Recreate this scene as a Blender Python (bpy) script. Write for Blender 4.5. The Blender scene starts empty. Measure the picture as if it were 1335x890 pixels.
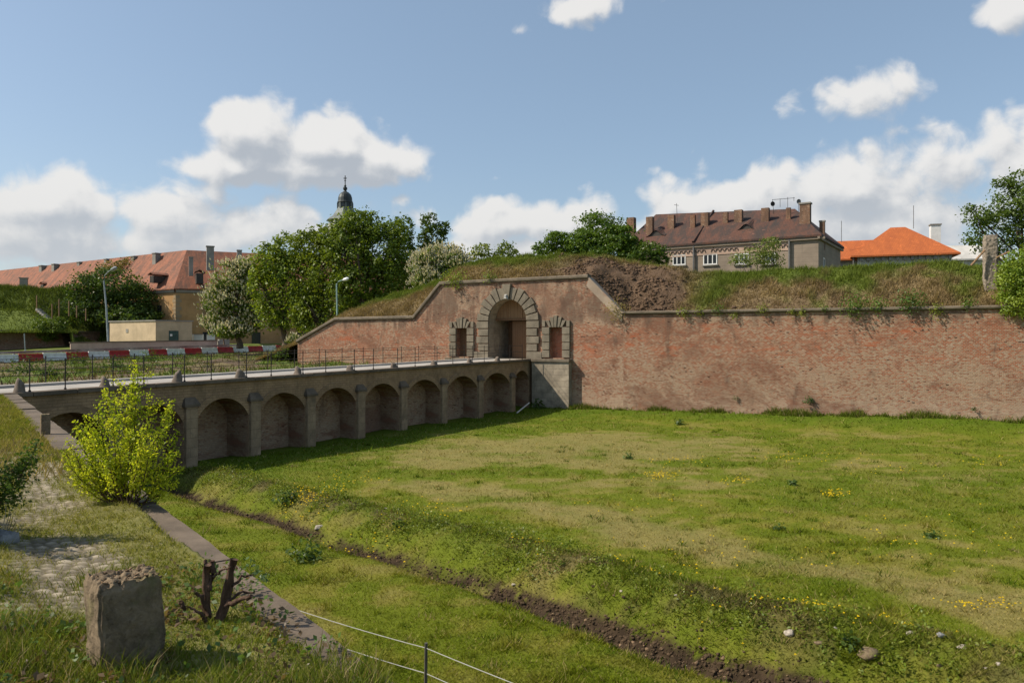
import bpy, math, random
import numpy as np
from mathutils import Vector

R = math.radians
SC = bpy.context.scene
COL = SC.collection

# ------------------------------------------------------------------ camera, light, exposure
W_PX, H_PX, F_PX = 1335.0, 890.0, 1000.0
EYE = 5.0                       # metres above the moat floor
HORIZON = 443.0
cam_d = bpy.data.cameras.new("camera")
cam_d.sensor_width = 36.0
cam_d.lens = 36.0 * F_PX / W_PX
cam_d.clip_start = 0.05
cam_d.clip_end = 6000.0
cam_d.shift_y = -(H_PX / 2 - HORIZON) / W_PX
cam = bpy.data.objects.new("camera", cam_d)
COL.objects.link(cam)
cam.location = (0, 0, EYE)
cam.rotation_euler = (R(90), 0, 0)
SC.camera = cam

SUN_DIR = Vector((1.0, 0.05, -0.95)).normalized()      # the way the light travels
SUN_EL = math.asin(-SUN_DIR.z)
SUN_ROT = math.atan2(-SUN_DIR.x, -SUN_DIR.y)
sun_d = bpy.data.lights.new("sun", 'SUN')
sun_d.energy = 3.9
sun_d.angle = R(0.53)
sun_d.color = (1.0, 0.91, 0.77)
sun = bpy.data.objects.new("sun", sun_d)
COL.objects.link(sun)
sun.location = (-40, 0, 60)
sun.rotation_euler = SUN_DIR.to_track_quat('-Z', 'Y').to_euler()

SC.view_settings.view_transform = 'Standard'
SC.view_settings.look = 'None'
SC.view_settings.exposure = 0.60
SC.view_settings.gamma = 1.0
SC.cycles.max_bounces = 5
SC.cycles.diffuse_bounces = 4
SC.cycles.transparent_max_bounces = 4


class NT:
    """small node-tree helper"""
    def __init__(self, tree):
        self.t = tree; self.n = tree.nodes; self.l = tree.links

    def node(self, kind, **kw):
        nd = self.n.new(kind)
        for k, v in kw.items():
            setattr(nd, k, v)
        return nd

    def put(self, sock, val):
        if isinstance(val, bpy.types.NodeSocket):
            self.l.new(val, sock)
        elif val is not None:
            if hasattr(sock.default_value, '__len__') and not hasattr(val, '__len__'):
                val = (val,) * len(sock.default_value)
            elif sock.type == 'RGBA' and len(val) == 3:
                val = (*val, 1.0)
            sock.default_value = val

    def math(self, op, a, b=None, c=None, clamp=False):
        nd = self.node('ShaderNodeMath', operation=op, use_clamp=clamp)
        for i, v in enumerate((a, b, c)):
            if v is not None:
                self.put(nd.inputs[i], v)
        return nd.outputs[0]

    def vec(self, op, a, b=None, c=None):
        nd = self.node('ShaderNodeVectorMath', operation=op)
        for i, v in enumerate((a, b, c)):
            if v is not None:
                self.put(nd.inputs[i], v)
        return nd.outputs['Value'] if op in ('LENGTH', 'DOT_PRODUCT') else nd.outputs['Vector']

    def noise(self, vec, scale, detail=4.0, rough=0.6, dist=0.0, lac=2.0):
        nd = self.node('ShaderNodeTexNoise')
        self.put(nd.inputs['Vector'], vec)
        nd.inputs['Scale'].default_value = scale
        nd.inputs['Detail'].default_value = detail
        nd.inputs['Roughness'].default_value = rough
        nd.inputs['Distortion'].default_value = dist
        nd.inputs['Lacunarity'].default_value = lac
        return nd.outputs['Fac']

    def step(self, x, lo, hi, a=0.0, b=1.0):
        nd = self.node('ShaderNodeMapRange', interpolation_type='SMOOTHSTEP')
        self.put(nd.inputs['Value'], x)
        nd.inputs['From Min'].default_value = lo
        nd.inputs['From Max'].default_value = hi
        nd.inputs['To Min'].default_value = a
        nd.inputs['To Max'].default_value = b
        return nd.outputs['Result']

    def mix(self, fac, a, b, blend='MIX'):
        nd = self.node('ShaderNodeMix', data_type='RGBA', blend_type=blend)
        nd.clamp_factor = True
        self.put(nd.inputs[0], fac)
        self.put(nd.inputs[6], a)
        self.put(nd.inputs[7], b)
        return nd.outputs[2]

    def scale(self, vec, s):
        return self.vec('MULTIPLY', vec, s)


def build_world():
    w = bpy.data.worlds.new("World")
    SC.world = w
    w.use_nodes = True
    nt = NT(w.node_tree)
    nt.n.clear()
    out = nt.node('ShaderNodeOutputWorld')
    bg = nt.node('ShaderNodeBackground')
    sky = nt.node('ShaderNodeTexSky', sky_type='NISHITA')
    sky.sun_disc = False
    sky.sun_elevation = SUN_EL
    sky.sun_rotation = SUN_ROT
    sky.altitude = 150.0
    sky.air_density = 1.0
    sky.dust_density = 1.6
    sky.ozone_density = 1.4
    bg.inputs['Strength'].default_value = 0.094
    nt.l.new(bg.outputs[0], out.inputs[0])

    # cloud density as a function of azimuth and elevation, one group used twice
    g = bpy.data.node_groups.new("cloud_density", 'ShaderNodeTree')
    g.interface.new_socket("p", in_out='INPUT', socket_type='NodeSocketVector')
    g.interface.new_socket("d", in_out='OUTPUT', socket_type='NodeSocketFloat')
    gt = NT(g)
    gi = gt.node('NodeGroupInput'); go = gt.node('NodeGroupOutput')
    p = gi.outputs[0]
    # px, py, half-width, half-height, weight   (measured on the sky of the place)
    lobes = [
        (345, 176, 84, 44, 1.35), (420, 192, 100, 42, 1.38), (492, 206, 58, 30, 1.2), (302, 218, 62, 26, 1.15), (400, 218, 142, 26, 1.25),
        (40, 262, 120, 46, 1.05), (115, 268, 95, 44, 1.0), (215, 278, 120, 44, 1.0), (320, 300, 110, 40, 1.0), (390, 298, 60, 38, .95),
        (120, 318, 330, 52, .95), (480, 290, 60, 34, .55),
        (640, 292, 90, 38, .95), (720, 290, 140, 36, .95), (800, 300, 120, 36, .95), (520, 258, 45, 14, .45),
        (905, 268, 80, 40, 1.0), (1000, 258, 110, 50, 1.0), (1110, 250, 130, 56, 1.05), (1240, 222, 110, 56, 1.1), (1330, 215, 80, 58, 1.1),
        (1120, 300, 330, 46, 1.0), (1000, 335, 520, 44, .92), (690, 330, 240, 34, .9),
        (1014, 142, 32, 24, .92), (1130, 122, 68, 34, .98), (1175, 108, 32, 24, .9),
        (765, 8, 72, 26, .85), (1318, 14, 52, 30, .95), (676, 40, 42, 14, .5),
        (-300, 240, 230, 80, .9), (-900, 200, 300, 90, .9), (1800, 230, 260, 90, .9), (2300, 120, 240, 70, .9),
    ]
    acc = None
    for (px, py, rx, ry, wgt) in lobes:
        k = (px - 667.5) / F_PX
        az = math.atan(k)
        ca = math.cos(az)
        el = math.atan((HORIZON - py) / F_PX * ca)
        iu = 1.0 / (rx / F_PX * ca * ca)
        iv = 1.0 / (ry / F_PX * ca)
        q = gt.vec('MULTIPLY_ADD', p, (iu, iv, 0), (-az * iu, -el * iv, 0))
        ln = gt.vec('LENGTH', q)
        e = gt.math('MULTIPLY_ADD', ln, -0.62 * wgt, wgt)
        acc = e if acc is None else gt.math('SMOOTH_MAX', acc, e, 0.12)
    n1 = gt.noise(gt.scale(p, (1.0, 1.45, 1.0)), 8.0, 8.0, 0.60, 0.35)
    n2 = gt.noise(p, 30.0, 5.0, 0.65, 0.6)
    d = gt.math('MULTIPLY_ADD', gt.math('SUBTRACT', n1, 0.5), 0.92, acc)
    d = gt.math('MULTIPLY_ADD', gt.math('SUBTRACT', n2, 0.5), 0.42, d)
    pw = gt.vec('ADD', p, gt.vec('MULTIPLY', gt.vec('SUBTRACT', gt.node('ShaderNodeTexNoise').outputs['Color'], (.5, .5, .5)), (.05, .05, 0)))
    for nd in gt.n:
        if nd.bl_idname == 'ShaderNodeTexNoise' and not nd.inputs['Vector'].is_linked:
            gt.l.new(p, nd.inputs['Vector']); nd.inputs['Scale'].default_value = 14.0; nd.inputs['Detail'].default_value = 4.0
    for sc_, am in ((15.0, .55), (36.0, .30)):
        vo = gt.node('ShaderNodeTexVoronoi', voronoi_dimensions='2D', feature='SMOOTH_F1')
        vo.inputs['Scale'].default_value = sc_; vo.inputs['Smoothness'].default_value = .25
        gt.put(vo.inputs['Vector'], pw)
        d = gt.math('MULTIPLY_ADD', gt.math('SUBTRACT', .42, vo.outputs['Distance']), am, d)
    gt.l.new(d, go.inputs[0])

    tc = nt.node('ShaderNodeTexCoord')
    sep = nt.node('ShaderNodeSeparateXYZ')
    nt.l.new(tc.outputs['Generated'], sep.inputs[0])
    az = nt.math('ARCTAN2', sep.outputs[0], sep.outputs[1])
    el = nt.math('ARCSINE', sep.outputs[2])
    cmb = nt.node('ShaderNodeCombineXYZ')
    nt.l.new(az, cmb.inputs[0]); nt.l.new(el, cmb.inputs[1])
    P = cmb.outputs[0]

    def dens(v):
        nd = nt.node('ShaderNodeGroup'); nd.node_tree = g
        nt.put(nd.inputs[0], v)
        return nd.outputs[0]
    d0 = dens(P)
    d1 = dens(nt.vec('ADD', P, (-0.008, 0.016, 0)))
    d2 = dens(nt.vec('ADD', P, (-0.010, 0.045, 0)))
    alpha = nt.step(d0, 0.32, 0.70)
    # how much cloud lies between here and the light above
    emb = nt.math('MULTIPLY', nt.math('SUBTRACT', d1, d0), .95)
    thick = nt.step(nt.math('ADD', emb, nt.math('MULTIPLY', d2, .55)), -0.12, 0.72)
    low = nt.step(el, 0.02, 0.22)
    white = nt.mix(low, (5.3, 5.25, 5.15, 1), (6.0, 5.9, 5.75, 1))
    grey = nt.mix(low, (4.0, 4.2, 4.45, 1), (3.2, 3.45, 3.8, 1))
    ccol = nt.mix(thick, white, grey)
    skyc = nt.mix(0.32, sky.outputs[0], (2.75, 3.7, 4.5, 1))
    final = nt.mix(nt.math('MULTIPLY', alpha, 0.94), skyc, ccol)
    nt.l.new(final, bg.inputs['Color'])
    try:
        w.cycles.sampling_method = 'MANUAL'
        w.cycles.sample_map_resolution = 512
    except Exception:
        pass


build_world()


# ------------------------------------------------------------------ numpy noise
def _hash(ix, iy, iz, seed):
    h = (ix.astype(np.int64) * 374761393 + iy.astype(np.int64) * 668265263 + iz.astype(np.int64) * 2147483647 + seed * 1274126177) & 0xffffffff
    h = ((h ^ (h >> 13)) * 1274126177) & 0xffffffff
    h = (h ^ (h >> 16)) & 0xffffff
    return h / float(0xffffff)


def vnoise2(x, y, seed=0):
    x = np.asarray(x, float); y = np.asarray(y, float)
    x0 = np.floor(x); y0 = np.floor(y)
    fx = x - x0; fy = y - y0
    fx = fx * fx * (3 - 2 * fx); fy = fy * fy * (3 - 2 * fy)
    z = np.zeros_like(x0)
    a = _hash(x0, y0, z, seed); b = _hash(x0 + 1, y0, z, seed)
    c = _hash(x0, y0 + 1, z, seed); d = _hash(x0 + 1, y0 + 1, z, seed)
    return (a * (1 - fx) + b * fx) * (1 - fy) + (c * (1 - fx) + d * fx) * fy


def fbm2(x, y, seed=0, octs=4, gain=.5):
    x = np.asarray(x, float); y = np.asarray(y, float)
    s = 0.0; a = 1.0; t = 0.0
    for i in range(octs):
        s = s + a * vnoise2(x * 2 ** i + 17.3 * i, y * 2 ** i - 9.1 * i, seed + i)
        t += a; a *= gain
    return s / t          # 0..1


def vnoise3(x, y, z, seed=0):
    x0 = np.floor(x); y0 = np.floor(y); z0 = np.floor(z)
    fx = x - x0; fy = y - y0; fz = z - z0
    fx = fx * fx * (3 - 2 * fx); fy = fy * fy * (3 - 2 * fy); fz = fz * fz * (3 - 2 * fz)
    r = 0
    for dz in (0, 1):
        wz = fz if dz else 1 - fz
        a = _hash(x0, y0, z0 + dz, seed); b = _hash(x0 + 1, y0, z0 + dz, seed)
        c = _hash(x0, y0 + 1, z0 + dz, seed); d = _hash(x0 + 1, y0 + 1, z0 + dz, seed)
        r = r + wz * ((a * (1 - fx) + b * fx) * (1 - fy) + (c * (1 - fx) + d * fx) * fy)
    return r


def sstep(x, lo, hi):
    t = np.clip((np.asarray(x, float) - lo) / (hi - lo), 0, 1)
    return t * t * (3 - 2 * t)


# ------------------------------------------------------------------ objects, parts, meshes
def tag(o, label=None, cat=None, group=None, kind=None):
    if label: o['label'] = label
    if cat: o['category'] = cat
    if group: o['group'] = group
    if kind: o['kind'] = kind
    return o


def thing(name, label, cat, loc=(0, 0, 0), group=None):
    o = bpy.data.objects.new(name, None)
    o.empty_display_size = 0.2
    COL.objects.link(o)
    o.location = loc
    return tag(o, label, cat, group)


def link(name, me, parent=None, loc=None):
    o = bpy.data.objects.new(name, me)
    COL.objects.link(o)
    if parent is not None:
        o.parent = parent
    if loc is not None:
        o.location = loc
    return o


def origin_of(o):
    v = Vector((0, 0, 0))
    while o is not None:
        v += o.location
        o = o.parent
    return v


class MB:
    """collects faces (world coordinates) and links them as ONE mesh object"""
    def __init__(self):
        self.v = []; self.f = []; self.m = []

    def face(self, pts, m=0):
        i = len(self.v)
        self.v += [tuple(p) for p in pts]
        self.f.append(tuple(range(i, i + len(pts))))
        self.m.append(m)

    def mesh(self, verts, faces, m=0):
        i = len(self.v)
        self.v += [tuple(p) for p in verts]
        for f in faces:
            self.f.append(tuple(i + k for k in f))
            self.m.append(m)

    def hexa(self, b, t, m=0):
        """b, t: four bottom / top corners, anticlockwise seen from above"""
        i = len(self.v)
        self.v += [tuple(p) for p in b] + [tuple(p) for p in t]
        for f in ((3, 2, 1, 0), (4, 5, 6, 7), (0, 1, 5, 4), (1, 2, 6, 5), (2, 3, 7, 6), (3, 0, 4, 7)):
            self.f.append(tuple(i + k for k in f)); self.m.append(m)

    def box(self, c, size, ax=(1, 0), m=0, taper=1.0):
        """box standing on point c (base centre); ax = direction of its length in plan"""
        ux, uy = ax
        l, w, h = size
        def ring(s, z):
            return [(c[0] + sx * s * l / 2 * ux - sy * s * w / 2 * uy, c[1] + sx * s * l / 2 * uy + sy * s * w / 2 * ux, z)
                    for sx, sy in ((-1, -1), (1, -1), (1, 1), (-1, 1))]
        self.hexa(ring(1, c[2]), ring(taper, c[2] + h), m)

    def tube(self, pts, rad, sides=7, m=0, cap=True):
        pts = [Vector(p) for p in pts]
        if not hasattr(rad, '__len__'):
            rad = [rad] * len(pts)
        i0 = len(self.v)
        up = Vector((0, 0, 1))
        for k, p in enumerate(pts):
            d = (pts[min(k + 1, len(pts) - 1)] - pts[max(k - 1, 0)])
            d = d.normalized() if d.length > 1e-9 else Vector((0, 0, 1))
            a = d.cross(up if abs(d.z) < .95 else Vector((1, 0, 0))).normalized()
            b = a.cross(d).normalized()
            for s in range(sides):
                t = 2 * math.pi * s / sides
                self.v.append(tuple(p + (a * math.cos(t) + b * math.sin(t)) * rad[k]))
        for k in range(len(pts) - 1):
            for s in range(sides):
                s2 = (s + 1) % sides
                self.f.append((i0 + k * sides + s, i0 + k * sides + s2, i0 + (k + 1) * sides + s2, i0 + (k + 1) * sides + s)); self.m.append(m)
        if cap:
            self.f.append(tuple(i0 + s for s in range(sides))); self.m.append(m)
            e = i0 + (len(pts) - 1) * sides
            self.f.append(tuple(e + s for s in reversed(range(sides)))); self.m.append(m)

    def lathe(self, c, prof, sides=20, m=0):
        """prof: list of (radius, z)"""
        i0 = len(self.v)
        for r, z in prof:
            for s in range(sides):
                t = 2 * math.pi * s / sides
                self.v.append((c[0] + r * math.cos(t), c[1] + r * math.sin(t), c[2] + z))
        for k in range(len(prof) - 1):
            for s in range(sides):
                s2 = (s + 1) % sides
                self.f.append((i0 + k * sides + s, i0 + k * sides + s2, i0 + (k + 1) * sides + s2, i0 + (k + 1) * sides + s)); self.m.append(m)
        self.f.append(tuple(i0 + s for s in reversed(range(sides)))); self.m.append(m)
        e = i0 + (len(prof) - 1) * sides
        self.f.append(tuple(e + s for s in range(sides))); self.m.append(m)

    def build(self, name, mats, parent=None, loc=None, smooth=False, bevel=0.0, local=False):
        if not isinstance(mats, (list, tuple)):
            mats = [mats]
        off = Vector((0, 0, 0))
        if not local:
            if parent is not None: off = origin_of(parent)
            elif loc is not None: off = Vector(loc)
        me = bpy.data.meshes.new(name)
        me.from_pydata([(x - off.x, y - off.y, z - off.z) for x, y, z in self.v], [], self.f)
        for m in mats: me.materials.append(m)
        me.polygons.foreach_set('material_index', self.m)
        uv = me.uv_layers.new(name='UVMap')
        co = np.array(self.v, float)
        buf = np.zeros((len(me.loops), 2), np.float32)
        for p in me.polygons:
            n = p.normal
            ids = list(p.vertices)
            q = co[ids]
            if abs(n.z) > 0.93:
                u, v = q[:, 0], q[:, 1]
            else:
                h = math.hypot(n.x, n.y)
                tx, ty = -n.y / h, n.x / h
                u = q[:, 0] * tx + q[:, 1] * ty
                v = q[:, 2] / max(0.25, math.sqrt(max(1e-6, 1 - n.z * n.z)))
            buf[p.loop_start:p.loop_start + len(ids), 0] = u
            buf[p.loop_start:p.loop_start + len(ids), 1] = v
        uv.data.foreach_set('uv', buf.ravel())
        if smooth:
            me.polygons.foreach_set('use_smooth', [True] * len(me.polygons))
        me.update()
        o = link(name, me, parent, loc if (parent is None and loc is not None) else None)
        if bevel:
            b = o.modifiers.new('bevel', 'BEVEL'); b.width = bevel; b.segments = 2; b.limit_method = 'ANGLE'
        return o


def np_mesh(name, V, F, mat, tint=None, parent=None, loc=(0, 0, 0), smooth=False):
    """fast mesh from numpy: V (n,3) world, F (m,k) all of one size"""
    me = bpy.data.meshes.new(name)
    off = origin_of(parent) if parent is not None else Vector(loc)
    V = np.asarray(V, np.float32) - np.array(off, np.float32)
    F = np.asarray(F, np.int32)
    me.vertices.add(len(V)); me.vertices.foreach_set('co', V.ravel())
    k = F.shape[1]
    me.loops.add(F.size); me.loops.foreach_set('vertex_index', F.ravel())
    me.polygons.add(len(F))
    me.polygons.foreach_set('loop_start', np.arange(0, F.size, k, dtype=np.int32))
    me.polygons.foreach_set('loop_total', np.full(len(F), k, np.int32))
    if smooth:
        me.polygons.foreach_set('use_smooth', np.ones(len(F), bool))
    me.update(calc_edges=True)
    if tint is not None:
        at = me.color_attributes.new('tint', 'FLOAT_COLOR', 'POINT')
        c = np.ones((len(V), 4), np.float32); c[:, :3] = tint
        at.data.foreach_set('color', c.ravel())
    me.materials.append(mat)
    return link(name, me, parent, None if parent is not None else loc)


def grid_mesh(name, X, Y, Z, mat, tint, smooth=True, loc=(0, 0, 0), parent=None):
    r, c = X.shape
    V = np.stack([X.ravel(), Y.ravel(), Z.ravel()], 1)
    i = np.arange(r * c).reshape(r, c)
    F = np.stack([i[:-1, :-1].ravel(), i[:-1, 1:].ravel(), i[1:, 1:].ravel(), i[1:, :-1].ravel()], 1)
    return np_mesh(name, V, F, mat, tint.reshape(-1, 3) if tint is not None else None, parent, loc, smooth)


def at(px, Y, py):
    """the point a depth Y metres out that is seen at picture point px, py"""
    return Vector(((px - 667.5) / F_PX * Y, Y, EYE - (py - HORIZON) / F_PX * Y))


# ------------------------------------------------------------------ materials
def new_mat(name, rough=0.85, spec=0.25):
    m = bpy.data.materials.new(name)
    m.use_nodes = True
    nt = NT(m.node_tree)
    b = nt.n.get('Principled BSDF')
    b.inputs['Roughness'].default_value = rough
    b.inputs['Specular IOR Level'].default_value = spec
    return m, nt, b


def bump(nt, b, h, strength=0.5, dist=0.02):
    bp = nt.node('ShaderNodeBump')
    bp.inputs['Strength'].default_value = strength
    bp.inputs['Distance'].default_value = dist
    nt.put(bp.inputs['Height'], h)
    nt.l.new(bp.outputs[0], b.inputs['Normal'])


def uvv(nt):
    return nt.node('ShaderNodeTexCoord').outputs['UV']


def objv(nt):
    return nt.node('ShaderNodeTexCoord').outputs['Object']


def mat_flat(name, c, rough=0.6, metal=0.0, var=0.18, scale=3.0, spec=.3):
    m, nt, b = new_mat(name, rough, spec)
    b.inputs['Metallic'].default_value = metal
    o = objv(nt)
    n = nt.noise(o, scale, 6, .65)
    d = tuple(x * (1 - var * 1.6) for x in c); u = tuple(min(1, x * (1 + var)) for x in c)
    nt.put(b.inputs['Base Color'], nt.mix(nt.step(n, .3, .7), d, u))
    bump(nt, b, n, .2, .01)
    return m


def brick_nodes(nt, uv, w, h, mortar, rowoff=.5):
    """returns mortar mask, per-brick random grey"""
    bt = nt.node('ShaderNodeTexBrick')
    bt.offset = rowoff
    nt.put(bt.inputs['Vector'], uv)
    bt.inputs['Color1'].default_value = (0, 0, 0, 1)
    bt.inputs['Color2'].default_value = (1, 1, 1, 1)
    bt.inputs['Mortar'].default_value = (.5, .5, .5, 1)
    bt.inputs['Scale'].default_value = 1.0
    bt.inputs['Mortar Size'].default_value = mortar
    bt.inputs['Mortar Smooth'].default_value = .25
    bt.inputs['Bias'].default_value = 0.0
    bt.inputs['Brick Width'].default_value = w
    bt.inputs['Row Height'].default_value = h
    sx = nt.node('ShaderNodeSeparateColor')
    nt.l.new(bt.outputs['Color'], sx.inputs[0])
    return bt.outputs['Fac'], sx.outputs[0]


def mat_brick(name, red=(.35, .112, .052), pale=(.40, .26, .165), dark=(.12, .07, .048), mortar=(.40, .33, .25), lime=(.50, .375, .26), redness=0.0, w=.165, h=.082):
    m, nt, b = new_mat(name, .92, .15)
    uv = uvv(nt)
    warp = nt.node('ShaderNodeTexNoise'); nt.put(warp.inputs['Vector'], uv)
    warp.inputs['Scale'].default_value = 1.6; warp.inputs['Detail'].default_value = 3
    uvw = nt.vec('MULTIPLY_ADD', nt.vec('SUBTRACT', warp.outputs['Color'], (.5, .5, .5)), (.008, .012, 0), uv)
    fac, rnd = brick_nodes(nt, uvw, w, h, .011)
    big = nt.noise(nt.scale(uv, (.55, 1.0, 1)), .55, 6, .62)
    mid = nt.noise(nt.scale(uv, (.9, 1.9, 1)), 1.9, 9, .74, .5)
    band = nt.noise(nt.scale(uv, (.10, 1.0, 1)), 1.25, 4, .6)
    fine = nt.noise(nt.scale(uv, (.7, 1.5, 1)), 9, 7, .78)
    sep = nt.node('ShaderNodeSeparateXYZ'); nt.put(sep.inputs[0], uv)
    zz = sep.outputs[1]
    # redder in a band high up the wall, paler low down
    hi = nt.math('MULTIPLY', nt.step(zz, 2.6, 4.6), nt.step(zz, 6.4, 5.6))
    redf = nt.math('ADD', nt.math('ADD', nt.math('MULTIPLY', hi, .20), redness), nt.math('ADD', nt.math('MULTIPLY', big, .95), nt.math('MULTIPLY', band, .55)))
    redf = nt.step(nt.math('ADD', redf, nt.math('MULTIPLY', nt.math('SUBTRACT', rnd, .5), .62)), .62, 1.10)
    col = nt.mix(redf, pale, red)
    col = nt.mix(nt.math('MULTIPLY', nt.step(rnd, .84, .98), .42), col, dark)
    col = nt.mix(nt.math('MULTIPLY', nt.step(rnd, .0, .22, 1, 0), .45), col, (.44, .33, .25))
    col = nt.mix(nt.math('MULTIPLY', nt.math('SUBTRACT', 1.0, nt.step(fine, .38, .54)), .62), col, (.16, .09, .055))
    col = nt.mix(nt.math('MULTIPLY', nt.step(fine, .54, .72), .42), col, (.50, .40, .30))
    mcol = nt.mix(mid, mortar, tuple(c * .62 for c in mortar))
    col = nt.mix(nt.math('MULTIPLY', fac, .85), col, mcol)
    veil = nt.step(nt.math('ADD', mid, nt.math('MULTIPLY', nt.step(zz, 2.6, .2), .20)), .54, .76)
    col = nt.mix(nt.math('MULTIPLY', veil, .52), col, lime)
    blot = nt.step(nt.noise(nt.scale(uv, (.7, 1.5, 1)), .9, 8, .7, .6), .53, .66)
    col = nt.mix(nt.math('MULTIPLY', blot, .62), col, (.17, .075, .046))
    blot2 = nt.step(nt.noise(nt.scale(uv, (.6, 1.0, 1)), .28, 7, .68, .5), .52, .62)
    col = nt.mix(nt.math('MULTIPLY', blot2, .60), col, (.185, .09, .058))
    redp = nt.math('MULTIPLY', nt.step(nt.noise(nt.scale(uv, (.5, 1.8, 1)), .8, 8, .75, .4), .54, .64), nt.math('MULTIPLY_ADD', hi, .8, .2))
    col = nt.mix(nt.math('MULTIPLY', redp, .65), col, (.42, .115, .05))
    stain = nt.step(nt.math('ADD', nt.noise(nt.scale(uv, (1.1, .32, 1)), 1.0, 6, .65, .5), nt.math('MULTIPLY', nt.step(zz, 5.5, 6.6), .16)), .55, .74)
    col = nt.mix(nt.math('MULTIPLY', stain, .70), col, (.12, .08, .058))
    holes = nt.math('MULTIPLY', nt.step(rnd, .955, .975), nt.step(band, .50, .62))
    col = nt.mix(nt.math('MULTIPLY', holes, .8), col, (.09, .04, .025))  # recess shade of the missing bricks painted in as dark colour
    nt.put(b.inputs['Base Color'], col)
    hgt = nt.math('ADD', nt.math('MULTIPLY', fac, -.5), nt.math('MULTIPLY', fine, .5))
    hgt = nt.math('ADD', hgt, nt.math('MULTIPLY', rnd, .35))
    hgt = nt.math('ADD', hgt, nt.math('MULTIPLY', holes, -4.0))
    bump(nt, b, hgt, .8, .03)
    return m


def mat_stone(name, c, w=.6, h=.3, joint=.35, dirt=.5, rough=.9):
    m, nt, b = new_mat(name, rough, .2)
    uv = uvv(nt)
    fac, rnd = brick_nodes(nt, uv, w, h, .014)
    n1 = nt.noise(uv, 1.1, 7, .68, .3)
    n2 = nt.noise(uv, 14, 5, .7)
    lo = tuple(x * .60 for x in c); hi = tuple(x * 1.28 for x in c)
    col = nt.mix(nt.step(n1, .3, .72), lo, hi)
    col = nt.mix(nt.math('MULTIPLY', rnd, .40), col, tuple(x * .72 for x in c))
    col = nt.mix(nt.math('MULTIPLY', nt.step(n2, .5, .75), .5), col, hi)
    dk = nt.step(nt.noise(nt.scale(uv, (1.4, .5, 1)), 1.2, 6, .7, .6), .5, .72)
    col = nt.mix(nt.math('MULTIPLY', dk, dirt), col, (.055, .05, .038))
    col = nt.mix(nt.math('MULTIPLY', fac, joint), col, tuple(x * .5 for x in c))
    nt.put(b.inputs['Base Color'], col)
    bump(nt, b, nt.math('ADD', nt.math('MULTIPLY', n2, .6), nt.math('MULTIPLY', fac, -joint)), .6, .02)
    return m


def mat_plaster(name, c, peel=(.35, .25, .2), amt=.3, groove=0.0):
    m, nt, b = new_mat(name, .9, .2)
    uv = uvv(nt)
    n1 = nt.noise(uv, .5, 7, .65, .3)
    n2 = nt.noise(uv, 7, 5, .7)
    col = nt.mix(nt.step(n1, .3, .7), tuple(x * .8 for x in c), tuple(min(1, x * 1.12) for x in c))
    col = nt.mix(nt.math('MULTIPLY', nt.step(n2, .5, .8), .25), col, tuple(x * .7 for x in c))
    drip = nt.step(nt.noise(nt.scale(uv, (2.0, .22, 1)), 1.3, 5, .7), .52, .75)
    col = nt.mix(nt.math('MULTIPLY', drip, .35), col, tuple(x * .5 for x in c))
    pl = nt.step(nt.noise(uv, .9, 6, .6, .8), .62, .66)
    col = nt.mix(nt.math('MULTIPLY', pl, amt), col, peel)
    if groove:
        fac, rnd = brick_nodes(nt, uv, 40, groove, .02)
        col = nt.mix(nt.math('MULTIPLY', fac, .5), col, tuple(x * .55 for x in c))
    nt.put(b.inputs['Base Color'], col)
    bump(nt, b, n2, .3, .01)
    return m


def mat_tiles(name, c, dark, w=.22, h=.32, wear=.5):
    m, nt, b = new_mat(name, .85, .25)
    uv = uvv(nt)
    fac, rnd = brick_nodes(nt, uv, w, h, .02)
    n1 = nt.noise(nt.scale(uv, (1, .30, 1)), 1.0, 8, .72, .3)
    n2 = nt.noise(uv, 1.6, 7, .78)
    col = nt.mix(nt.math('MULTIPLY', rnd, .5), c, tuple(x * .68 for x in c))
    col = nt.mix(nt.math('MULTIPLY', nt.step(n1, .40, .62), wear), col, dark)
    col = nt.mix(nt.math('MULTIPLY', nt.step(n2, .50, .66), .7 * wear), col, dark)
    pal = nt.step(nt.noise(uv, 1.3, 6, .7, .9), .60, .68)
    col = nt.mix(nt.math('MULTIPLY', pal, .7), col, tuple(min(1, x * 1.7) for x in c))
    col = nt.mix(nt.math('MULTIPLY', fac, .35), col, tuple(x * .5 for x in dark))
    nt.put(b.inputs['Base Color'], col)
    sv = nt.node('ShaderNodeSeparateXYZ'); nt.put(sv.inputs[0], uv)
    saw = nt.math('FRACT', nt.math('DIVIDE', sv.outputs[1], h))
    bump(nt, b, nt.math('ADD', nt.math('MULTIPLY', saw, -.6), nt.math('MULTIPLY', rnd, .3)), .7, .03)
    return m


def mat_tint(name, scale=6.0, var=.42, bstr=.6, bdist=.05, rough=.95):
    m, nt, b = new_mat(name, rough, .1)
    a = nt.node('ShaderNodeAttribute', attribute_name='tint')
    o = objv(nt)
    n = nt.noise(o, scale, 6, .7)
    n2 = nt.noise(o, scale * 7, 4, .7)
    f = nt.math('ADD', nt.math('MULTIPLY', nt.math('SUBTRACT', n, .5), var * 2), nt.math('MULTIPLY', nt.math('SUBTRACT', n2, .5), var * 1.6))
    f = nt.math('ADD', f, 1.0)
    nt.put(b.inputs['Base Color'], nt.vec('SCALE', a.outputs['Color'], None))
    sc = b.inputs['Base Color'].links[0].from_node
    nt.put(sc.inputs['Scale'], f)
    bump(nt, b, nt.math('ADD', n, nt.math('MULTIPLY', n2, .5)), bstr, bdist)
    return m


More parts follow.
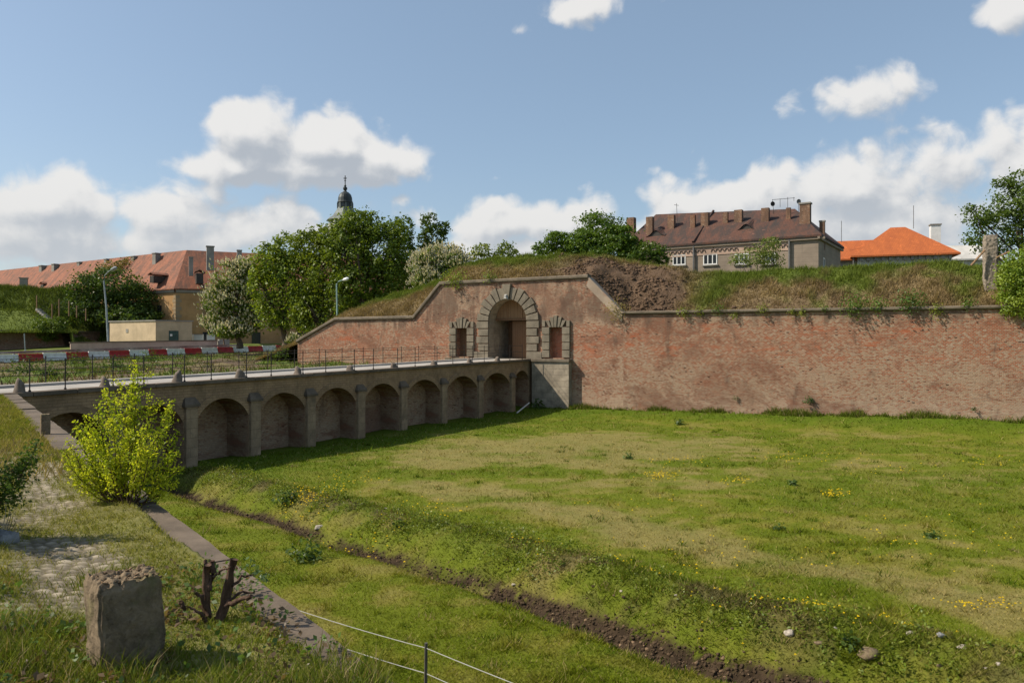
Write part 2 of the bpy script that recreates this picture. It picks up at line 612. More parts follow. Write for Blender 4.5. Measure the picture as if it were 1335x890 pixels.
def mat_leaf(name, trans=.35, gloss=.06):
    m = bpy.data.materials.new(name)
    m.use_nodes = True
    nt = NT(m.node_tree)
    nt.n.clear()
    a = nt.node('ShaderNodeAttribute', attribute_name='tint')
    d = nt.node('ShaderNodeBsdfDiffuse'); t = nt.node('ShaderNodeBsdfTranslucent')
    g = nt.node('ShaderNodeBsdfGlossy'); g.inputs['Roughness'].default_value = .45
    nt.put(d.inputs[0], a.outputs['Color'])
    nt.put(t.inputs[0], nt.mix(1.0, a.outputs['Color'], (1.25, 1.2, .55, 1), 'MULTIPLY'))
    m1 = nt.node('ShaderNodeMixShader'); m1.inputs[0].default_value = trans
    nt.l.new(d.outputs[0], m1.inputs[1]); nt.l.new(t.outputs[0], m1.inputs[2])
    m2 = nt.node('ShaderNodeMixShader'); m2.inputs[0].default_value = gloss
    nt.l.new(m1.outputs[0], m2.inputs[1]); nt.l.new(g.outputs[0], m2.inputs[2])
    o = nt.node('ShaderNodeOutputMaterial')
    nt.l.new(m2.outputs[0], o.inputs[0])
    return m


def mat_wood(name, c, plank=.22):
    m, nt, b = new_mat(name, .85, .2)
    uv = uvv(nt)
    g = nt.noise(nt.scale(uv, (14, .7, 1)), 2.0, 5, .65, .3)
    sv = nt.node('ShaderNodeSeparateXYZ'); nt.put(sv.inputs[0], uv)
    fr = nt.math('FRACT', nt.math('DIVIDE', sv.outputs[0], plank))
    gap = nt.math('ADD', nt.step(fr, .05, .0), nt.step(fr, .95, 1.0))
    col = nt.mix(g, tuple(x * .6 for x in c), tuple(x * 1.35 for x in c))
    col = nt.mix(gap, col, tuple(x * .3 for x in c))
    nt.put(b.inputs['Base Color'], col)
    bump(nt, b, nt.math('SUBTRACT', nt.math('MULTIPLY', g, .4), gap), .6, .01)
    return m


def mat_bark(name, c):
    m, nt, b = new_mat(name, .95, .1)
    o = objv(nt)
    n = nt.noise(nt.scale(o, (6, 6, 1.2)), 4.0, 6, .7, .5)
    nt.put(b.inputs['Base Color'], nt.mix(nt.step(n, .3, .7), tuple(x * .5 for x in c), tuple(x * 1.4 for x in c)))
    bump(nt, b, n, .9, .03)
    return m


MT = dict(
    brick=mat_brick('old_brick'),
    brick_shaded=mat_brick('shaded_bastion_brick', red=(.16, .075, .05), pale=(.2, .13, .095)),  # darker copy of the old brick, the bastion's shade put into its colours
    brick_red=mat_brick('red_brick_infill', red=(.52, .15, .07), pale=(.55, .24, .13), redness=.4, lime=(.5, .25, .15)),
    niche=mat_brick('niche_brick', red=(.34, .18, .10), pale=(.42, .28, .17), dark=(.14, .085, .055), mortar=(.30, .22, .15), lime=(.38, .28, .19)),
    bridge=mat_stone('bridge_masonry', (.34, .225, .13), .34, .11, .5, .35),
    ashlar=mat_stone('grey_ashlar', (.35, .29, .215), .9, .42, .55, .4),
    pier=mat_stone('pier_stone', (.33, .235, .145), .75, .38, .5, .45),
    block=mat_stone('dressed_stone', (.225, .19, .14), 9, 9, .0, .45),
    coping=mat_stone('coping_stone', (.145, .112, .082), 9, 9, .0, .5),
    cornice=mat_stone('cornice_stone', (.18, .145, .105), 1.2, 2.0, .5, .7),
    plaster_band=mat_plaster('coping_plaster', (.36, .28, .21), (.26, .14, .09), .5),
    deck=mat_plaster('bridge_paving', (.36, .33, .29), (.26, .235, .2), .5),
    asphalt=mat_flat('asphalt', (.16, .155, .15), .9),
    iron=mat_flat('rusty_dark_iron', (.035, .028, .024), .7, .2),
    wood_old=mat_wood('weathered_boards', (.27, .165, .09), .3),
    wood_dark=mat_wood('dark_door_boards', (.17, .098, .055), .2),
    ground=mat_tint('ground_soil', 3.0, .32, .7, .06),
    path=mat_tint('cobbles_and_moss', 18.0, .26, .5, .015),
    leaf=mat_leaf('leaves', .40, .02),
    leaf_thin=mat_leaf('thin_leaves', .55, .01),
    grass=mat_leaf('grass_blades', .30, .0),
    blossom=mat_leaf('blossom', .25, .02),
    bark=mat_bark('bark', (.12, .09, .065)),
    bark_cut=mat_bark('cut_shrub_bark', (.115, .072, .05)),
)
# ================================================================== layout of the place
AL = R(29.0)
T1 = np.array([math.cos(AL), -math.sin(AL)])          # along the gate front, to the right
N1 = np.array([math.sin(AL), math.cos(AL)])           # behind it
A0 = np.array([1.76, 55.74])
S_K = 6.7                                             # where the curtain wall takes over
AL2 = R(26.5)
T2 = np.array([math.cos(AL2), -math.sin(AL2)])
K0 = A0 + T1 * S_K
S_END = 42.0
S_BEG = -23.45
GATE = -2.36                                          # gate axis
DECK = 3.6


def wp(s, v=0.0):
    """plan point at s along the fortress front, v metres behind its face (exact, per wall)"""
    if s <= S_K + 1e-6:
        return A0 + T1 * s + N1 * v
    return K0 + T2 * (s - S_K) + np.array([math.sin(AL2), math.cos(AL2)]) * v


def wps(s, v):
    """same, smooth round the bend, arrays"""
    s = np.asarray(s, float); v = np.asarray(v, float)
    b = np.where((s <= S_K)[..., None], A0 + T1 * s[..., None], K0 + T2 * (s - S_K)[..., None])
    a = AL + (AL2 - AL) * sstep(s, 2.0, 12.0)
    return b + np.stack([np.sin(a), np.cos(a)], -1) * v[..., None]


PROFILE = [(-23.45, 4.75), (-19.1, 6.62), (-10.9, 6.66), (-8.33, 9.26), (4.10, 9.30), (6.7, 6.72), (S_END, 6.70)]
PS = np.array([p[0] for p in PROFILE]); PZ = np.array([p[1] for p in PROFILE])


def top_z(s):
    return np.interp(s, PS, PZ)


def P3(s, v, z):
    q = wp(s, v)
    return (q[0], q[1], z)


# ------------------------------------------------------------------ fortress wall
def strip(mb, s0, s1, zb0, zt0, zb1, zt1, v0=0.0, v1=1.2, m=0):
    mb.hexa([P3(s0, v0, zb0), P3(s1 - 1e-4, v0, zb1), P3(s1 - 1e-4, v1, zb1), P3(s0, v1, zb0)],
            [P3(s0, v0, zt0), P3(s1 - 1e-4, v0, zt1), P3(s1 - 1e-4, v1, zt1), P3(s0, v1, zt0)], m)


ARC_R, ARC_Z = 1.65, 6.40
DOORS = [(-6.38, .52), (1.63, .52)]
DOOR_B, DOOR_T = 3.72, 5.93


def front_quads(mb, ss, zb, zt, v=0.0):
    for i in range(len(ss) - 1):
        mb.face([P3(ss[i], v, zb[i]), P3(ss[i + 1], v, zb[i + 1]), P3(ss[i + 1], v, zt[i + 1]), P3(ss[i], v, zt[i])])


def build_wall():
    t = thing('fortress_wall', 'long pinkish old brick rampart wall with the arched stone gateway, rising behind the grassy moat', 'fortress wall', P3(GATE, 0, 0))
    fr = MB()
    depth = 1.3
    cuts = sorted(set([-23.45, -19.1, -10.9, -8.33, 4.10, 6.7] + [d + e for d, h in DOORS for e in (-h, h)] + [GATE - ARC_R, GATE + ARC_R]))
    opens = [(GATE - ARC_R, GATE + ARC_R, 'arch')] + [(d - h, d + h, 'door') for d, h in DOORS]
    for a, b in zip(cuts[:-1], cuts[1:]):
        mid = (a + b) / 2
        kind = [o[2] for o in opens if o[0] < mid < o[1]]
        zb = -0.6 if mid > -8.6 else 1.5
        if not kind:
            front_quads(fr, [a, b], [zb, zb], [top_z(a), top_z(b)])
        elif kind[0] == 'door':
            front_quads(fr, [a, b], [zb, zb], [DOOR_B, DOOR_B])
            front_quads(fr, [a, b], [DOOR_T, DOOR_T], [top_z(a), top_z(b)])
            for s_ in (a, b):
                q = [P3(s_, 0, DOOR_B), P3(s_, 1.0, DOOR_B), P3(s_, 1.0, DOOR_T), P3(s_, 0, DOOR_T)]
                fr.face(q if s_ == a else q[::-1])
            fr.face([P3(a, 0, DOOR_T), P3(a, 1.0, DOOR_T), P3(b, 1.0, DOOR_T), P3(b, 0, DOOR_T)])
            fr.face([P3(a, 0, DOOR_B), P3(b, 0, DOOR_B), P3(b, 1.0, DOOR_B), P3(a, 1.0, DOOR_B)])
        else:
            front_quads(fr, [a, b], [zb, zb], [DECK, DECK])
            ang = np.linspace(math.pi, 0, 25)
            ss = list(GATE + ARC_R * np.cos(ang)); zs = list(ARC_Z + ARC_R * np.sin(ang))
            front_quads(fr, ss, zs, [top_z(x) for x in ss])
    # top, back and ends of the solid wall
    for (a, za), (b, zb_) in zip(PROFILE[:-2], PROFILE[1:-1]):
        fr.face([P3(a, 0, za), P3(b, 0, zb_), P3(b, depth, zb_), P3(a, depth, za)])
        fr.face([P3(b, depth, -.6), P3(a, depth, -.6), P3(a, depth, za), P3(b, depth, zb_)]) if (a > -3 or b < -6) and not (a < GATE < b) else None
    fr.face([P3(-23.45, depth, 1.5), P3(-23.45, 0, 1.5), P3(-23.45, 0, 4.75), P3(-23.45, depth, 4.75)])
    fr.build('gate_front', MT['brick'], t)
    # curtain wall to the right, with a few courses where the recesses of fallen bricks are painted dark by the material
    cw = MB()
    e = S_K + 1e-3
    cw.face([P3(e, 0, -.6), P3(S_END, 0, -.6), P3(S_END, 0, 6.70), P3(e, 0, 6.72)])
    cw.face([P3(e, 0, 6.72), P3(S_END, 0, 6.70), P3(S_END, depth, 6.70), P3(e, depth, 6.72)])
    cw.face([P3(S_END, 0, -.6), P3(S_END, depth, -.6), P3(S_END, depth, 6.7), P3(S_END, 0, 6.7)])
    cw.face([P3(S_END, depth, -.6), P3(e, depth, -.6), P3(e, depth, 6.72), P3(S_END, depth, 6.7)])
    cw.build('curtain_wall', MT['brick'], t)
    # arch soffit and passage
    ps = MB()
    ang = np.linspace(math.pi, 0, 25)
    ring = [(GATE - ARC_R, DECK)] + [(GATE + ARC_R * math.cos(a), ARC_Z + ARC_R * math.sin(a)) for a in ang] + [(GATE + ARC_R, DECK)]
    V1 = 5.0
    for (s0, z0), (s1, z1) in zip(ring[:-1], ring[1:]):
        ps.face([P3(s0, 0.002, z0), P3(s0, V1, z0), P3(s1, V1, z1), P3(s1, 0.002, z1)])
    ps.face([P3(GATE - ARC_R, 0, DECK - .004), P3(GATE + ARC_R, 0, DECK - .004), P3(GATE + ARC_R, V1, DECK - .004), P3(GATE - ARC_R, V1, DECK - .004)])
    ps.build('gate_passage', MT['ashlar'], t)
    # boarded tympanum, lintel and battens
    tv = 1.05
    tb = MB()
    lint = 6.62
    pts = []
    for a in np.linspace(R(8), R(172), 21):
        pts.append((GATE + (ARC_R - .01) * math.cos(a), max(lint, ARC_Z + (ARC_R - .01) * math.sin(a))))
    lo = [P3(s, tv, z) for s, z in pts]; hi_ = [P3(s, tv + .06, z) for s, z in pts]
    tb.face(lo[::-1]); tb.face(hi_)
    bd = tb.build('gate_boarding', MT['wood_old'], t)
    for off in (-.62, .62):
        q = MB(); strip(q, GATE + off - .05, GATE + off + .05, lint, ARC_Z + 1.45, lint, ARC_Z + 1.45, tv - .06, tv - .002)
        q.build('batten', MT['wood_old'], bd)
    q = MB(); strip(q, GATE - ARC_R + .02, GATE + ARC_R - .02, lint - .16, lint - .003, lint - .16, lint - .003, tv - .08, tv + .1)
    q.build('lintel', MT['wood_dark'], t)
    for sgn in (-1, 1):
        q = MB()
        a_, b_ = (GATE - .42, GATE + ARC_R - .12) if sgn > 0 else (GATE - ARC_R + .02, GATE - .46)
        strip(q, a_, b_, DECK + .03, lint - .2, DECK + .03, lint - .2, 1.45 if sgn > 0 else 3.0, 1.57 if sgn > 0 else 3.12)
        q.build('gate_leaf', MT['wood_dark'], t)
    # ---- rusticated gate surround, each block a stone of its own in one mesh
    proj = .16
    su = MB()
    def wedge(c_s, c_z, a0, a1, r0, r1, r1b=None, v0=-proj, v1=.02):
        r1b = r1b or r1
        def pt(a, r): return (c_s + r * math.cos(a), c_z + r * math.sin(a))
        q = [pt(a0, r0), pt(a0, r1), pt(a1, r1b), pt(a1, r0)]
        su.hexa([P3(s, v1, z) for s, z in q], [P3(s, v0, z) for s, z in q])
    nb = 13
    da = math.pi / nb
    gap = .018
    for i in range(nb):
        a0, a1 = i * da + gap, (i + 1) * da - gap
        r1 = 2.62 if i % 2 == 0 else 2.50
        if i == nb // 2: continue
        wedge(GATE, ARC_Z, a0, a1, ARC_R - .03, r1)
    rows = 5
    hh = (ARC_Z - DECK) / rows
    for sgn in (-1, 1):
        for j in range(rows):
            wdt = 1.0 if j % 2 == 0 else .84
            if j == 0: wdt = 1.22
            z0, z1 = DECK + j * hh + .03, DECK + (j + 1) * hh - .03
            a_, b_ = (GATE + ARC_R - .03, GATE + ARC_R + wdt) if sgn > 0 else (GATE - ARC_R - wdt, GATE - ARC_R + .03)
            strip(su, a_, b_, z0, z1, z0, z1, -proj, .02)
    sobj = su.build('gate_surround', MT['block'], t, bevel=.025)
    ks = MB()
    q = [(GATE + .20, ARC_Z + ARC_R - .08), (GATE + .36, 9.12), (GATE - .36, 9.12), (GATE - .20, ARC_Z + ARC_R - .08)]
    ks.hexa([P3(s, .02, z) for s, z in q], [P3(s, -proj - .12, z) for s, z in q])
    ks.build('keystone', MT['block'], sobj, bevel=.025)
    em = MB()
    em.hexa([P3(s, -proj - .12, z) for s, z in ((GATE + .16, 8.0), (GATE + .1, 8.36), (GATE - .1, 8.36), (GATE - .16, 8.0))],
            [P3(s, -proj - .3, z) for s, z in ((GATE + .1, 8.05), (GATE + .06, 8.28), (GATE - .06, 8.28), (GATE - .1, 8.05))])
    em.build('boss', mat_flat('pale_stone_boss', (.5, .48, .44), .8), sobj)
    # ---- side doorways
    for di, (dc, hw) in enumerate(DOORS):
        su = MB()
        n = 4
        h1 = (DOOR_T - DOOR_B) / n
        for sgn in (-1, 1):
            for j in range(n):
                z0, z1 = DOOR_B + j * h1 + .025, DOOR_B + (j + 1) * h1 - .025
                a_, b_ = (dc + hw - .02, dc + 1.10) if sgn > 0 else (dc - 1.10, dc - hw + .02)
                strip(su, a_, b_, z0, z1, z0, z1, -proj, .02)
        # flat arch of five splayed blocks, the corner ones tall
        xs0 = np.linspace(-hw - .02, hw + .02, 6)
        xs1 = np.linspace(-.98, .98, 6)
        ht = [6.40, 6.62, 6.74, 6.62, 6.40]
        for j in range(5):
            g = .022
            q = [(dc + xs0[j + 1] - g, DOOR_T - .03), (dc + xs1[j + 1] * .86 - g, ht[j]), (dc + xs1[j] * .86 + g, ht[j]), (dc + xs0[j] + g, DOOR_T - .03)]
            su.hexa([P3(s, .02, z) for s, z in q], [P3(s, -proj - (.05 if j == 2 else 0), z) for s, z in q])
        for sgn in (-1, 1):
            a_, b_ = (dc + hw + .32, dc + 1.10) if sgn > 0 else (dc - 1.10, dc - hw - .32)
            strip(su, a_, b_, DOOR_T + .02, 6.38, DOOR_T + .02, 6.38, -proj + .01, .02)
        o = su.build('doorway_surround', MT['block'], t, bevel=.02)
        q = MB()
        vv = .42 if di else .55
        strip(q, dc - hw + .002, dc + hw - .002, DOOR_B + .003, DOOR_T - .003, DOOR_B + .003, DOOR_T - .003, vv, vv + .1)
        if di: tag(q.build('doorway_infill', MT['brick_red'], t), 'orange red brick filling of the right side doorway')
        else: tag(q.build('side_door', MT['wood_dark'], t), 'dark plank door of the left side doorway')
    # ---- stone footing blocks between gate and doors, and the plinths beside the bridge
    q = MB()
    strip(q, GATE + ARC_R + 1.24, DOORS[1][0] - 1.12, DECK + .03, DECK + .62, DECK + .03, DECK + .62, -.12, .02)
    strip(q, DOORS[0][0] + 1.12, GATE - ARC_R - 1.24, DECK + .03, DECK + .62, DECK + .03, DECK + .62, -.12, .02)
    q.build('footing_block', MT['block'], t, bevel=.02)
    for a_, b_ in ((-.10, 2.82), (-7.55, -4.62)):
        q = MB(); strip(q, a_, b_, -.6, 3.42, -.6, 3.42, -.5, .02)
        p = q.build('plinth', MT['ashlar'], t)
        q = MB(); strip(q, a_ - .03, b_ + .08, 3.423, 3.64, 3.423, 3.64, -.60, .015)
        q.build('plinth_cap', MT['cornice'], p, bevel=.03)
    # ---- cornice along the sloping profile (mitred roll)
    def cornice(points, th, v0, v1, mat, name, ends=None):
        n = len(points)
        nor = []
        for i in range(n):
            d = []
            if i > 0: d.append(Vector((points[i][0] - points[i - 1][0], points[i][1] - points[i - 1][1])).normalized())
            if i < n - 1: d.append(Vector((points[i + 1][0] - points[i][0], points[i + 1][1] - points[i][1])).normalized())
            ns = [Vector((-q.y, q.x)) for q in d]
            if len(ns) == 2:
                m_ = (ns[0] + ns[1]).normalized(); m_ /= max(.4, m_.dot(ns[0]))
            else: m_ = ns[0]
            nor.append(m_)
        mb = MB()
        prof = [(0, v0 + .07), (.07, v0), (th * .75, v0), (th, v0 + .08), (th + .02, v1), (0, v1)]
        idx = []
        for (s, z), m_ in zip(points, nor):
            idx.append([P3(s + m_.x * h, v, z + m_.y * h) for h, v in prof])
        for A_, B_ in zip(idx[:-1], idx[1:]):
            for k in range(len(prof)):
                k2 = (k + 1) % len(prof)
                mb.face([A_[k], B_[k], B_[k2], A_[k2]][::-1])
        mb.face(idx[0]); mb.face(idx[-1][::-1])
        return mb.build(name, mat, t)
    c0 = [(s, z + .004) for s, z in PROFILE[:5]]
    cornice(c0, .28, -.15, .55, MT['cornice'], 'cornice')
    sc_ = MB()
    sc_.hexa([P3(s, .62, z) for s, z in ((4.12, 9.28), (6.62, 6.80), (6.62, 6.20), (3.98, 8.78))], [P3(s, -.05, z) for s, z in ((4.12, 9.28), (6.62, 6.80), (6.62, 6.20), (3.98, 8.78))])
    sc_.hexa([P3(s, .62, z) for s, z in ((4.16, 9.40), (6.75, 6.86), (6.64, 6.79), (4.10, 9.29))], [P3(s, -.10, z) for s, z in ((4.16, 9.40), (6.75, 6.86), (6.64, 6.79), (4.10, 9.29))])
    sc_.build('sloping_coping', MT['plaster_band'], t)
    cornice([(S_K + .05, 6.74), (14, 6.735), (24, 6.72), (S_END, 6.71)], .22, -.16, .55, MT['cornice'], 'cornice')
    return t


build_wall()

# ------------------------------------------------------------------ bridge
BO = wp(GATE)                                     # bridge axis meets the gate
BD = -N1                                          # out from the gate
def bp(b, lat, z):
    q = BO + BD * b + T1 * lat
    return (q[0], q[1], z)
PIERS = [2.70, 6.99, 11.18, 15.15, 18.74, 22.33, 25.70, 28.95, 32.15, 35.40]   # gate-side edge of each pier
PW = .62
B_END = 42.0
def deck_z(b):
    return 3.60 - 0.009 * b


def bbox(mb, b0, b1, l0, l1, z0a, z1a, z0b=None, z1b=None, m=0):
    z0b = z0a if z0b is None else z0b; z1b = z1a if z1b is None else z1b
    # corners anticlockwise from above: (b0,l0) (b1,l0)... orientation handled by hexa order
    mb.hexa([bp(b0, l0, z0a), bp(b1, l0, z0b), bp(b1, l1, z0b), bp(b0, l1, z0a)],
            [bp(b0, l0, z1a), bp(b1, l0, z1b), bp(b1, l1, z1b), bp(b0, l1, z1a)], m)


def build_bridge():
    t = thing('stone_bridge', 'low arched stone and brick causeway bridge crossing the moat to the gateway', 'bridge', bp(16, 0, 0))
    FACE = 2.0
    mb = MB()
    spans = []
    prev = .52
    for p in PIERS:
        spans.append((prev, p))
        prev = p + PW
    spans.append((prev, 38.4))
    ends = []
    for side in (1,):
        # abutment and pier strips of the face
        solid = [(0.0, .52)] + [(p, p + PW) for p in PIERS] + [(38.4, B_END)]
        for a, b in solid:
            mb.face([bp(b, FACE, -.6), bp(a, FACE, -.6), bp(a, FACE, deck_z(a) - .12), bp(b, FACE, deck_z(b) - .12)])
        for a, b in spans:
            c = (a + b) / 2; w = (b - a) / 2
            crown = deck_z(c) - .76
            rise = min(.80, w * .62)
            spring = crown - rise
            Rr = (w * w + rise * rise) / (2 * rise)
            xs = np.linspace(-w, w, 15)
            arc = [crown - Rr + math.sqrt(Rr * Rr - x * x) for x in xs]
            for i in range(len(xs) - 1):
                b0, b1 = c + xs[i], c + xs[i + 1]
                mb.face([bp(b1, FACE, arc[i + 1]), bp(b0, FACE, arc[i]), bp(b0, FACE, deck_z(b0) - .12), bp(b1, FACE, deck_z(b1) - .12)])
            ends.append((a, b, xs + c, arc, spring))
    # far face, left end and core
    mb.face([bp(0, -FACE, -.6), bp(B_END, -FACE, -.6), bp(B_END, -FACE, deck_z(B_END) - .12), bp(0, -FACE, deck_z(0) - .12)])
    mb.face([bp(B_END, -FACE, -.6), bp(B_END, FACE, -.6), bp(B_END, FACE, deck_z(B_END) - .12), bp(B_END, -FACE, deck_z(B_END) - .12)])
    mb.build('spandrel_wall', MT['bridge'], t)
    D = 1.05
    rng = np.random.default_rng(5)
    for i, (a, b, xs, arc, spring) in enumerate(ends):
        nb = MB()
        bk = FACE - D - (.25 if i % 3 == 1 else 0)
        # soffit
        for k in range(len(xs) - 1):
            nb.face([bp(xs[k], FACE - .002, arc[k]), bp(xs[k + 1], FACE - .002, arc[k + 1]), bp(xs[k + 1], bk, arc[k + 1]), bp(xs[k], bk, arc[k])])
        nb.face([bp(a, FACE - .002, -.6), bp(a, FACE - .002, spring), bp(a, bk, spring), bp(a, bk, -.6)])
        nb.face([bp(b, FACE - .002, -.6), bp(b, bk, -.6), bp(b, bk, spring), bp(b, FACE - .002, spring)])
        nb.face([bp(b, bk, -.6), bp(a, bk, -.6)] + [bp(x, bk, z) for x, z in zip(xs, arc)])
        nb.build('arch_niche', MT['niche'], t)
        # ring of voussoirs standing a little proud of the face
        vr = MB()
        c = (a + b) / 2
        for k in range(len(xs) - 1):
            s0 = np.array([xs[k], arc[k]]); s1 = np.array([xs[k + 1], arc[k + 1]])
            cen = np.array([c, arc[len(arc) // 2] - 2.2])
            o0 = s0 + (s0 - cen) / np.linalg.norm(s0 - cen) * .26; o1 = s1 + (s1 - cen) / np.linalg.norm(s1 - cen) * .26
            vr.hexa([bp(q[0], FACE - .03, q[1]) for q in (s0, s1, o1, o0)], [bp(q[0], FACE + .035, q[1]) for q in (s0, s1, o1, o0)])
        vr.build('arch_ring', MT['bridge'], t)
    for p in PIERS:
        pm = MB()
        bbox(pm, p + .04, p + PW - .04, FACE - .02, FACE + .15, -.6, 2.36)
        o = pm.build('pier', MT['pier'], t, bevel=.02)
        cm = MB()
        z = deck_z(p) - .98
        c0 = [bp(p - .05, FACE - .02, 2.363), bp(p + PW + .05, FACE - .02, 2.363), bp(p + PW + .05, FACE + .20, 2.363), bp(p - .05, FACE + .20, 2.363)]
        c1 = [bp(p - .05, FACE - .02, 2.46), bp(p + PW + .05, FACE - .02, 2.46), bp(p + PW + .05, FACE + .20, 2.46), bp(p - .05, FACE + .20, 2.46)]
        c2 = [bp(p + .06, FACE - .02, 2.74), bp(p + PW - .06, FACE - .02, 2.74), bp(p + PW - .06, FACE + .04, 2.70), bp(p + .06, FACE + .04, 2.70)]
        cm.hexa(c0, c1); cm.hexa([(x, y, z_ + .001) for x, y, z_ in c1], c2)
        cm.build('pier_cap', MT['coping'], o)
    # stone kerb course along both edges (each slab cut by a joint), deck between
    for l0, l1, nm in ((1.62, 2.14, 'edge_slabs'), (-2.14, -1.62, 'edge_slabs')):
        q = MB()
        b = .05
        k = 0
        while b < B_END - .1:
            L = 1.35 + .5 * rng.random()
            e = min(B_END, b + L)
            dz = rng.uniform(-.012, .012)
            bbox(q, b + .008, e - .008, l0, l1, deck_z(b) - .118, deck_z(b) + .03 + dz, deck_z(e) - .118, deck_z(e) + .03 + dz)
            b = e
        q.build(nm, MT['coping'] if l0 > 0 else MT['deck'], t, bevel=.015)
    q = MB(); bbox(q, 0, B_END, -1.62, 1.62, deck_z(0) - .11, deck_z(0), deck_z(B_END) - .11, deck_z(B_END))
    q.build('roadway', MT['deck'], t)
    q = MB(); bbox(q, .3, B_END, -1.60, -1.05, deck_z(0) + .001, deck_z(0) + .09, deck_z(B_END) + .001, deck_z(B_END) + .09)
    q.build('footway_kerb', MT['deck'], t)
    return t


build_bridge()

# ------------------------------------------------------------------ guard stones and railings on the bridge
STONES = [4.8, 8.3, 12.25, 16.06, 19.63, 23.25, 26.6, 29.7, 32.7, 35.6]
def stone_mesh(mb, c, rng, h, r):
    prof = []
    i0 = len(mb.v)
    sides = 12
    lv = [(1.18, 0), (1.10, .12), (.94, .4), (.78, .7), (.66, .92), (.36, 1.0)]
    ph = rng.random(6) * 6.28
    for k, (f, z) in enumerate(lv):
        for s in range(sides):
            a = 2 * math.pi * s / sides
            rr = r * f * (1 + .15 * math.sin(2 * a + ph[0]) + .11 * math.sin(3 * a + ph[1] + z * 3) + .07 * rng.uniform(-1, 1))
            mb.v.append((c[0] + rr * math.cos(a), c[1] + rr * math.sin(a), c[2] + z * h * (1 + (.16 * math.sin(a + ph[2]) if k > 2 else 0)) - .03))
    for k in range(len(lv) - 1):
        for s in range(sides):
            s2 = (s + 1) % sides
            mb.f.append((i0 + k * sides + s, i0 + k * sides + s2, i0 + (k + 1) * sides + s2, i0 + (k + 1) * sides + s)); mb.m.append(0)
    mb.f.append(tuple(i0 + (len(lv) - 1) * sides + s for s in range(sides))); mb.m.append(0)


MT['guard'] = mat_stone('guard_stone_surface', (.17, .135, .105), 9, 9, 0, .5)
where = ['nearest the gateway, at the railing end', 'second from the gateway on the bridge edge', 'third from the gateway on the bridge edge', 'fourth from the gateway on the bridge edge',
         'fifth from the gateway, midway along the bridge edge', 'sixth from the gateway on the bridge edge', 'seventh from the gateway, fourth from the near bridge end',
         'third from the near end of the bridge', 'second from the near end of the bridge', 'at the near left end of the bridge edge']
for i, b in enumerate(STONES):
    rg = np.random.default_rng(40 + i)
    mb = MB()
    stone_mesh(mb, bp(b, 1.86, deck_z(b) + .03), rg, (.36 if i < 5 else .44) * (1.0 if i in (7, 9) else .80), .165 + .03 * rg.random())
    o = mb.build('guard_stone', MT['guard'], None, bp(b, 1.86, deck_z(b) + .03), smooth=True)
    tag(o, 'worn conical guard stone ' + where[i], 'guard stone', 'guard stones along the bridge edge')

near_posts = []
for a, b in zip(STONES[:-1], STONES[1:]):
    near_posts += [a - .28, (a + b) / 2]
near_posts = [1.3, 3.1] + near_posts + [STONES[-1] - .28, 37.6, 39.6, 41.4]


def railing(posts, lat, label):
    t = thing('iron_railing', label, 'railing', bp(posts[0], lat, deck_z(posts[0])))
    for b in posts:
        mb = MB(); z = deck_z(b) + .02
        mb.tube([bp(b, lat, z), bp(b, lat, z + 1.02)], .020, 6)
        mb.tube([bp(b, lat, z), bp(b, lat, z + .06)], .04, 6)
        mb.tube([bp(b, lat, z + 1.02), bp(b, lat, z + 1.06)], .028, 6)
        mb.build('post', MT['iron'], t)
    for h in (.98, .55):
        mb = MB()
        mb.tube([bp(b, lat, deck_z(b) + h + .02 + .008 * math.sin(b * 3)) for b in posts], .012, 5)
        mb.build('rail', MT['iron'], t)
    return t


railing(near_posts, 1.90, 'thin rusty iron railing along the near edge of the bridge, beside the guard stones')
railing([1.2 + 1.85 * i for i in range(22)], -1.88, 'thin rusty iron railing along the far edge of the bridge deck')

# ------------------------------------------------------------------ ground: one wide sheet, the plateau, the moat floor
ground_mat = MT['ground']
def sheet(name, poly, z, tint):
    mb = MB(); mb.face([(x, y, z) for x, y in poly])
    o = mb.build(name, ground_mat)
    at_ = o.data.color_attributes.new('tint', 'FLOAT_COLOR', 'POINT')
    at_.data.foreach_set('color', np.tile(np.array([*tint, 1.0], np.float32), len(o.data.vertices)))
    tag(o, kind='structure')
    return o


sheet('ground', [(-4000, -2000), (4000, -2000), (4000, 5500), (-4000, 5500)], -1.2, (.075, .10, .03))

# counterscarp edge (coping line): L0 near the camera, DL runs away to the bridge head
L0 = np.array([-.59, 3.87]); DL = np.array([-.593, .805]); DL = DL / np.linalg.norm(DL)
WL = np.array([-DL[1], DL[0]])                    # to the left of the line
A_BR = None
for a_ in np.linspace(10, 40, 3001):
    q = L0 + DL * a_
    if (q - BO) @ T1 < 2.0:                           # reaches the bridge face
        A_BR = a_; break


def cp(a, w, z=0.0):
    q = L0 + DL * a + WL * w
    return (q[0], q[1], z)


q0 = L0 + DL * -30 + WL * .25; q1 = L0 + DL * A_BR + WL * .25
re = wp(S_END, .6)
b1 = (q1 - BO) @ BD
sheet('town_ground', [tuple(q0), tuple(q1), tuple(BO + BD * b1 - T1 * 1.7), tuple(BO + BD * .3 - T1 * 1.7), tuple(wp(-4, .5)), tuple(wp(S_K, .5)), tuple(re), (150, 20),
                      (4000, -900), (4000, 5400), (-4000, 5400), (-4000, -1900), (-40, -60)], 2.55, (.10, .12, .045))


# moat floor: a fine sheet whose rows and columns tighten towards the near side
E0 = np.array([-10.6, 25.4]); E1 = np.array([4.4, 11.2]); ED = (E1 - E0) / np.linalg.norm(E1 - E0)
EM = np.array([-ED[1], ED[0]])                     # towards the far side


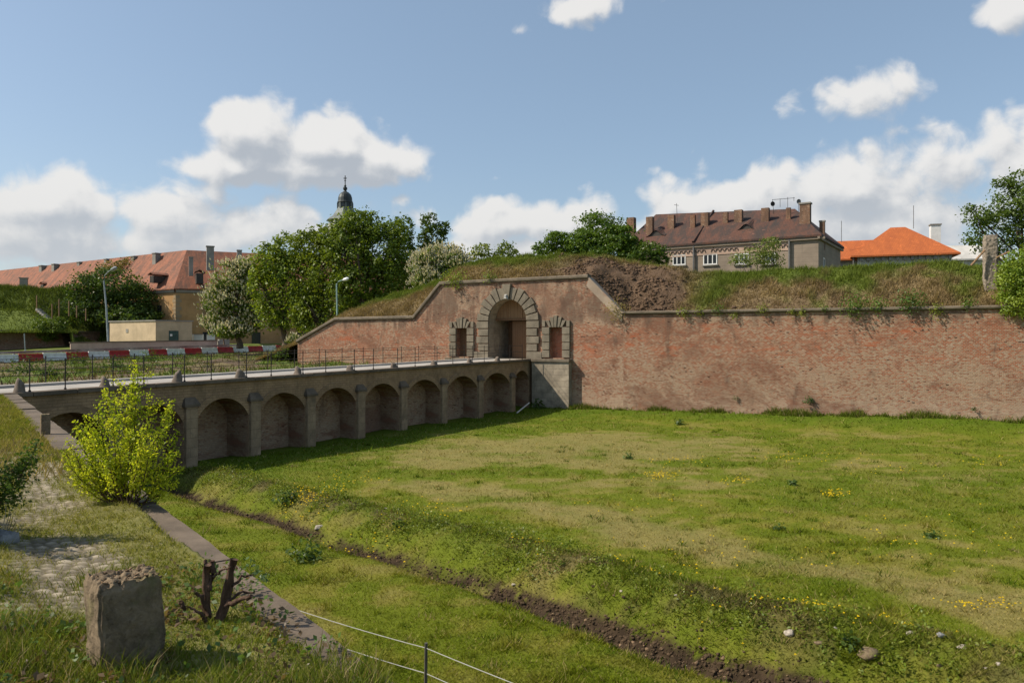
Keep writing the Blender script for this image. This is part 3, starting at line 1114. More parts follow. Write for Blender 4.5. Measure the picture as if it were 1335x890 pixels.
def moat_fields(X, Y):
    P = np.stack([X, Y], -1)
    al = (P - E0) @ ED
    sd = (P - E0) @ EM
    sd = sd + .55 * (fbm2(al * .22, al * 0 + 3.3, 11, 3) - .5) * 2 * .6 + .18 * (fbm2(al * 1.1, sd * .3, 12, 2) - .5)
    on = sstep(al, -5.5, -1.0)
    clod = .65 * (fbm2(X * 3.4, Y * 3.4, 21, 3) - .5) + .75 * (np.abs(fbm2(X * 7.5, Y * 7.5, 24, 3) - .5) * 2 - .18)
    rough = fbm2(X * .9, Y * .9, 22, 4) - .5
    big = fbm2(X * .16, Y * .16, 23, 3) - .5
    ditch = np.exp(-(sd / .55) ** 2) * on
    mound = np.exp(-((sd - 1.55) / .85) ** 2) * on
    near_w = sstep(al, 9.0, 19.0)
    z = .16 * big + .07 * rough
    z = z - .34 * ditch * (1 + .3 * near_w) + (.30 + .20 * near_w) * mound
    z = z + (mound * .35 + ditch * .40) * clod * .42
    # rises gently to the foot of the wall
    d1 = -((P - A0) @ N1)
    n2 = np.array([math.sin(AL2), math.cos(AL2)])
    d2 = -((P - K0) @ n2)
    dw = np.where(((P - K0) @ T2) > 0, d2, np.minimum(d1, 99))
    sw = np.where(((P - K0) @ T2) > 0, S_K + (P - K0) @ T2, (P - A0) @ T1)
    foot = sstep(dw, 6.0, 0.2)
    z = z + foot * (.18 + .34 * sstep(sw, 2, 26)) + foot * .18 * rough
    # ---------------- what grows where
    n_l = fbm2(X * .30, Y * .42, 31, 4)
    n_m = fbm2(X * 1.3, Y * 1.5, 32, 4)
    lb = np.abs((P - np.array([-2.9, 26.7])) @ np.array([.713, .701]) + 1.6 * (fbm2(X * .35, Y * .35, 33, 3) - .5))      # dry strip
    lal = (P - np.array([-2.9, 26.7])) @ np.array([.701, -.713])
    stripm = sstep(lb, 1.7, .2) * sstep(lal, -2.5, 1.0)
    area = np.exp(-(((X - 1.5) / 8.5) ** 2 + ((Y - 34.5) / 5.6) ** 2))
    area2 = np.exp(-(((X - 18) / 9.0) ** 2 + ((Y - 27.5) / 2.2) ** 2)) * .8
    area3 = np.exp(-(((X - 14) / 12.0) ** 2 + ((Y - 40.5) / 1.6) ** 2)) * .55
    dry = sstep(stripm * .62 + area * .80 + area2 * .62 + area3 * .5 + (n_l - .5) * 1.15 + (n_m - .5) * 1.0, .08, .70)
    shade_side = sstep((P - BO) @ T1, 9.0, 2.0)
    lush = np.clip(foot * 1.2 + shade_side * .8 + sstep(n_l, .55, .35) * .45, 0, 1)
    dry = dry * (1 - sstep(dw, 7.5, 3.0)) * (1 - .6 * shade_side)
    mud = np.clip(sstep(ditch + .5 * clod, .34, .60) * sstep(sd + .5 * clod, .44 + .2 * near_w, .20 + .2 * near_w) * sstep(sd + .4 * clod, -.34, -.12) * sstep(fbm2(al * .8, sd * .8, 25, 3), .16 - .1 * near_w, .36 - .1 * near_w) + mound * sstep(clod, .10, .22) * .45 * (.4 + near_w * .6), 0, 1)
    weed = np.clip(mound * 1.1 + ditch * .35, 0, 1) * (1 - mud)
    return z, dry, lush, mud, weed, n_m, dw, on * (np.abs(sd) < 3)


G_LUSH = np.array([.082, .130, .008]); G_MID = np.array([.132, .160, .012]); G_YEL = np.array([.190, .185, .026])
G_DRY = np.array([.225, .188, .060]); G_STRAW = np.array([.32, .255, .105]); G_MUD = np.array([.052, .035, .021])


def moat_tint(dry, lush, mud, weed, nm, X, Y):
    c = G_MID * np.ones(X.shape + (3,))
    k = sstep(nm, .4, .65)[..., None]
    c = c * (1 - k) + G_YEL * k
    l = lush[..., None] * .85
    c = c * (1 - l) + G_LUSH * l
    w = weed[..., None] * .5
    c = c * (1 - w) + np.array([.10, .135, .022]) * w
    sp = (weed * sstep(fbm2(X * 1.5, Y * 1.5, 43, 4), .50, .62) * .75)[..., None]
    c = c * (1 - sp) + np.array([.115, .088, .045]) * sp
    pk = fbm2(X * 2.6, Y * 2.6, 41, 3)[..., None]
    dc = G_DRY * (1 - pk) + G_STRAW * pk * .9
    d = dry[..., None] * .70
    c = c * (1 - d) + dc * d
    m = mud[..., None]
    mc = G_MUD * (.45 + 1.1 * fbm2(X * 5, Y * 5, 42, 3)[..., None])
    return c * (1 - m) + mc * m


def on_ground(px, py):
    """where the line of sight through a picture point first meets the moat floor"""
    Y = np.arange(6.0, 70.0, .02)
    X = (px - 667.5) / F_PX * Y
    z = moat_fields(X, Y)[0]
    ray = EYE - (py - HORIZON) / F_PX * Y
    i = int(np.argmax(z >= ray))
    return X[i], Y[i], float(z[i])


def build_moat():
    ks = np.linspace(-1.25, 1.25, 760)
    # rows spaced evenly down the picture, never coarser than 0.3 m
    ys = [5.5]
    while ys[-1] < 72:
        ys.append(ys[-1] + min(.26, max(.05, ys[-1] ** 2 / 5000 * 1.35)))
    ys = np.array(ys)
    K, Y = np.meshgrid(ks, ys)
    X = K * Y
    z, dry, lush, mud, weed, nm, dw, on = moat_fields(X, Y)
    # sink it where it runs under the bridge fill, the wall and the counterscarp
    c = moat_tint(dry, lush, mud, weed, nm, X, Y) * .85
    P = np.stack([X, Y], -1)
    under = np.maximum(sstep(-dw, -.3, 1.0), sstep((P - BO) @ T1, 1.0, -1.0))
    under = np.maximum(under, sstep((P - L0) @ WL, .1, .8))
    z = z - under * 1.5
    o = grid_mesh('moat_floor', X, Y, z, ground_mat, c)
    tag(o, kind='structure')


build_moat()


# blades of grass as real faces, three or five corners each
def blades(name, X, Y, Z, H, Wd, lean, tint, rng, two=False, parent=None):
    n = len(X)
    a = rng.random(n) * 2 * math.pi
    fx, fy = np.cos(a), np.sin(a)                      # face direction
    b = rng.random(n) * 2 * math.pi
    lx, ly = np.cos(b) * lean * H, np.sin(b) * lean * H
    base = np.stack([X, Y, Z - .01], 1)
    side = np.stack([fx * Wd / 2, fy * Wd / 2, np.zeros(n)], 1)
    tip = base + np.stack([lx, ly, H], 1)
    if not two:
        V = np.stack([base - side, base + side, tip], 1).reshape(-1, 3)
        F = np.arange(3 * n).reshape(n, 3)
        T = np.repeat(tint, 3, 0)
        return np_mesh(name, V, F, MT['grass'], T, parent)
    mid = base + np.stack([lx * .38, ly * .38, H * .62], 1)
    V = np.stack([base - side, base + side, mid + side * .75, mid - side * .75, tip], 1).reshape(-1, 3)
    i = np.arange(n)[:, None] * 5
    F = np.concatenate([i + np.array([[0, 1, 2]]), i + np.array([[0, 2, 3]]), i + np.array([[3, 2, 4]])], 0)
    return np_mesh(name, V, F, MT['grass'], np.repeat(tint, 5, 0), parent)


def moat_grass():
    rng = np.random.default_rng(7)
    n = 520000
    py = rng.uniform(505, 960, n) ** 1.0
    px = rng.uniform(-250, 1600, n)
    Y = 5000.0 / (py - HORIZON)
    X = (px - 667.5) / F_PX * Y
    P = np.stack([X, Y], -1)
    ok = ((P - L0) @ WL < -.05) & (((P - BO) @ T1 > 2.05) | (Y > 70))
    X, Y = X[ok], Y[ok]
    z, dry, lush, mud, weed, nm, dw, on = moat_fields(X, Y)
    keep = (dw > .03) & (rng.random(len(X)) > mud * .93) & (rng.random(len(X)) > dry * .25)
    X, Y, z, dry, lush, mud, weed, nm, dw = [q[keep] for q in (X, Y, z, dry, lush, mud, weed, nm, dw)]
    tus = fbm2(X * 1.7, Y * 1.7, 51, 3)
    H = (.024 + .036 * rng.random(len(X)) ** 1.5) * (1 + .9 * lush + 2.2 * weed * tus + 1.6 * sstep(tus, .62, .75) + 1.6 * sstep(dw, 1.5, .3))
    H = H * (1 + .012 * np.maximum(0, Y - 15))
    Wd = .005 + .0009 * Y * (.7 + .6 * rng.random(len(X)))
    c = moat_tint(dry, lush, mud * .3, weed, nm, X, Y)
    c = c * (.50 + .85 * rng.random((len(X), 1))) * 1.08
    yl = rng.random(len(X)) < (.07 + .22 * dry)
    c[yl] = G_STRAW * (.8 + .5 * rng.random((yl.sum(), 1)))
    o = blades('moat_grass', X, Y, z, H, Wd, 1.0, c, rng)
    tag(o, 'short green and straw coloured meadow grass covering the moat floor', 'grass', kind='stuff')
    # yellow flowers in loose patches
    patches = [(862, 620, 22, 5, 90), (960, 629, 20, 4, 45), (1088, 644, 18, 4, 70), (880, 602, 40, 8, 45), (1040, 598, 60, 7, 60), (1180, 612, 60, 8, 25), (820, 660, 80, 12, 25),
               (400, 662, 22, 10, 140), (440, 640, 18, 5, 40), (560, 668, 40, 14, 60), (860, 762, 60, 25, 40), (1050, 792, 25, 6, 50), (1275, 790, 40, 6, 70), (1000, 820, 80, 26, 60),
               (1150, 720, 150, 30, 45), (900, 720, 120, 30, 30), (1290, 605, 30, 8, 30), (700, 730, 40, 14, 40), (1180, 845, 70, 16, 50), (455, 628, 40, 8, 40), (1200, 690, 130, 26, 40), (480, 700, 60, 20, 40)]
    VX = []; 
    for (cx, cy, rx, ry, k) in patches:
        k = int(k * .75)
        a = rng.normal(size=(k, 2))
        VX.append(np.stack([cx + a[:, 0] * rx * .6, cy + a[:, 1] * ry * .6], 1))
    q = np.concatenate(VX)
    Y = 5000.0 / (np.maximum(q[:, 1], 520) - HORIZON); X = (q[:, 0] - 667.5) / F_PX * Y
    ok = (np.stack([X, Y], -1) - L0) @ WL < -.1
    X, Y = X[ok], Y[ok]
    z = moat_fields(X, Y)[0]
    n = len(X)
    s = (.012 + .010 * rng.random(n)) * (1 + Y * .022)
    hh = .05 + .07 * rng.random(n)
    c = np.stack([X, Y, z + hh], 1)
    Vv = np.stack([c + np.stack([-s, 0 * s, 0 * s], 1), c + np.stack([0 * s, -s, .4 * s], 1), c + np.stack([s, 0 * s, .2 * s], 1), c + np.stack([0 * s, s, .9 * s], 1)], 1).reshape(-1, 3)
    tint = np.repeat(np.array([.62, .43, .012]) * (.7 + .45 * rng.random((n, 1))), 4, 0)
    o = np_mesh('yellow_flowers', Vv, np.arange(4 * n).reshape(n, 4), MT['blossom'], tint)
    tag(o, 'scattered small yellow meadow flowers in patches on the moat grass', 'flowers', kind='stuff')


moat_grass()


def mound_weeds():
    rng = np.random.default_rng(19)
    n = 42000
    al = rng.uniform(-3, 24, n); sd = .62 + rng.normal(size=n) * .12 + 1.8 * rng.random(n) ** .9
    P = E0 + al[:, None] * ED + sd[:, None] * EM
    X, Y = P[:, 0], P[:, 1]
    z, dry, lush, mud, weed, nm, dw, on = moat_fields(X, Y)
    tus = fbm2(X * 1.6, Y * 1.6, 151, 3)
    keep = (rng.random(n) < sstep(tus, .40, .60)) & (rng.random(n) > mud)
    X, Y, z, tus = X[keep], Y[keep], z[keep], tus[keep]
    n = len(X)
    h = rng.random(n) ** 1.5 * (.08 + .30 * sstep(tus, .5, .68))
    S = .030 + .045 * rng.random(n)
    C = np.stack([X, Y, z + h], 1)
    d = rng.normal(size=(n, 3)); nr = rng.normal(size=(n, 3)) * .7; nr[:, 2] += .7
    nr /= np.linalg.norm(nr, axis=1, keepdims=True)
    t = np.cross(nr, d); t /= np.linalg.norm(t, axis=1, keepdims=True); b = np.cross(nr, t)
    V = np.stack([C - t * S[:, None] / 2, C + b * S[:, None] * .3, C + t * S[:, None] / 2, C - b * S[:, None] * .3], 1).reshape(-1, 3)
    k = rng.random((n, 1))
    T = (np.array([.115, .175, .016]) * (1 - k) + np.array([.21, .235, .03]) * k) * (.75 + .5 * rng.random((n, 1)))
    o = np_mesh('mound_weeds', V, np.arange(4 * n).reshape(n, 4), MT['leaf'], np.repeat(T, 4, 0))
    tag(o, 'rank green weeds growing on the bank along the far side of the muddy ditch', 'weeds', kind='stuff')


mound_weeds()


ICO_V = np.array([(0, 1, 1.618), (0, -1, 1.618), (0, 1, -1.618), (0, -1, -1.618), (1, 1.618, 0), (-1, 1.618, 0), (1, -1.618, 0), (-1, -1.618, 0), (1.618, 0, 1), (-1.618, 0, 1), (1.618, 0, -1), (-1.618, 0, -1)]) / 1.902
ICO_F = np.array([(0, 1, 8), (0, 9, 1), (0, 4, 5), (0, 8, 4), (0, 5, 9), (1, 7, 6), (1, 6, 8), (1, 9, 7), (2, 3, 11), (2, 10, 3), (2, 5, 4), (2, 4, 10), (2, 11, 5), (3, 6, 7), (3, 10, 6), (3, 7, 11), (4, 8, 10), (5, 11, 9), (6, 10, 8), (7, 9, 11)])


def lumps(name, C, S, T, rng, mat, flat=.7, parent=None, loc=(0, 0, 0)):
    """many small angular lumps in one mesh"""
    n = len(C)
    V = ICO_V[None] * (1 + .30 * rng.uniform(-1, 1, (n, 12, 1)))
    V = V * (S[:, None, None] * np.stack([rng.uniform(.7, 1.3, n), rng.uniform(.7, 1.3, n), np.full(n, flat)], 1)[:, None, :])
    V = V + C[:, None, :]
    F = (ICO_F[None] + 12 * np.arange(n)[:, None, None]).reshape(-1, 3)
    return np_mesh(name, V.reshape(-1, 3), F, mat, np.repeat(T, 12, 0), parent, loc)


def mud_clods():
    rng = np.random.default_rng(29)
    n = 16000
    al = rng.uniform(-3, 24, n); sd = .12 + rng.normal(size=n) * .30
    sd = np.where(rng.random(n) < .03, rng.uniform(.4, 2.4, n), sd)
    P = E0 + al[:, None] * ED + sd[:, None] * EM
    X, Y = P[:, 0], P[:, 1]
    z, dry, lush, mud, weed, nm, dw, on = moat_fields(X, Y)
    keep = rng.random(n) < np.clip(mud * 1.1, 0, 1) + .05
    X, Y, z, al = X[keep], Y[keep], z[keep], al[keep]
    n = len(X)
    S = (.010 + .026 * rng.random(n) ** 2.4) * (.8 + .5 * sstep(al, 8, 18))
    T = G_MUD * (.9 + .9 * rng.random((n, 1))) * np.where(rng.random(n) < .08, 2.6, 1.0)[:, None]
    o = lumps('mud_clods', np.stack([X, Y, z - S * .15], 1), S, T, rng, ground_mat)
    tag(o, 'dark brown clods of mud and earth lying along the ditch', 'clods', kind='stuff')


mud_clods()


def meadow_tufts():
    rng = np.random.default_rng(39)
    m = 1500
    py = rng.uniform(522, 930, m); px = rng.uniform(-100, 1500, m)
    Y = 5000.0 / (py - HORIZON); X = (px - 667.5) / F_PX * Y
    P = np.stack([X, Y], -1)
    dens = fbm2(X * .35, Y * .35, 171, 3)
    ok = ((P - L0) @ WL < -.4) & ((P - BO) @ T1 > 2.6) & (rng.random(m) < sstep(dens, .38, .62))
    X, Y = X[ok], Y[ok]
    z, dry, lush, mud, weed, nm, dw, on = moat_fields(X, Y)
    ok = (dw > .1) & (mud < .3)
    X, Y, z, dry = X[ok], Y[ok], z[ok], dry[ok]
    m = len(X); k = 22
    sp = .05 + .09 * rng.random(m)
    x = np.repeat(X, k) + rng.normal(size=m * k) * np.repeat(sp, k); y = np.repeat(Y, k) + rng.normal(size=m * k) * np.repeat(sp, k)
    h = np.repeat(.06 + .13 * rng.random(m) ** 1.6, k) * (.5 + .7 * rng.random(m * k))
    kind = rng.random(m)
    base = np.where((kind < .62)[:, None], np.array([.058, .098, .008]), np.where((kind < .85)[:, None], np.array([.13, .15, .018]), np.array([.30, .24, .11])))
    c = np.repeat(base, k, 0) * (.6 + .7 * rng.random((m * k, 1)))
    o = blades('meadow_tufts', x, y, np.repeat(z, k), h, .006 + .0008 * y, .7, c, rng)
    tag(o, 'darker and straw coloured grass tufts scattered over the moat meadow', 'grass', kind='stuff')
    # rank fringe at the foot of the wall
    n = 26000
    s = rng.uniform(-1, S_END, n); d = .05 + 1.1 * rng.random(n) ** 1.6
    q = wps(s, -d)
    f = fbm2(s * .9, d * .9, 172, 3)
    keep = (rng.random(n) < sstep(f, .40, .62)) & ((s > 2.9) | (d > .7))
    q, f, d = q[keep], f[keep], d[keep]; n = len(q)
    z = moat_fields(q[:, 0], q[:, 1])[0]
    k = rng.random((n, 1))
    c = (np.array([.055, .095, .010]) * (1 - k) + np.array([.13, .15, .025]) * k)
    st = rng.random(n) < .10
    c[st] = np.array([.30, .24, .12])
    o = blades('wall_foot_grass', q[:, 0], q[:, 1], z, (.10 + .30 * rng.random(n) ** 2) * (.4 + 1.1 * sstep(f, .45, .7)), .03 + .03 * rng.random(n), .5, c, rng)
    tag(o, 'taller rank grass and weeds along the foot of the brick wall', 'grass', kind='stuff')


meadow_tufts()
# ================================================================== counterscarp: coping, wall, cobbled path
Z_CP = 3.27


def path_z(a, w):
    a = np.asarray(a, float); w = np.asarray(w, float)
    z = Z_CP - .05 + .085 * sstep(a, 11, 8.5) + .03 * (fbm2(a * .8, w * .8, 61, 3) - .5) * 2
    z = z + .20 * sstep(w, .9, 2.4) * sstep(a, 30, 1) + .10 * np.maximum(0, w - 2.2)
    z = z + .05 * sstep(a, 2.2, .2) * sstep(w, .2, .9)
    return z


def cobbles(a, w):
    """height and tone of rounded cobbles about 13 cm across, rows jittered"""
    sc = 1 / .105
    u = a * sc; v = w * sc
    u0 = np.floor(u); v0 = np.floor(v)
    f1 = np.full(u.shape, 9.0); f2 = np.full(u.shape, 9.0); tone = np.zeros(u.shape)
    for du in (-1, 0, 1):
        for dv in (-1, 0, 1):
            iu, iv = u0 + du, v0 + dv
            cx = iu + .5 + (_hash(iu, iv, u0 * 0, 71) - .5) * .62
            cy = iv + .5 + (_hash(iu, iv, u0 * 0, 72) - .5) * .62
            d = np.hypot(u - cx, v - cy)
            t = _hash(iu, iv, u0 * 0, 73)
            nearer = d < f1
            f2 = np.where(nearer, f1, np.minimum(f2, d))
            tone = np.where(nearer, t, tone)
            f1 = np.where(nearer, d, f1)
    edge = np.clip((f2 - f1) * 1.6, 0, 1)
    return edge, tone


def path_cover(a, w):
    """0 bare cobbles .. 1 overgrown"""
    n = .55 * fbm2(a * .9, w * 1.3, 63, 4) + .45 * fbm2(a * 3.2, w * 3.2, 69, 3)
    lane = np.exp(-((w - (.95 + .10 * np.sin(a * .35))) / (.55)) ** 2) * sstep(a, .9, 2.0)
    c = .92 - .60 * lane + (n - .5) * 1.35
    c = c + .30 * sstep(a, 8.5, 13)
    return np.clip(sstep(c, .22, .78), 0, 1)


def build_path():
    aa = np.concatenate([np.arange(-5, 0, .08), np.arange(0, 9, .026), np.arange(9, 16, .05), np.arange(16, A_BR + 1.2, .12)])
    ww = np.concatenate([[.10], np.arange(.18, 2.6, .026), np.arange(2.6, 7.5, .12), [8.2, 9.5, 12]])
    A, Wd = np.meshgrid(aa, ww)
    z = path_z(A, Wd)
    e, tone = cobbles(A, Wd)
    cov = path_cover(A, Wd)
    z = z + e * (.018 * (1 - .6 * cov)) + .03 * cov * (fbm2(A * 6, Wd * 6, 64, 3) - .3)
    edge_w = .235 + .11 * (fbm2(A * 1.1, A * 0 + 7, 67, 4) - .5) * 2 + .06 * (fbm2(A * 7, Wd * 7, 68, 2) - .5) + .14 * sstep(A, 7, 10.5)
    z = np.where(Wd < edge_w, Z_CP - .22, z)
    z = np.where(Wd > 9, 2.5, z)
    stone = np.array([.29, .245, .18]) * (.62 + .75 * tone[..., None])
    soil = np.array([.105, .085, .050])
    moss = np.array([.145, .145, .036])
    c = stone * e[..., None] + soil * (1 - e[..., None])
    gcol = moss * (1.05 - fbm2(A * 2, Wd * 2, 65, 3)[..., None] * .5) + np.array([.075, .06, .025]) * fbm2(A * 5, Wd * 5, 66, 3)[..., None]
    k = cov[..., None] * .9
    c = c * (1 - k) + gcol * k
    q = L0 + A[..., None] * DL + Wd[..., None] * WL
    o = grid_mesh('cobbled_path', q[..., 0], q[..., 1], z, MT['path'], c)
    tag(o, kind='structure')


build_path()


def build_coping_wall():
    t = thing('retaining_wall', 'retaining wall of the near moat side topped with flat coping slabs beside the cobbled path', 'retaining wall', cp(4, .2, 0))
    mb = MB()
    def quad(a0, a1, w0, w1, z0, z1):
        mb.hexa([cp(a0, w0, z0), cp(a0, w1, z0), cp(a1, w1, z0), cp(a1, w0, z0)][::-1], [cp(a0, w0, z1), cp(a0, w1, z1), cp(a1, w1, z1), cp(a1, w0, z1)][::-1])
    quad(-30, A_BR, .03, .5, -1.1, Z_CP - .17)
    mb.build('wall', MT['niche'], t)
    rng = np.random.default_rng(3)
    a = -6.0
    while a < A_BR - .1:
        L = rng.uniform(.95, 1.5)
        e = min(a + L, A_BR + .05)
        m2 = MB()
        n = 7
        dz = rng.uniform(-.014, .014); wv = rng.uniform(.38, .44); tl = rng.uniform(-.02, .02)
        g = .012
        # slab with slightly worn arrises, cut into strips so that the edge can wander
        xs = np.linspace(a + g, e - g, n)
        fr_ = [.0 + rng.uniform(-.008, .008) for _ in xs]
        bk_ = [wv + rng.uniform(-.015, .015) for _ in xs]
        for k in range(n - 1):
            b = [cp(xs[k], fr_[k], Z_CP - .167), cp(xs[k + 1], fr_[k + 1], Z_CP - .167), cp(xs[k + 1], bk_[k + 1], Z_CP - .167), cp(xs[k], bk_[k], Z_CP - .167)]
            tz = lambda q: Z_CP + dz + tl * (q - a)
            tp = [cp(xs[k], fr_[k] + .012, tz(xs[k])), cp(xs[k + 1], fr_[k + 1] + .012, tz(xs[k + 1])), cp(xs[k + 1], bk_[k + 1], tz(xs[k + 1])), cp(xs[k], bk_[k], tz(xs[k]))]
            m2.face(tp); m2.face([b[0], b[1], tp[1], tp[0]]); m2.face([b[2], b[3], tp[3], tp[2]])
            if k == 0: m2.face([b[3], b[0], tp[0], tp[3]])
            if k == n - 2: m2.face([b[1], b[2], tp[2], tp[1]])
        m2.build('coping_slab', MT['coping'], t)
        a = e
    return t


build_coping_wall()


# ------------------------------------------------------------------ leaves
def leaf_quads(C, S, rng, up=.5, outward=None, aspect=.55, fold=.0):
    """diamond leaves: centres C (n,3), lengths S (n)"""
    n = len(C)
    d = rng.normal(size=(n, 3)); d /= np.linalg.norm(d, axis=1, keepdims=True)
    nr = rng.normal(size=(n, 3)) * .8
    nr[:, 2] += up
    if outward is not None: nr += outward * .9
    nr /= np.linalg.norm(nr, axis=1, keepdims=True)
    t = np.cross(nr, d); t /= np.linalg.norm(t, axis=1, keepdims=True) + 1e-9
    b = np.cross(nr, t)
    s = S[:, None] / 2
    V = np.stack([C - t * s, C + b * s * aspect + nr * s * fold, C + t * s, C - b * s * aspect + nr * s * fold], 1).reshape(-1, 3)
    return V, np.arange(4 * n).reshape(n, 4)


def sphere_dirs(n, rng):
    d = rng.normal(size=(n, 3))
    return d / np.linalg.norm(d, axis=1, keepdims=True)


def crown_points(lobes, leaf, rng, dens=2.6, clump=.30):
    """clumped leaf centres over a set of ellipsoid lobes (cx,cy,cz,rx,ry,rz)"""
    C, O, K = [], [], []
    for (cx, cy, cz, rx, ry, rz) in lobes:
        c = np.array([cx, cy, cz]); r = np.array([rx, ry, rz])
        area = 4 * math.pi * ((rx * ry) ** 1.6 / 3 + (rx * rz) ** 1.6 / 3 + (ry * rz) ** 1.6 / 3) ** (1 / 1.6)
        n = int(area * dens * 1.25 / (leaf * leaf * .3) / 4)
        m = max(10, int(area / ((clump * min(r)) ** 2) * .42))
        cd = sphere_dirs(m, rng)
        cr = .50 + .52 * rng.random(m) ** .7
        cc = cd * cr[:, None]
        cc[:, 2] = np.where(cc[:, 2] < -.75, cc[:, 2] * .8, cc[:, 2])
        size = clump * (.55 + .8 * rng.random(m))
        i = rng.integers(0, m, n)
        off = rng.normal(size=(n, 3)) * .52
        off[:, 2] *= .75
        p = cc[i] + off * size[i][:, None]
        C.append(c + p * r); O.append(cd[i] * .6 + off * .8); K.append(rng.normal(size=m)[i])
    O = np.concatenate(O); O /= np.linalg.norm(O, axis=1, keepdims=True) + 1e-9
    return np.concatenate(C), O, np.concatenate(K)


def tint_of(base, alt, K, rng, n, spread=.28):
    base = np.array(base); alt = np.array(alt)
    k = np.clip(.5 + .32 * K + .25 * rng.normal(size=n), 0, 1)[:, None]
    return (base * (1 - k) + alt * k) * (1 - spread / 2 + spread * rng.random((n, 1)))


TREE_TONE = np.array([1.45, 1.48, 1.1])


def tree(name, label, base, lobes, leaf, col, alt, seed, cat='tree', group=None, trunk_r=.3, dens=2.6, clump=.30, blossom=None, stems=1, limb_to=None):
    rng = np.random.default_rng(seed)
    t = thing(name, label, cat, base, group)
    leaf = leaf * .82
    C, O, K = crown_points(lobes, leaf, rng, dens * 1.25, clump)
    S = leaf * (.65 + .7 * rng.random(len(C)))
    V, F = leaf_quads(C, S, rng, .35, O, .62, .12)
    np_mesh('crown', V, F, MT['leaf'], np.repeat(tint_of(np.array(col) * TREE_TONE, np.array(alt) * TREE_TONE, K, rng, len(C)), 4, 0), t)
    tr = MB()
    L = np.array(lobes)
    cen = L[:, :3].mean(0)
    b = np.array(base, float)
    fork = b + (np.array([cen[0], cen[1], 0]) - np.array([b[0], b[1], 0])) * .3
    fork = np.array([fork[0], fork[1], b[2] + max(.8, (L[:, 2].min() - b[2]) * .55)])
    pts = [b - [0, 0, .3], b * .6 + fork * .4 + rng.normal(size=3) * .08, fork]
    tr.tube(pts, [trunk_r * 1.25, trunk_r, trunk_r * .85], 9)
    for l in lobes:
        e = np.array(l[:3]) + rng.normal(size=3) * .1 * l[3]
        mid = fork * .5 + e * .5 + rng.normal(size=3) * .12 * np.linalg.norm(e - fork) + [0, 0, .08 * np.linalg.norm(e - fork)]
        tr.tube([fork - [0, 0, .15], mid, e], [trunk_r * .55, trunk_r * .34, trunk_r * .10], 6)
        for _ in range(3):
            e2 = np.array(l[:3]) + sphere_dirs(1, rng)[0] * np.array(l[3:]) * .9
            tr.tube([mid, (mid + e2) / 2 + rng.normal(size=3) * .1, e2], [trunk_r * .22, trunk_r * .13, trunk_r * .04], 5)
    tr.build('trunk', MT['bark'], t, smooth=True)
    if blossom:
        n = blossom
        i = rng.integers(0, len(C), n * 3)
        ok = O[i][:, 2] > -.25
        i = i[ok][:n]
        cc = C[i] + O[i] * leaf * 1.1
        ss = leaf * (.62 + .5 * rng.random(len(cc)))
        vs, fs, ts = [], [], []
        for rot in range(3):
            a = rot * 2.1 + rng.random(len(cc)) * 6
            w_ = ss * .26
            dx = np.stack([np.cos(a) * w_, np.sin(a) * w_, 0 * a], 1)
            axis = O[i] * .5 + np.array([0, 0, .9]); axis /= np.linalg.norm(axis, axis=1, keepdims=True)
            h = axis * ss[:, None]
            vs.append(np.stack([cc - h * .35, cc + dx, cc + h * .75, cc - dx], 1).reshape(-1, 3))
        V = np.concatenate(vs)
        tn = np.tile(np.repeat(np.array([.80, .75, .64]) * (.75 + .4 * rng.random((len(cc), 1))), 4, 0), (3, 1))
        np_mesh('blossom', V, np.arange(len(V)).reshape(-1, 4), MT['blossom'], tn, t)
    return t


def lobes_px(Y, items, dy=0.0, seed=0, flat=.9):
    """lobes given where they stand: (px, py, half-width px, half-height px [, extra depth m])"""
    out = []
    rng = np.random.default_rng(seed + 900)
    for it in items:
        px, py, rx, ry = it[:4]
        d = it[4] if len(it) > 4 else rng.uniform(-1, 1) * rx / F_PX * Y * .35
        y = Y + d
        p = at(px, y, py)
        out.append((p.x, p.y, p.z, rx / F_PX * y, rx / F_PX * y * flat, ry / F_PX * y))
    return out


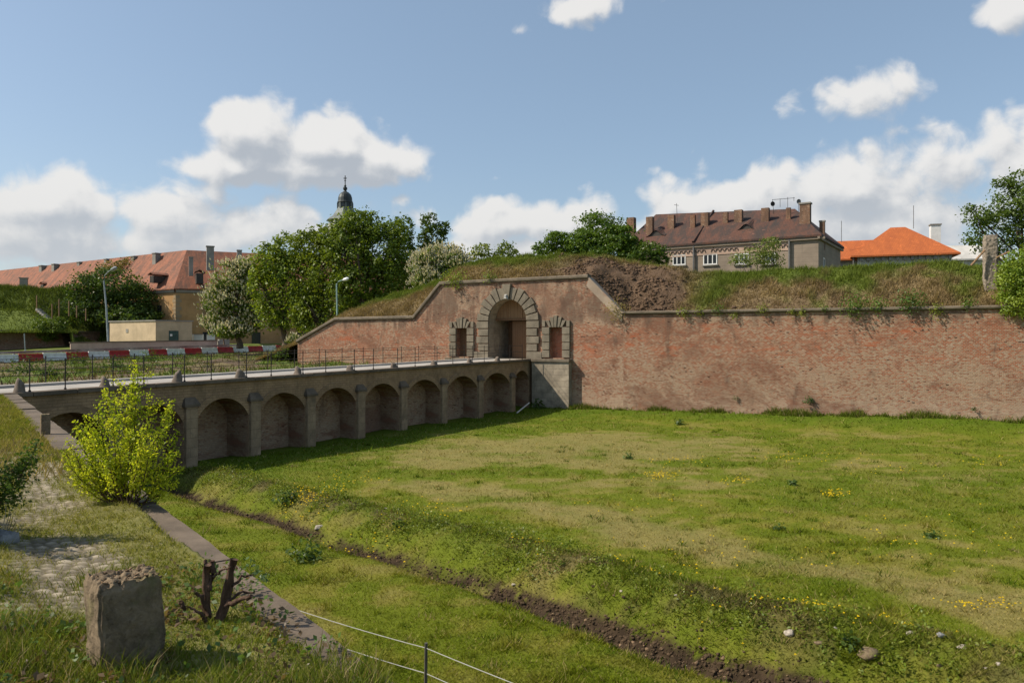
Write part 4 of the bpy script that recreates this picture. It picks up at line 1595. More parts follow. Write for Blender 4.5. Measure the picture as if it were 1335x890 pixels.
# ------------------------------------------------------------------ the yellow-green shrub at the coping
def leafy_shrub(name, label, base, stems, leaf, col, alt, seed, cat='shrub', leaves_per_m=95, stem_r=.009, spread=.05, droop=0.0, twig=True, mat='leaf'):
    """stems: list of tip offsets (x,y,z) from the base"""
    rng = np.random.default_rng(seed)
    t = thing(name, label, cat, base)
    b = np.array(base, float)
    st = MB(); C = []; K = []
    def run(p0, p1, bow, r0, r1, first):
        L = np.linalg.norm(p1 - p0)
        u = np.linspace(0, 1, 7)
        pts = p0 + (p1 - p0) * u[:, None] + bow * (np.sin(u * math.pi))[:, None] + rng.normal(size=(7, 3)) * .008 * L * (u * (1 - u) * 4)[:, None]
        st.tube(pts, list(np.linspace(r0, r1, 7)), 5)
        n = max(4, int(L * leaves_per_m))
        w = first + (1 - first) * rng.random(n)
        q = np.stack([np.interp(w, u, pts[:, k]) for k in range(3)], 1)
        C.append(q + rng.normal(size=(n, 3)) * spread * (1.15 - .6 * w)[:, None]); K.append(np.full(n, rng.normal()))
        return pts
    for s in stems:
        s = np.array(s, float)
        p0 = b + np.array([rng.normal() * .07, rng.normal() * .07, -.02])
        L = np.linalg.norm(s)
        out = np.array([s[0], s[1], 0]); 
        bow = out * .10 + np.array([0, 0, -.02 - droop])
        pts = run(p0, b + s, bow, stem_r, stem_r * .25, .36)
        if twig:
            for _ in range(int(4 + L * 3)):
                k = rng.integers(2, 6)
                a = pts[k]
                d = (b + s - p0) / L * .5 + rng.normal(size=3) * .42; d[2] = abs(d[2]) * .8 + .1
                d /= np.linalg.norm(d)
                run(a, a + d * L * rng.uniform(.09, .22), np.zeros(3), stem_r * .4, stem_r * .15, .05)
    C = np.concatenate(C); K = np.concatenate(K)
    S = leaf * (.55 + .75 * rng.random(len(C)))
    V, F = leaf_quads(C, S, rng, .4, None, .68, .18)
    np_mesh('foliage', V, F, MT[mat], np.repeat(tint_of(col, alt, K, rng, len(C), .4), 4, 0), t)
    st.build('stems', MT['bark_cut'], t, smooth=True)
    return t


def shrub_main():
    Yb = 8.05
    base = at(168, Yb, 655); base.z = 3.22
    def off(px, py, dy): 
        p = at(px, Yb + dy, py); return (p.x - base.x, p.y - base.y, p.z - base.z)
    rng = np.random.default_rng(2)
    st = [off(176, 470, .05), off(180, 482, 0), off(174, 492, -.05), off(138, 505, .1), off(155, 500, -.1), off(196, 515, .1), off(226, 520, -.1), off(222, 535, .1), off(126, 525, -.2), off(148, 512, .2),
          off(112, 540, .0), off(100, 548, .2), off(232, 560, -.1), off(88, 575, .05), off(228, 590, .2), off(236, 606, -.1), off(84, 600, -.25), off(82, 586, .1), off(236, 625, .1), off(95, 625, -.2)]
    for _ in range(24):
        a = rng.uniform(-1, 1)
        px = 162 + a * 66
        py = 525 + abs(a) * 50 + rng.uniform(0, 70)
        st.append(off(px, py, rng.uniform(-.55, .55)))
    leafy_shrub('roadside_shrub', 'bright yellow-green leafy shrub growing at the path edge in front of the bridge', tuple(base), st, .029, (.21, .29, .014), (.54, .57, .05), 31,
                leaves_per_m=180, stem_r=.009, spread=.036, mat='leaf_thin')


shrub_main()


def shrub_left():
    # darker bush at the left edge of the view, with fine feathery leaves
    base = cp(4.35, 1.92, 3.40)
    rng = np.random.default_rng(8)
    st = []
    for _ in range(46):
        a = rng.uniform(0, 6.28); r = rng.uniform(.1, .78)
        st.append((math.cos(a) * r, math.sin(a) * r, rng.uniform(.35, 1.12) * (1.15 - r * .45)))
    leafy_shrub('dark_bush', 'dark green bush with fine leaves at the left edge of the cobbled path', base, st, .032, (.060, .105, .018), (.10, .155, .026), 33, leaves_per_m=420, spread=.06)


shrub_left()


# ------------------------------------------------------------------ foreground: broken stone post, cut shrub, small post, slab
def rough_block(name, label, cat, base, size, ax, seed, mat, top_rough, side_rough, res=26, group=None, lean=(0, 0)):
    """a weathered block: a fine box whose faces are worn by noise"""
    rng = np.random.default_rng(seed)
    l, w, h = size
    V = []; F = []
    def face(o, du, dv, nu, nv):
        i0 = len(V)
        for j in range(nv + 1):
            for i in range(nu + 1):
                V.append(o + du * (i / nu) + dv * (j / nv))
        for j in range(nv):
            for i in range(nu):
                a = i0 + j * (nu + 1) + i
                F.append((a, a + 1, a + nu + 2, a + nu + 1))
    x = np.array([l, 0, 0.]); y = np.array([0, w, 0.]); z = np.array([0, 0, h]); o = np.array([-l / 2, -w / 2, 0.])
    n = res; nz = int(res * h / l)
    face(o, x, z, n, nz); face(o + x, y, z, n, nz); face(o + x + y, -x, z, n, nz); face(o + y, -y, z, n, nz); face(o + z, x, y, n, n)
    V = np.array(V)
    # round the arrises
    c = V.copy(); c[:, 2] -= h / 2
    q = np.abs(c) / (np.array([l, w, h]) / 2)
    rr = np.sort(q, 1)
    edge = sstep(rr[:, 1], .86, 1.0)
    V[:, :2] *= (1 - .09 * edge)[:, None]
    sc = 9.0
    nn = np.stack([vnoise3(V[:, 0] * sc + 5, V[:, 1] * sc, V[:, 2] * sc, seed + k) - .5 for k in range(3)], 1)
    n2 = np.stack([vnoise3(V[:, 0] * 30 + 5, V[:, 1] * 30, V[:, 2] * 30, seed + 7 + k) - .5 for k in range(3)], 1)
    n4 = np.stack([vnoise3(V[:, 0] * 26 + 2, V[:, 1] * 26, V[:, 2] * 4, seed + 21 + k) - .5 for k in range(3)], 1)
    n4[:, 2] = 0
    V = V + (nn * .9 + n2 * .45 + n4 * .8) * side_rough
    tz = sstep(V[:, 2] / h, .72, 1.0)
    V[:, 2] += tz * (top_rough * (1.2 * (vnoise3(V[:, 0] * 7 + 3, V[:, 1] * 7, 0 * V[:, 0], seed + 3) - .6) + .55 * (vnoise3(V[:, 0] * 24, V[:, 1] * 24, 0 * V[:, 0], seed + 4) - .5) + 1.0 * (vnoise3(V[:, 0] * 60, V[:, 1] * 60, 0 * V[:, 0], seed + 5) - .5)))
    V[:, 0] += V[:, 2] * lean[0]; V[:, 1] += V[:, 2] * lean[1]
    X = base[0] + V[:, 0] * ax[0] - V[:, 1] * ax[1]
    Yy = base[1] + V[:, 0] * ax[1] + V[:, 1] * ax[0]
    P = np.stack([X, Yy, base[2] + V[:, 2]], 1)
    ob = np_mesh(name, P, np.array(F), mat, None, None, base, False)
    tag(ob, label, cat, group)
    return ob


def mat_rock(name, c, moss=.0):
    m, nt, b = new_mat(name, .95, .15)
    o = objv(nt)
    n1 = nt.noise(o, 7, 7, .7, .3); n2 = nt.noise(o, 42, 5, .7)
    col = nt.mix(nt.step(n1, .3, .7), tuple(x * .5 for x in c), tuple(x * 1.3 for x in c))
    col = nt.mix(nt.math('MULTIPLY', nt.step(n2, .45, .75), .6), col, tuple(x * 1.55 for x in c))
    pit = nt.step(nt.noise(o, 26, 3, .5), .38, .28)
    col = nt.mix(nt.math('MULTIPLY', pit, .6), col, tuple(x * .3 for x in c))
    if moss:
        col = nt.mix(nt.math('MULTIPLY', nt.step(nt.noise(o, 5, 4, .6), .5, .65), moss), col, (.13, .13, .04))
    nt.put(b.inputs['Base Color'], col)
    bump(nt, b, nt.math('ADD', nt.math('MULTIPLY', n1, .8), n2), .9, .012)
    return m


MT['rock'] = mat_rock('weathered_rock', (.185, .138, .088), .45)
MT['rock_pale'] = mat_rock('pale_rock', (.42, .37, .30))
MT['rock_grey'] = mat_rock('grey_rock', (.24, .24, .235))
bs = at(163, 3.92, 862); bs.z = 3.27
post_ = rough_block('broken_stone_post', 'broken square stone post with a crumbled top, standing in the grass beside the cut shrub', 'stone post', tuple(bs), (.305, .27, .53), (math.cos(R(42)), math.sin(R(42))), 5,
            MT['rock'], .034, .016, 46, lean=(.0, .02))
_r = np.random.default_rng(14)
_n = 260
_a = np.stack([_r.uniform(-.14, .14, _n), _r.uniform(-.12, .12, _n)], 1)
_c = np.stack([bs.x + _a[:, 0] * math.cos(R(42)) - _a[:, 1] * math.sin(R(42)), bs.y + .01 + _a[:, 0] * math.sin(R(42)) + _a[:, 1] * math.cos(R(42)), bs.z + .515 + _r.uniform(-.012, .02, _n)], 1)
lumps('crumbled_top', _c, .003 + .010 * _r.random(_n) ** 1.8, np.array([.20, .135, .08]) * _r.uniform(.45, 1.3, (_n, 1)), _r, MT['ground'], .6, post_)
sp = at(59, 14.0, 566); sp.z = 3.17
rough_block('stone_post', 'short dark square stone post beside the coping near the bridge', 'stone post', tuple(sp), (.15, .15, .48), (math.cos(R(38)), math.sin(R(38))), 6, MT['rock'], .012, .008, 10)
sl = at(2, 6.3, 703); sl.z = 3.33
rough_block('stone_slab', 'grey stone slab lying under the dark bush at the left edge', 'stone slab', tuple(sl), (.24, .16, .09), (math.cos(R(-25)), math.sin(R(-25))), 9, MT['rock_grey'], .012, .008, 12)


def cut_shrub():
    Yb = 4.62
    b = at(280, Yb, 822); b.z = 3.20
    t = thing('cut_shrub', 'dark sawn-off shrub stump with bare stubby branches by the coping', 'shrub stump', tuple(b))
    mb = MB()
    def pt(px, py, dy=0): return at(px, Yb + dy, py)
    rng = np.random.default_rng(4)
    def limb(pp, r0, r1):
        pts = [pt(*p) for p in pp]
        u = np.linspace(0, 1, 9)
        k = np.linspace(0, 1, len(pts))
        arr = np.array([tuple(p) for p in pts])
        q = np.stack([np.interp(u, k, arr[:, i]) for i in range(3)], 1) + rng.normal(size=(9, 3)) * .004
        rad = [.78 * (r0 + (r1 - r0) * x) * (1 + .12 * rng.normal()) for x in u]
        mb.tube(q, rad, 8)
    limb([(276, 835), (268, 790, .02), (270, 735, .0)], .042, .026)
    limb([(272, 800), (262, 776, -.03), (254, 773, -.05)], .022, .010)
    limb([(270, 775), (279, 745, .02), (276, 731, .02)], .026, .020)
    limb([(268, 765), (266, 740, .03), (268, 730, .05)], .018, .012)
    limb([(278, 835), (293, 790, .03), (304, 728, .0)], .045, .028)
    limb([(296, 785), (312, 772, .05), (330, 771, .08)], .016, .006)
    limb([(294, 790), (312, 782, -.03), (327, 777, -.06)], .022, .014)
    limb([(301, 765), (315, 752, .06), (332, 748, .1)], .013, .006)
    limb([(279, 752), (290, 742, -.04), (300, 738, -.08)], .011, .005)
    limb([(284, 830), (262, 800, -.07), (244, 790, -.09)], .018, .007)
    limb([(240, 800, -.05), (238, 786, -.05), (236, 784, -.06)], .02, .014)
    mb.build('stems', MT['bark_cut'], t, smooth=True)
    C = []
    for (px, py, n, s) in ((335, 745, 40, 10), (320, 735, 24, 8), (345, 752, 26, 6)):
        for _ in range(n):
            C.append(tuple(pt(px + rng.normal() * s, py + rng.normal() * s * .6, .12 + .05 * rng.normal())))
    C = np.array(C)
    V, F = leaf_quads(C, .028 * (.7 + .6 * rng.random(len(C))), rng, .6)
    np_mesh('sprouts', V, F, MT['leaf'], np.repeat(np.array([.09, .14, .05]) * (.8 + .5 * rng.random((len(C), 1))), 4, 0), t)


cut_shrub()


# ------------------------------------------------------------------ foreground and path grass, weeds
def near_grass():
    rng = np.random.default_rng(17)
    X, Y, Z, H, Wd, C, LN = [], [], [], [], [], [], []
    def add(a, w, h, wd, c, ln=.5):
        q = L0 + a[:, None] * DL + w[:, None] * WL
        X.append(q[:, 0]); Y.append(q[:, 1]); Z.append(path_z(a, w)); H.append(h); Wd.append(wd); C.append(c); LN.append(np.full(len(a), ln))
    # tall grass in front
    n = 95000
    a = rng.uniform(-2.6, 3.0, n); w = rng.uniform(.05, 3.6, n)
    tus = fbm2(a * 3.2, w * 3.2, 81, 3)
    edge = sstep(w + .9 * (fbm2(a * 1.5, w * 1.5, 82, 3) - .5), .45 + .0 * a, .95 + .0 * a)
    edge = np.maximum(edge, sstep(a + .8 * (tus - .5), .75, .1))
    lane = path_cover(a, w)
    keep = rng.random(n) < np.clip(edge * (.30 + .80 * lane), .0, 1) * sstep(tus, .12, .50)
    a, w, tus = a[keep], w[keep], tus[keep]
    n = len(a)
    h = (.03 + .085 * rng.random(n) ** 1.5) * (.55 + 1.1 * sstep(tus, .4, .7)) * (1 + .35 * sstep(a, 1.0, -.5))
    k = rng.random((n, 1))
    c = np.array([.075, .115, .014]) * (1 - k) + np.array([.185, .205, .036]) * k
    dry = rng.random(n) < .18 + .25 * sstep(fbm2(a * 1.2, w * 1.2, 83, 3), .5, .7)
    c[dry] = np.array([.30, .24, .12]) * (.6 + .6 * rng.random((dry.sum(), 1)))
    add(a, w, h, .0035 + .0035 * rng.random(n), c, .6)
    # short tufts all along the path
    n = 380000
    a = rng.random(n) ** 1.35 * (A_BR + .5) - .3; w = rng.uniform(.24, 3.0, n) * (1 + .03 * a)
    cov = path_cover(a, w)
    tus = fbm2(a * 4.5, w * 4.5, 84, 3)
    keep = rng.random(n) < np.clip(cov * 1.4, .14, 1) * sstep(tus, .14, .46)
    a, w, tus = a[keep], w[keep], tus[keep]
    n = len(a)
    far = sstep(a, 5, 18)
    h = (.020 + .045 * rng.random(n) ** 1.6) * (1 + 1.2 * sstep(w, 1.5, 2.3) + 1.0 * far)
    k = np.clip(fbm2(a * .8, w * .8, 85, 3)[:, None] * 1.6 - .3 + .25 * rng.normal(size=(n, 1)), 0, 1)
    c = np.array([.135, .170, .020]) * (1 - k) + np.array([.270, .245, .060]) * k
    c *= .7 + .6 * rng.random((n, 1))
    add(a, w, h, .004 + .010 * far + .004 * rng.random(n), c, .8)
    # dry straw at the upper end
    n = 16000
    a = rng.uniform(7, A_BR + .3, n); w = rng.uniform(.45, 5.0, n)
    keep = rng.random(n) < sstep(fbm2(a * .7, w * .7, 86, 3), .42, .62)
    a, w = a[keep], w[keep]; n = len(a)
    add(a, w, .06 + .16 * rng.random(n), .008 + .008 * rng.random(n), np.array([.26, .21, .09]) * (.6 + .7 * rng.random((n, 1))), .7)
    X = np.concatenate(X); Y = np.concatenate(Y); Z = np.concatenate(Z); H = np.concatenate(H); Wd = np.concatenate(Wd); C = np.concatenate(C); LN = np.concatenate(LN)
    o = blades('path_grass', X, Y, Z, H, Wd, LN, C, rng, two=True)
    tag(o, 'uneven green and dry grass growing over the cobbled path and the bank in front', 'grass', kind='stuff')
    # broad leaved weeds and dead leaves
    C = []; S = []; T = []
    for _ in range(620):
        a = rng.uniform(-2.0, 2.6); w = rng.uniform(.1, 2.6)
        if path_cover(np.array([a]), np.array([w]))[0] < .5 and a > .6: continue
        q = cp(a, w, float(path_z(a, w)))
        m = rng.integers(5, 14)
        ang = rng.random(m) * 6.28; r = rng.uniform(.02, .08, m)
        C.append(np.stack([q[0] + np.cos(ang) * r, q[1] + np.sin(ang) * r, q[2] + rng.uniform(.01, .09, m)], 1))
        S.append(rng.uniform(.022, .055, m))
        t = np.array([.085, .14, .03]) if rng.random() < .62 else np.array([.13, .09, .05])
        T.append(t * rng.uniform(.7, 1.4, (m, 1)))
    C = np.concatenate(C); S = np.concatenate(S); T = np.concatenate(T)
    V, F = leaf_quads(C, S, rng, .9, None, .6, .15)
    o = np_mesh('ground_weeds', V, F, MT['leaf'], np.repeat(T, 4, 0))
    tag(o, 'low broad leaved weeds and a few dead leaves among the front grass', 'weeds', kind='stuff')


near_grass()

# dry stems beside the left slab
dm = MB()
rg = np.random.default_rng(12)
for k in range(5):
    p = at(3 + k * 3, 6.25 + .05 * k, 690); q = at(8 + k * 2 + rg.normal() * 3, 6.25, 655 + 6 * k)
    dm.tube([p, (p + q) / 2 + Vector((.01, 0, .01)), q], [.004, .003, .002], 5)
tag(dm.build('dry_stalks', mat_flat('dry_stalk', (.45, .37, .24), .9), None, tuple(at(6, 6.25, 690))), 'few pale dry stalks leaning beside the grey slab under the bush', 'stalks')


# ------------------------------------------------------------------ electric fence in the moat
def electric_fence():
    pts = [(-8.6, 16.5), (-3.9, 12.75), (-1.23, 10.9), (1.9, 8.2)]
    t = thing('electric_fence', 'thin electric fence with slim dark post and white tape crossing the grass near the coping', 'fence', (-1.23, 10.9, 0))
    pm = mat_flat('fence_post_paint', (.09, .085, .075), .7)
    tm = mat_flat('white_fence_tape', (.50, .50, .47), .6, var=.05)
    for i, (x, y) in enumerate(pts):
        z0 = float(moat_fields(np.array([x]), np.array([y]))[0][0])
        mb = MB(); mb.tube([(x, y, z0 - .2), (x + .01, y, .70)], [.026, .022], 7)
        mb.build('post', pm, t)
    for h in (.63, .27):
        mb = MB()
        for (x0, y0), (x1, y1) in zip(pts[:-1], pts[1:]):
            u = np.linspace(0, 1, 9)
            c = [Vector((x0 + (x1 - x0) * s, y0 + (y1 - y0) * s, h - .10 * s * (1 - s))) for s in u]
            for p, q in zip(c[:-1], c[1:]):
                mb.hexa([p + Vector((0, .002, -.005)), q + Vector((0, .002, -.005)), q + Vector((0, -.002, -.005)), p + Vector((0, -.002, -.005))],
                        [p + Vector((0, .002, .005)), q + Vector((0, .002, .005)), q + Vector((0, -.002, .004)), p + Vector((0, -.002, .005))])
        mb.build('tape', tm, t)


electric_fence()

# ------------------------------------------------------------------ stones along the ditch
ROCKS = [(415, 687, 14, 'rock_pale', 'pale flat stone in the muddy ditch, farthest left'), (520, 664, 8, 'rock_pale', 'small pale stone on the ditch bank left of the meadow centre'),
         (503, 663, 6, 'rock_pale', 'tiny pale stone, left of two on the ditch bank'), (670, 762, 7, 'rock_pale', 'small white stone beside the middle of the muddy ditch'),
         (1030, 826, 18, 'rock_pale', 'pale stone lump on the mound left of the dock weed'), (1068, 838, 15, 'rock', 'brownish stone half sunk in the mound next to the dock weed'),
         (1130, 852, 34, 'rock', 'large flat tan stone lying on the mound right of the dock weed'), (1188, 826, 14, 'rock_pale', 'pale pointed stone on top of the mound'),
         (1227, 829, 13, 'rock_grey', 'rounded grey stone on top of the mound'), (1256, 845, 18, 'rock_pale', 'big pale rounded stone at the right end of the mound'),
         (1275, 842, 6, 'rock_pale', 'small upright pale stone right of the big rounded one'), (1302, 867, 9, 'rock_pale', 'pale stone near the lower right corner'),
         (1225, 868, 9, 'rock', 'small tan stone on the near side of the mound'), (1285, 870, 6, 'rock_pale', 'little white stone, second from the lower right corner'),
         (1089, 818, 8, 'rock_pale', 'whitish stone on bare soil above the dock weed'), (810, 771, 6, 'rock_pale', 'small white stone at the near side of the ditch bank'),
         (882, 776, 6, 'rock_pale', 'small white stone on the grass above the ditch middle'), (895, 868, 5, 'rock_pale', 'small stone on the near grass below the ditch')]
for i, (px, py, wpx, mt, lab) in enumerate(ROCKS):
    rg = np.random.default_rng(200 + i)
    X, Y, z = on_ground(px, py)
    r = max(.035, wpx / F_PX * Y / 2) * 1.05
    d = sphere_dirs(260, rg)
    # rounded hull: lat-long sphere worn by noise and cut flat by a few planes
    U, Vv = np.meshgrid(np.linspace(0, 2 * math.pi, 19), np.linspace(0, math.pi, 11))
    D = np.stack([np.sin(Vv) * np.cos(U), np.sin(Vv) * np.sin(U), np.cos(Vv)], -1)
    rad = np.ones(U.shape)
    for _ in range(11):
        nrm = sphere_dirs(1, rg)[0]; cut = rg.uniform(.50, .88)
        dd = D @ nrm
        rad = np.where(dd > 1e-3, np.minimum(rad, cut / np.maximum(dd, 1e-3)), rad)
    rad = rad * (.92 + .16 * vnoise3(D[..., 0] * 3 + 9, D[..., 1] * 3, D[..., 2] * 3, 210 + i))
    P = D * rad[..., None] * np.array([r, r * .8, r * .62])
    ob = grid_mesh('field_stone', X + P[..., 0], Y + P[..., 1], z + P[..., 2] - r * .08, MT[mt], None, False, (X, Y, z))
    tag(ob, lab, 'stone', 'stones along the ditch')


def weed_clump(name, label, px, py, size, leaf, n, col, seed, z=None, Y=None, cat='weed', group=None):
    rg = np.random.default_rng(seed)
    if Y is None:
        X, Y, z = on_ground(px, py)
    else:
        X = (px - 667.5) / F_PX * Y
    d = sphere_dirs(n, rg); d[:, 2] = np.abs(d[:, 2]) * 1.05
    c = np.array([X, Y, z]) + d * size * (.25 + .75 * rg.random((n, 1)))
    V, F = leaf_quads(c, leaf * (.6 + .8 * rg.random(n)), rg, .6, d, .55, .15)
    ob = np_mesh(name, V, F, MT['leaf'], np.repeat(np.array(col) * (.7 + .6 * rg.random((n, 1))), 4, 0), None, (X, Y, z))
    return tag(ob, label, cat, group)


for i, (px, py, s, lf, n, lab) in enumerate([
        (1106, 842, .22, .11, 70, 'dark broad leaved dock plant growing on the mound among stones'),
        (1033, 632, .22, .13, 60, 'dark leafy dock plant in the dry middle of the meadow'),
        (886, 553, .40, .17, 90, 'low dark green plant clump near the wall foot, left of centre'),
        (520, 686, .18, .10, 60, 'small dark clump of weed on the far bank of the ditch'),
        (374, 655, .45, .12, 160, 'leafy green weed clump beside the ditch near the bridge'),
        (400, 730, .55, .10, 240, 'leafy green weed clump in the near grass below the coping'),
        (1215, 700, .24, .08, 110, 'green weed patch in the right part of the meadow'),
        (820, 598, .28, .11, 90, 'dark green weed patch in the middle meadow'),
        (700, 532, .7, .22, 110, 'rank green weeds at the foot of the stone plinth'),
        (1016, 690, .2, .08, 70, 'small green tuft of weed right of the dry strip')]):
    weed_clump('meadow_weed', lab, px, py, s, lf, n, (.075, .125, .025), 300 + i)
# ================================================================== earth rampart behind the wall
CREST = [(380, 444), (430, 417), (500, 387), (537, 376.5), (574, 364), (599, 347), (624, 337), (673, 333.5), (722, 331), (784, 332), (805, 338), (835, 345), (866, 345), (891, 353), (914, 356), (978, 354), (1027, 350.5),
         (1052, 349), (1110, 346.5), (1160, 344.5), (1227, 342), (1252, 343), (1279, 347), (1340, 347), (1500, 345)]
CX = np.array([c[0] for c in CREST]); CY = np.array([c[1] for c in CREST])
_ss = np.linspace(-30, S_END, 400)
_vc = 4.6
_q = wps(_ss, np.full(400, _vc))
_px = 667.5 + F_PX * _q[:, 0] / _q[:, 1]
_cz = EYE - (np.interp(_px, CX, CY) - HORIZON) / F_PX * _q[:, 1]
_cz = np.where(_ss < -23, _cz - (-23 - _ss) * .35, _cz)
_kern = np.ones(9) / 9
_cz = np.convolve(np.pad(_cz, 4, mode='edge'), _kern, mode='valid')


def bank_z(s, v):
    tz = np.interp(s, PS, PZ) - .02
    tz = np.where(s < S_BEG, 4.75 - (S_BEG - s) * .30, tz)
    cz = np.maximum(np.interp(s, _ss, _cz) - .12, tz + .1)
    u = np.clip((v - .45) / (_vc - .45), 0, 1)
    prof = u ** .85 * (1.25 - .25 * u)
    z = tz + (cz - tz) * prof
    z = z + np.where(v > _vc, -.04 * (v - _vc), 0)
    z = z - sstep(v, 8.0, 20.0) * (z - 3.2)
    n = fbm2(s * .55, v * .55, 91, 4) - .5
    n2 = fbm2(s * 2.1, v * 2.1, 92, 3) - .5
    m = sstep(v, .4, 1.0) * sstep(v, 14, 8)
    dirt = sstep(s, -1.0, 3.0) * sstep(s, 14, 9)
    return z + m * (.34 * n + (.17 + .22 * dirt) * n2)


def bank_cover(s, v):
    """0 bare soil, then dry grass, then green"""
    n = fbm2(s * .33, v * .5, 93, 4); n2 = fbm2(s * 1.2, v * 1.2, 94, 3)
    right = sstep(s, 9, 13)
    g_left = sstep(v + 2.4 * (n - .5) + 1.4 * (n2 - .5), 2.1, 3.7) * sstep(s, 3.5, -1.0)
    g_right = right * sstep(v * .34 + 2.6 * (n - .5) + 1.1 * (n2 - .5), .62, 1.45)
    g_mid = sstep(s, -6, -3) * sstep(s, 6, 2) * sstep(v + 2 * (n2 - .5), 3.3, 4.4)
    green = np.clip(np.maximum(np.maximum(g_left, g_right), g_mid), 0, 1)
    green = np.where(v > 4.9, np.maximum(green, .7), green)
    dirt = sstep(s + 3 * (n2 - .5), -1.5, 2.5) * sstep(s + 5 * (n - .5), 13.5, 9.0) * sstep(v, 4.9, 4.1)
    low_dirt = sstep(s, 12, 18) * sstep(v + 2.5 * (n2 - .5), 2.4, .8) * .6 * sstep(s, 24, 18)
    bare = np.clip(np.maximum(dirt * .95, low_dirt), 0, 1) * (1 - green * .75)
    return green, bare, n2


def bank_tint(s, v):
    g, b, n2 = bank_cover(s, v)
    c = np.array([.225, .165, .085]) * np.ones(np.shape(s) + (3,)) * (.75 + .5 * n2[..., None])
    gc = np.array([.085, .125, .022]) * (1 - n2[..., None]) + np.array([.15, .18, .035]) * n2[..., None]
    c = c * (1 - g[..., None]) + gc * g[..., None]
    dc = np.array([.118, .076, .049]) * (.65 + .8 * fbm2(s * 2.5, v * 2.5, 95, 3)[..., None])
    c = c * (1 - b[..., None]) + dc * b[..., None]
    return c, g, b


def build_bank():
    ss = np.arange(-30, S_END, .17); vv = np.concatenate([np.arange(.30, 6.0, .15), np.arange(6.0, 22, .8)])
    S, Vv = np.meshgrid(ss, vv)
    z = bank_z(S, Vv)
    q = wps(S, Vv)
    c, g, b = bank_tint(S, Vv)
    o = grid_mesh('rampart_bank', q[..., 0], q[..., 1], z, ground_mat, c * .85)
    tag(o, kind='structure')
    # grass
    rng = np.random.default_rng(27)
    n = 210000
    s = rng.uniform(-29, S_END, n); v = .42 + 7.5 * rng.random(n) ** 1.25
    c, g, b = bank_tint(s, v)
    keep = rng.random(n) > b * .90
    s, v, c, g, b = s[keep], v[keep], c[keep], g[keep], b[keep]
    n = len(s)
    q = wps(s, v); z = bank_z(s, v)
    tus = fbm2(s * 1.5, v * 1.5, 96, 3)
    H = (.09 + .20 * rng.random(n) ** 1.5) * (.6 + 1.1 * sstep(tus, .35, .7)) * (1 - .35 * b)
    c = c * (.68 + .66 * rng.random((n, 1))) * 1.1
    o = blades('bank_grass', q[:, 0], q[:, 1], z, H, .035 + .035 * rng.random(n), .6, c, rng)
    tag(o, 'green and dried brown grass growing on the earth bank above the wall', 'grass', kind='stuff')


build_bank()


def bank_clods():
    rng = np.random.default_rng(58)
    n = 9000
    s = rng.uniform(-1, 15, n); v = .6 + 4.2 * rng.random(n)
    g, b, n2 = bank_cover(s, v)
    keep = rng.random(n) < b * sstep(fbm2(s * .8, v * .8, 97, 3), .35, .6)
    s, v = s[keep], v[keep]; n = len(s)
    q = wps(s, v); z = bank_z(s, v)
    S = .025 + .13 * rng.random(n) ** 3.5
    T = np.array([.105, .068, .044]) * (.6 + .9 * rng.random((n, 1)))
    o = lumps('earth_clods', np.stack([q[:, 0], q[:, 1], z], 1), S, T, rng, ground_mat)
    tag(o, 'clods of bare brown earth on the collapsed slope right of the gateway', 'clods', kind='stuff')


bank_clods()


# ------------------------------------------------------------------ plants on the cornice and the wall
def wall_plant(px, s_guess, z, v, size, leaf, n, col, label, seed, hang=0.0):
    if z < 3: z += .16; v = -.02; size *= 1.3; n = int(n * 1.8)
    col = np.array(col) * 1.35
    # find s for the picture column
    lo, hi_ = -25.0, 41.0
    for _ in range(50):
        m_ = (lo + hi_) / 2
        q = wps(np.array([m_]), np.array([v]))[0]
        if 667.5 + F_PX * q[0] / q[1] < px: lo = m_
        else: hi_ = m_
    q = wps(np.array([lo]), np.array([v]))[0]
    zz = top_z(lo) + z if z < 3 else z - 10
    rg = np.random.default_rng(seed)
    d = sphere_dirs(n, rg)
    rr = .25 + .75 * rg.random((n, 1))
    c = np.array([q[0], q[1], zz]) + d * rr * size * np.array([1.1, .45, .8]) 
    c[:, 2] -= hang * rg.random(n) * size
    c[:, :2] -= np.array([math.sin(AL2), math.cos(AL2)]) * .12
    V, F = leaf_quads(c, leaf * (.6 + .8 * rg.random(n)), rg, .4, d, .6, .15)
    T = np.repeat(np.array(col) * (.65 + .7 * rg.random((n, 1))), 4, 0)
    ob = np_mesh('wall_plant', V, F, MT['leaf'], T, None, (q[0], q[1], zz))
    return tag(ob, label, 'plant', 'plants rooted in the old wall')


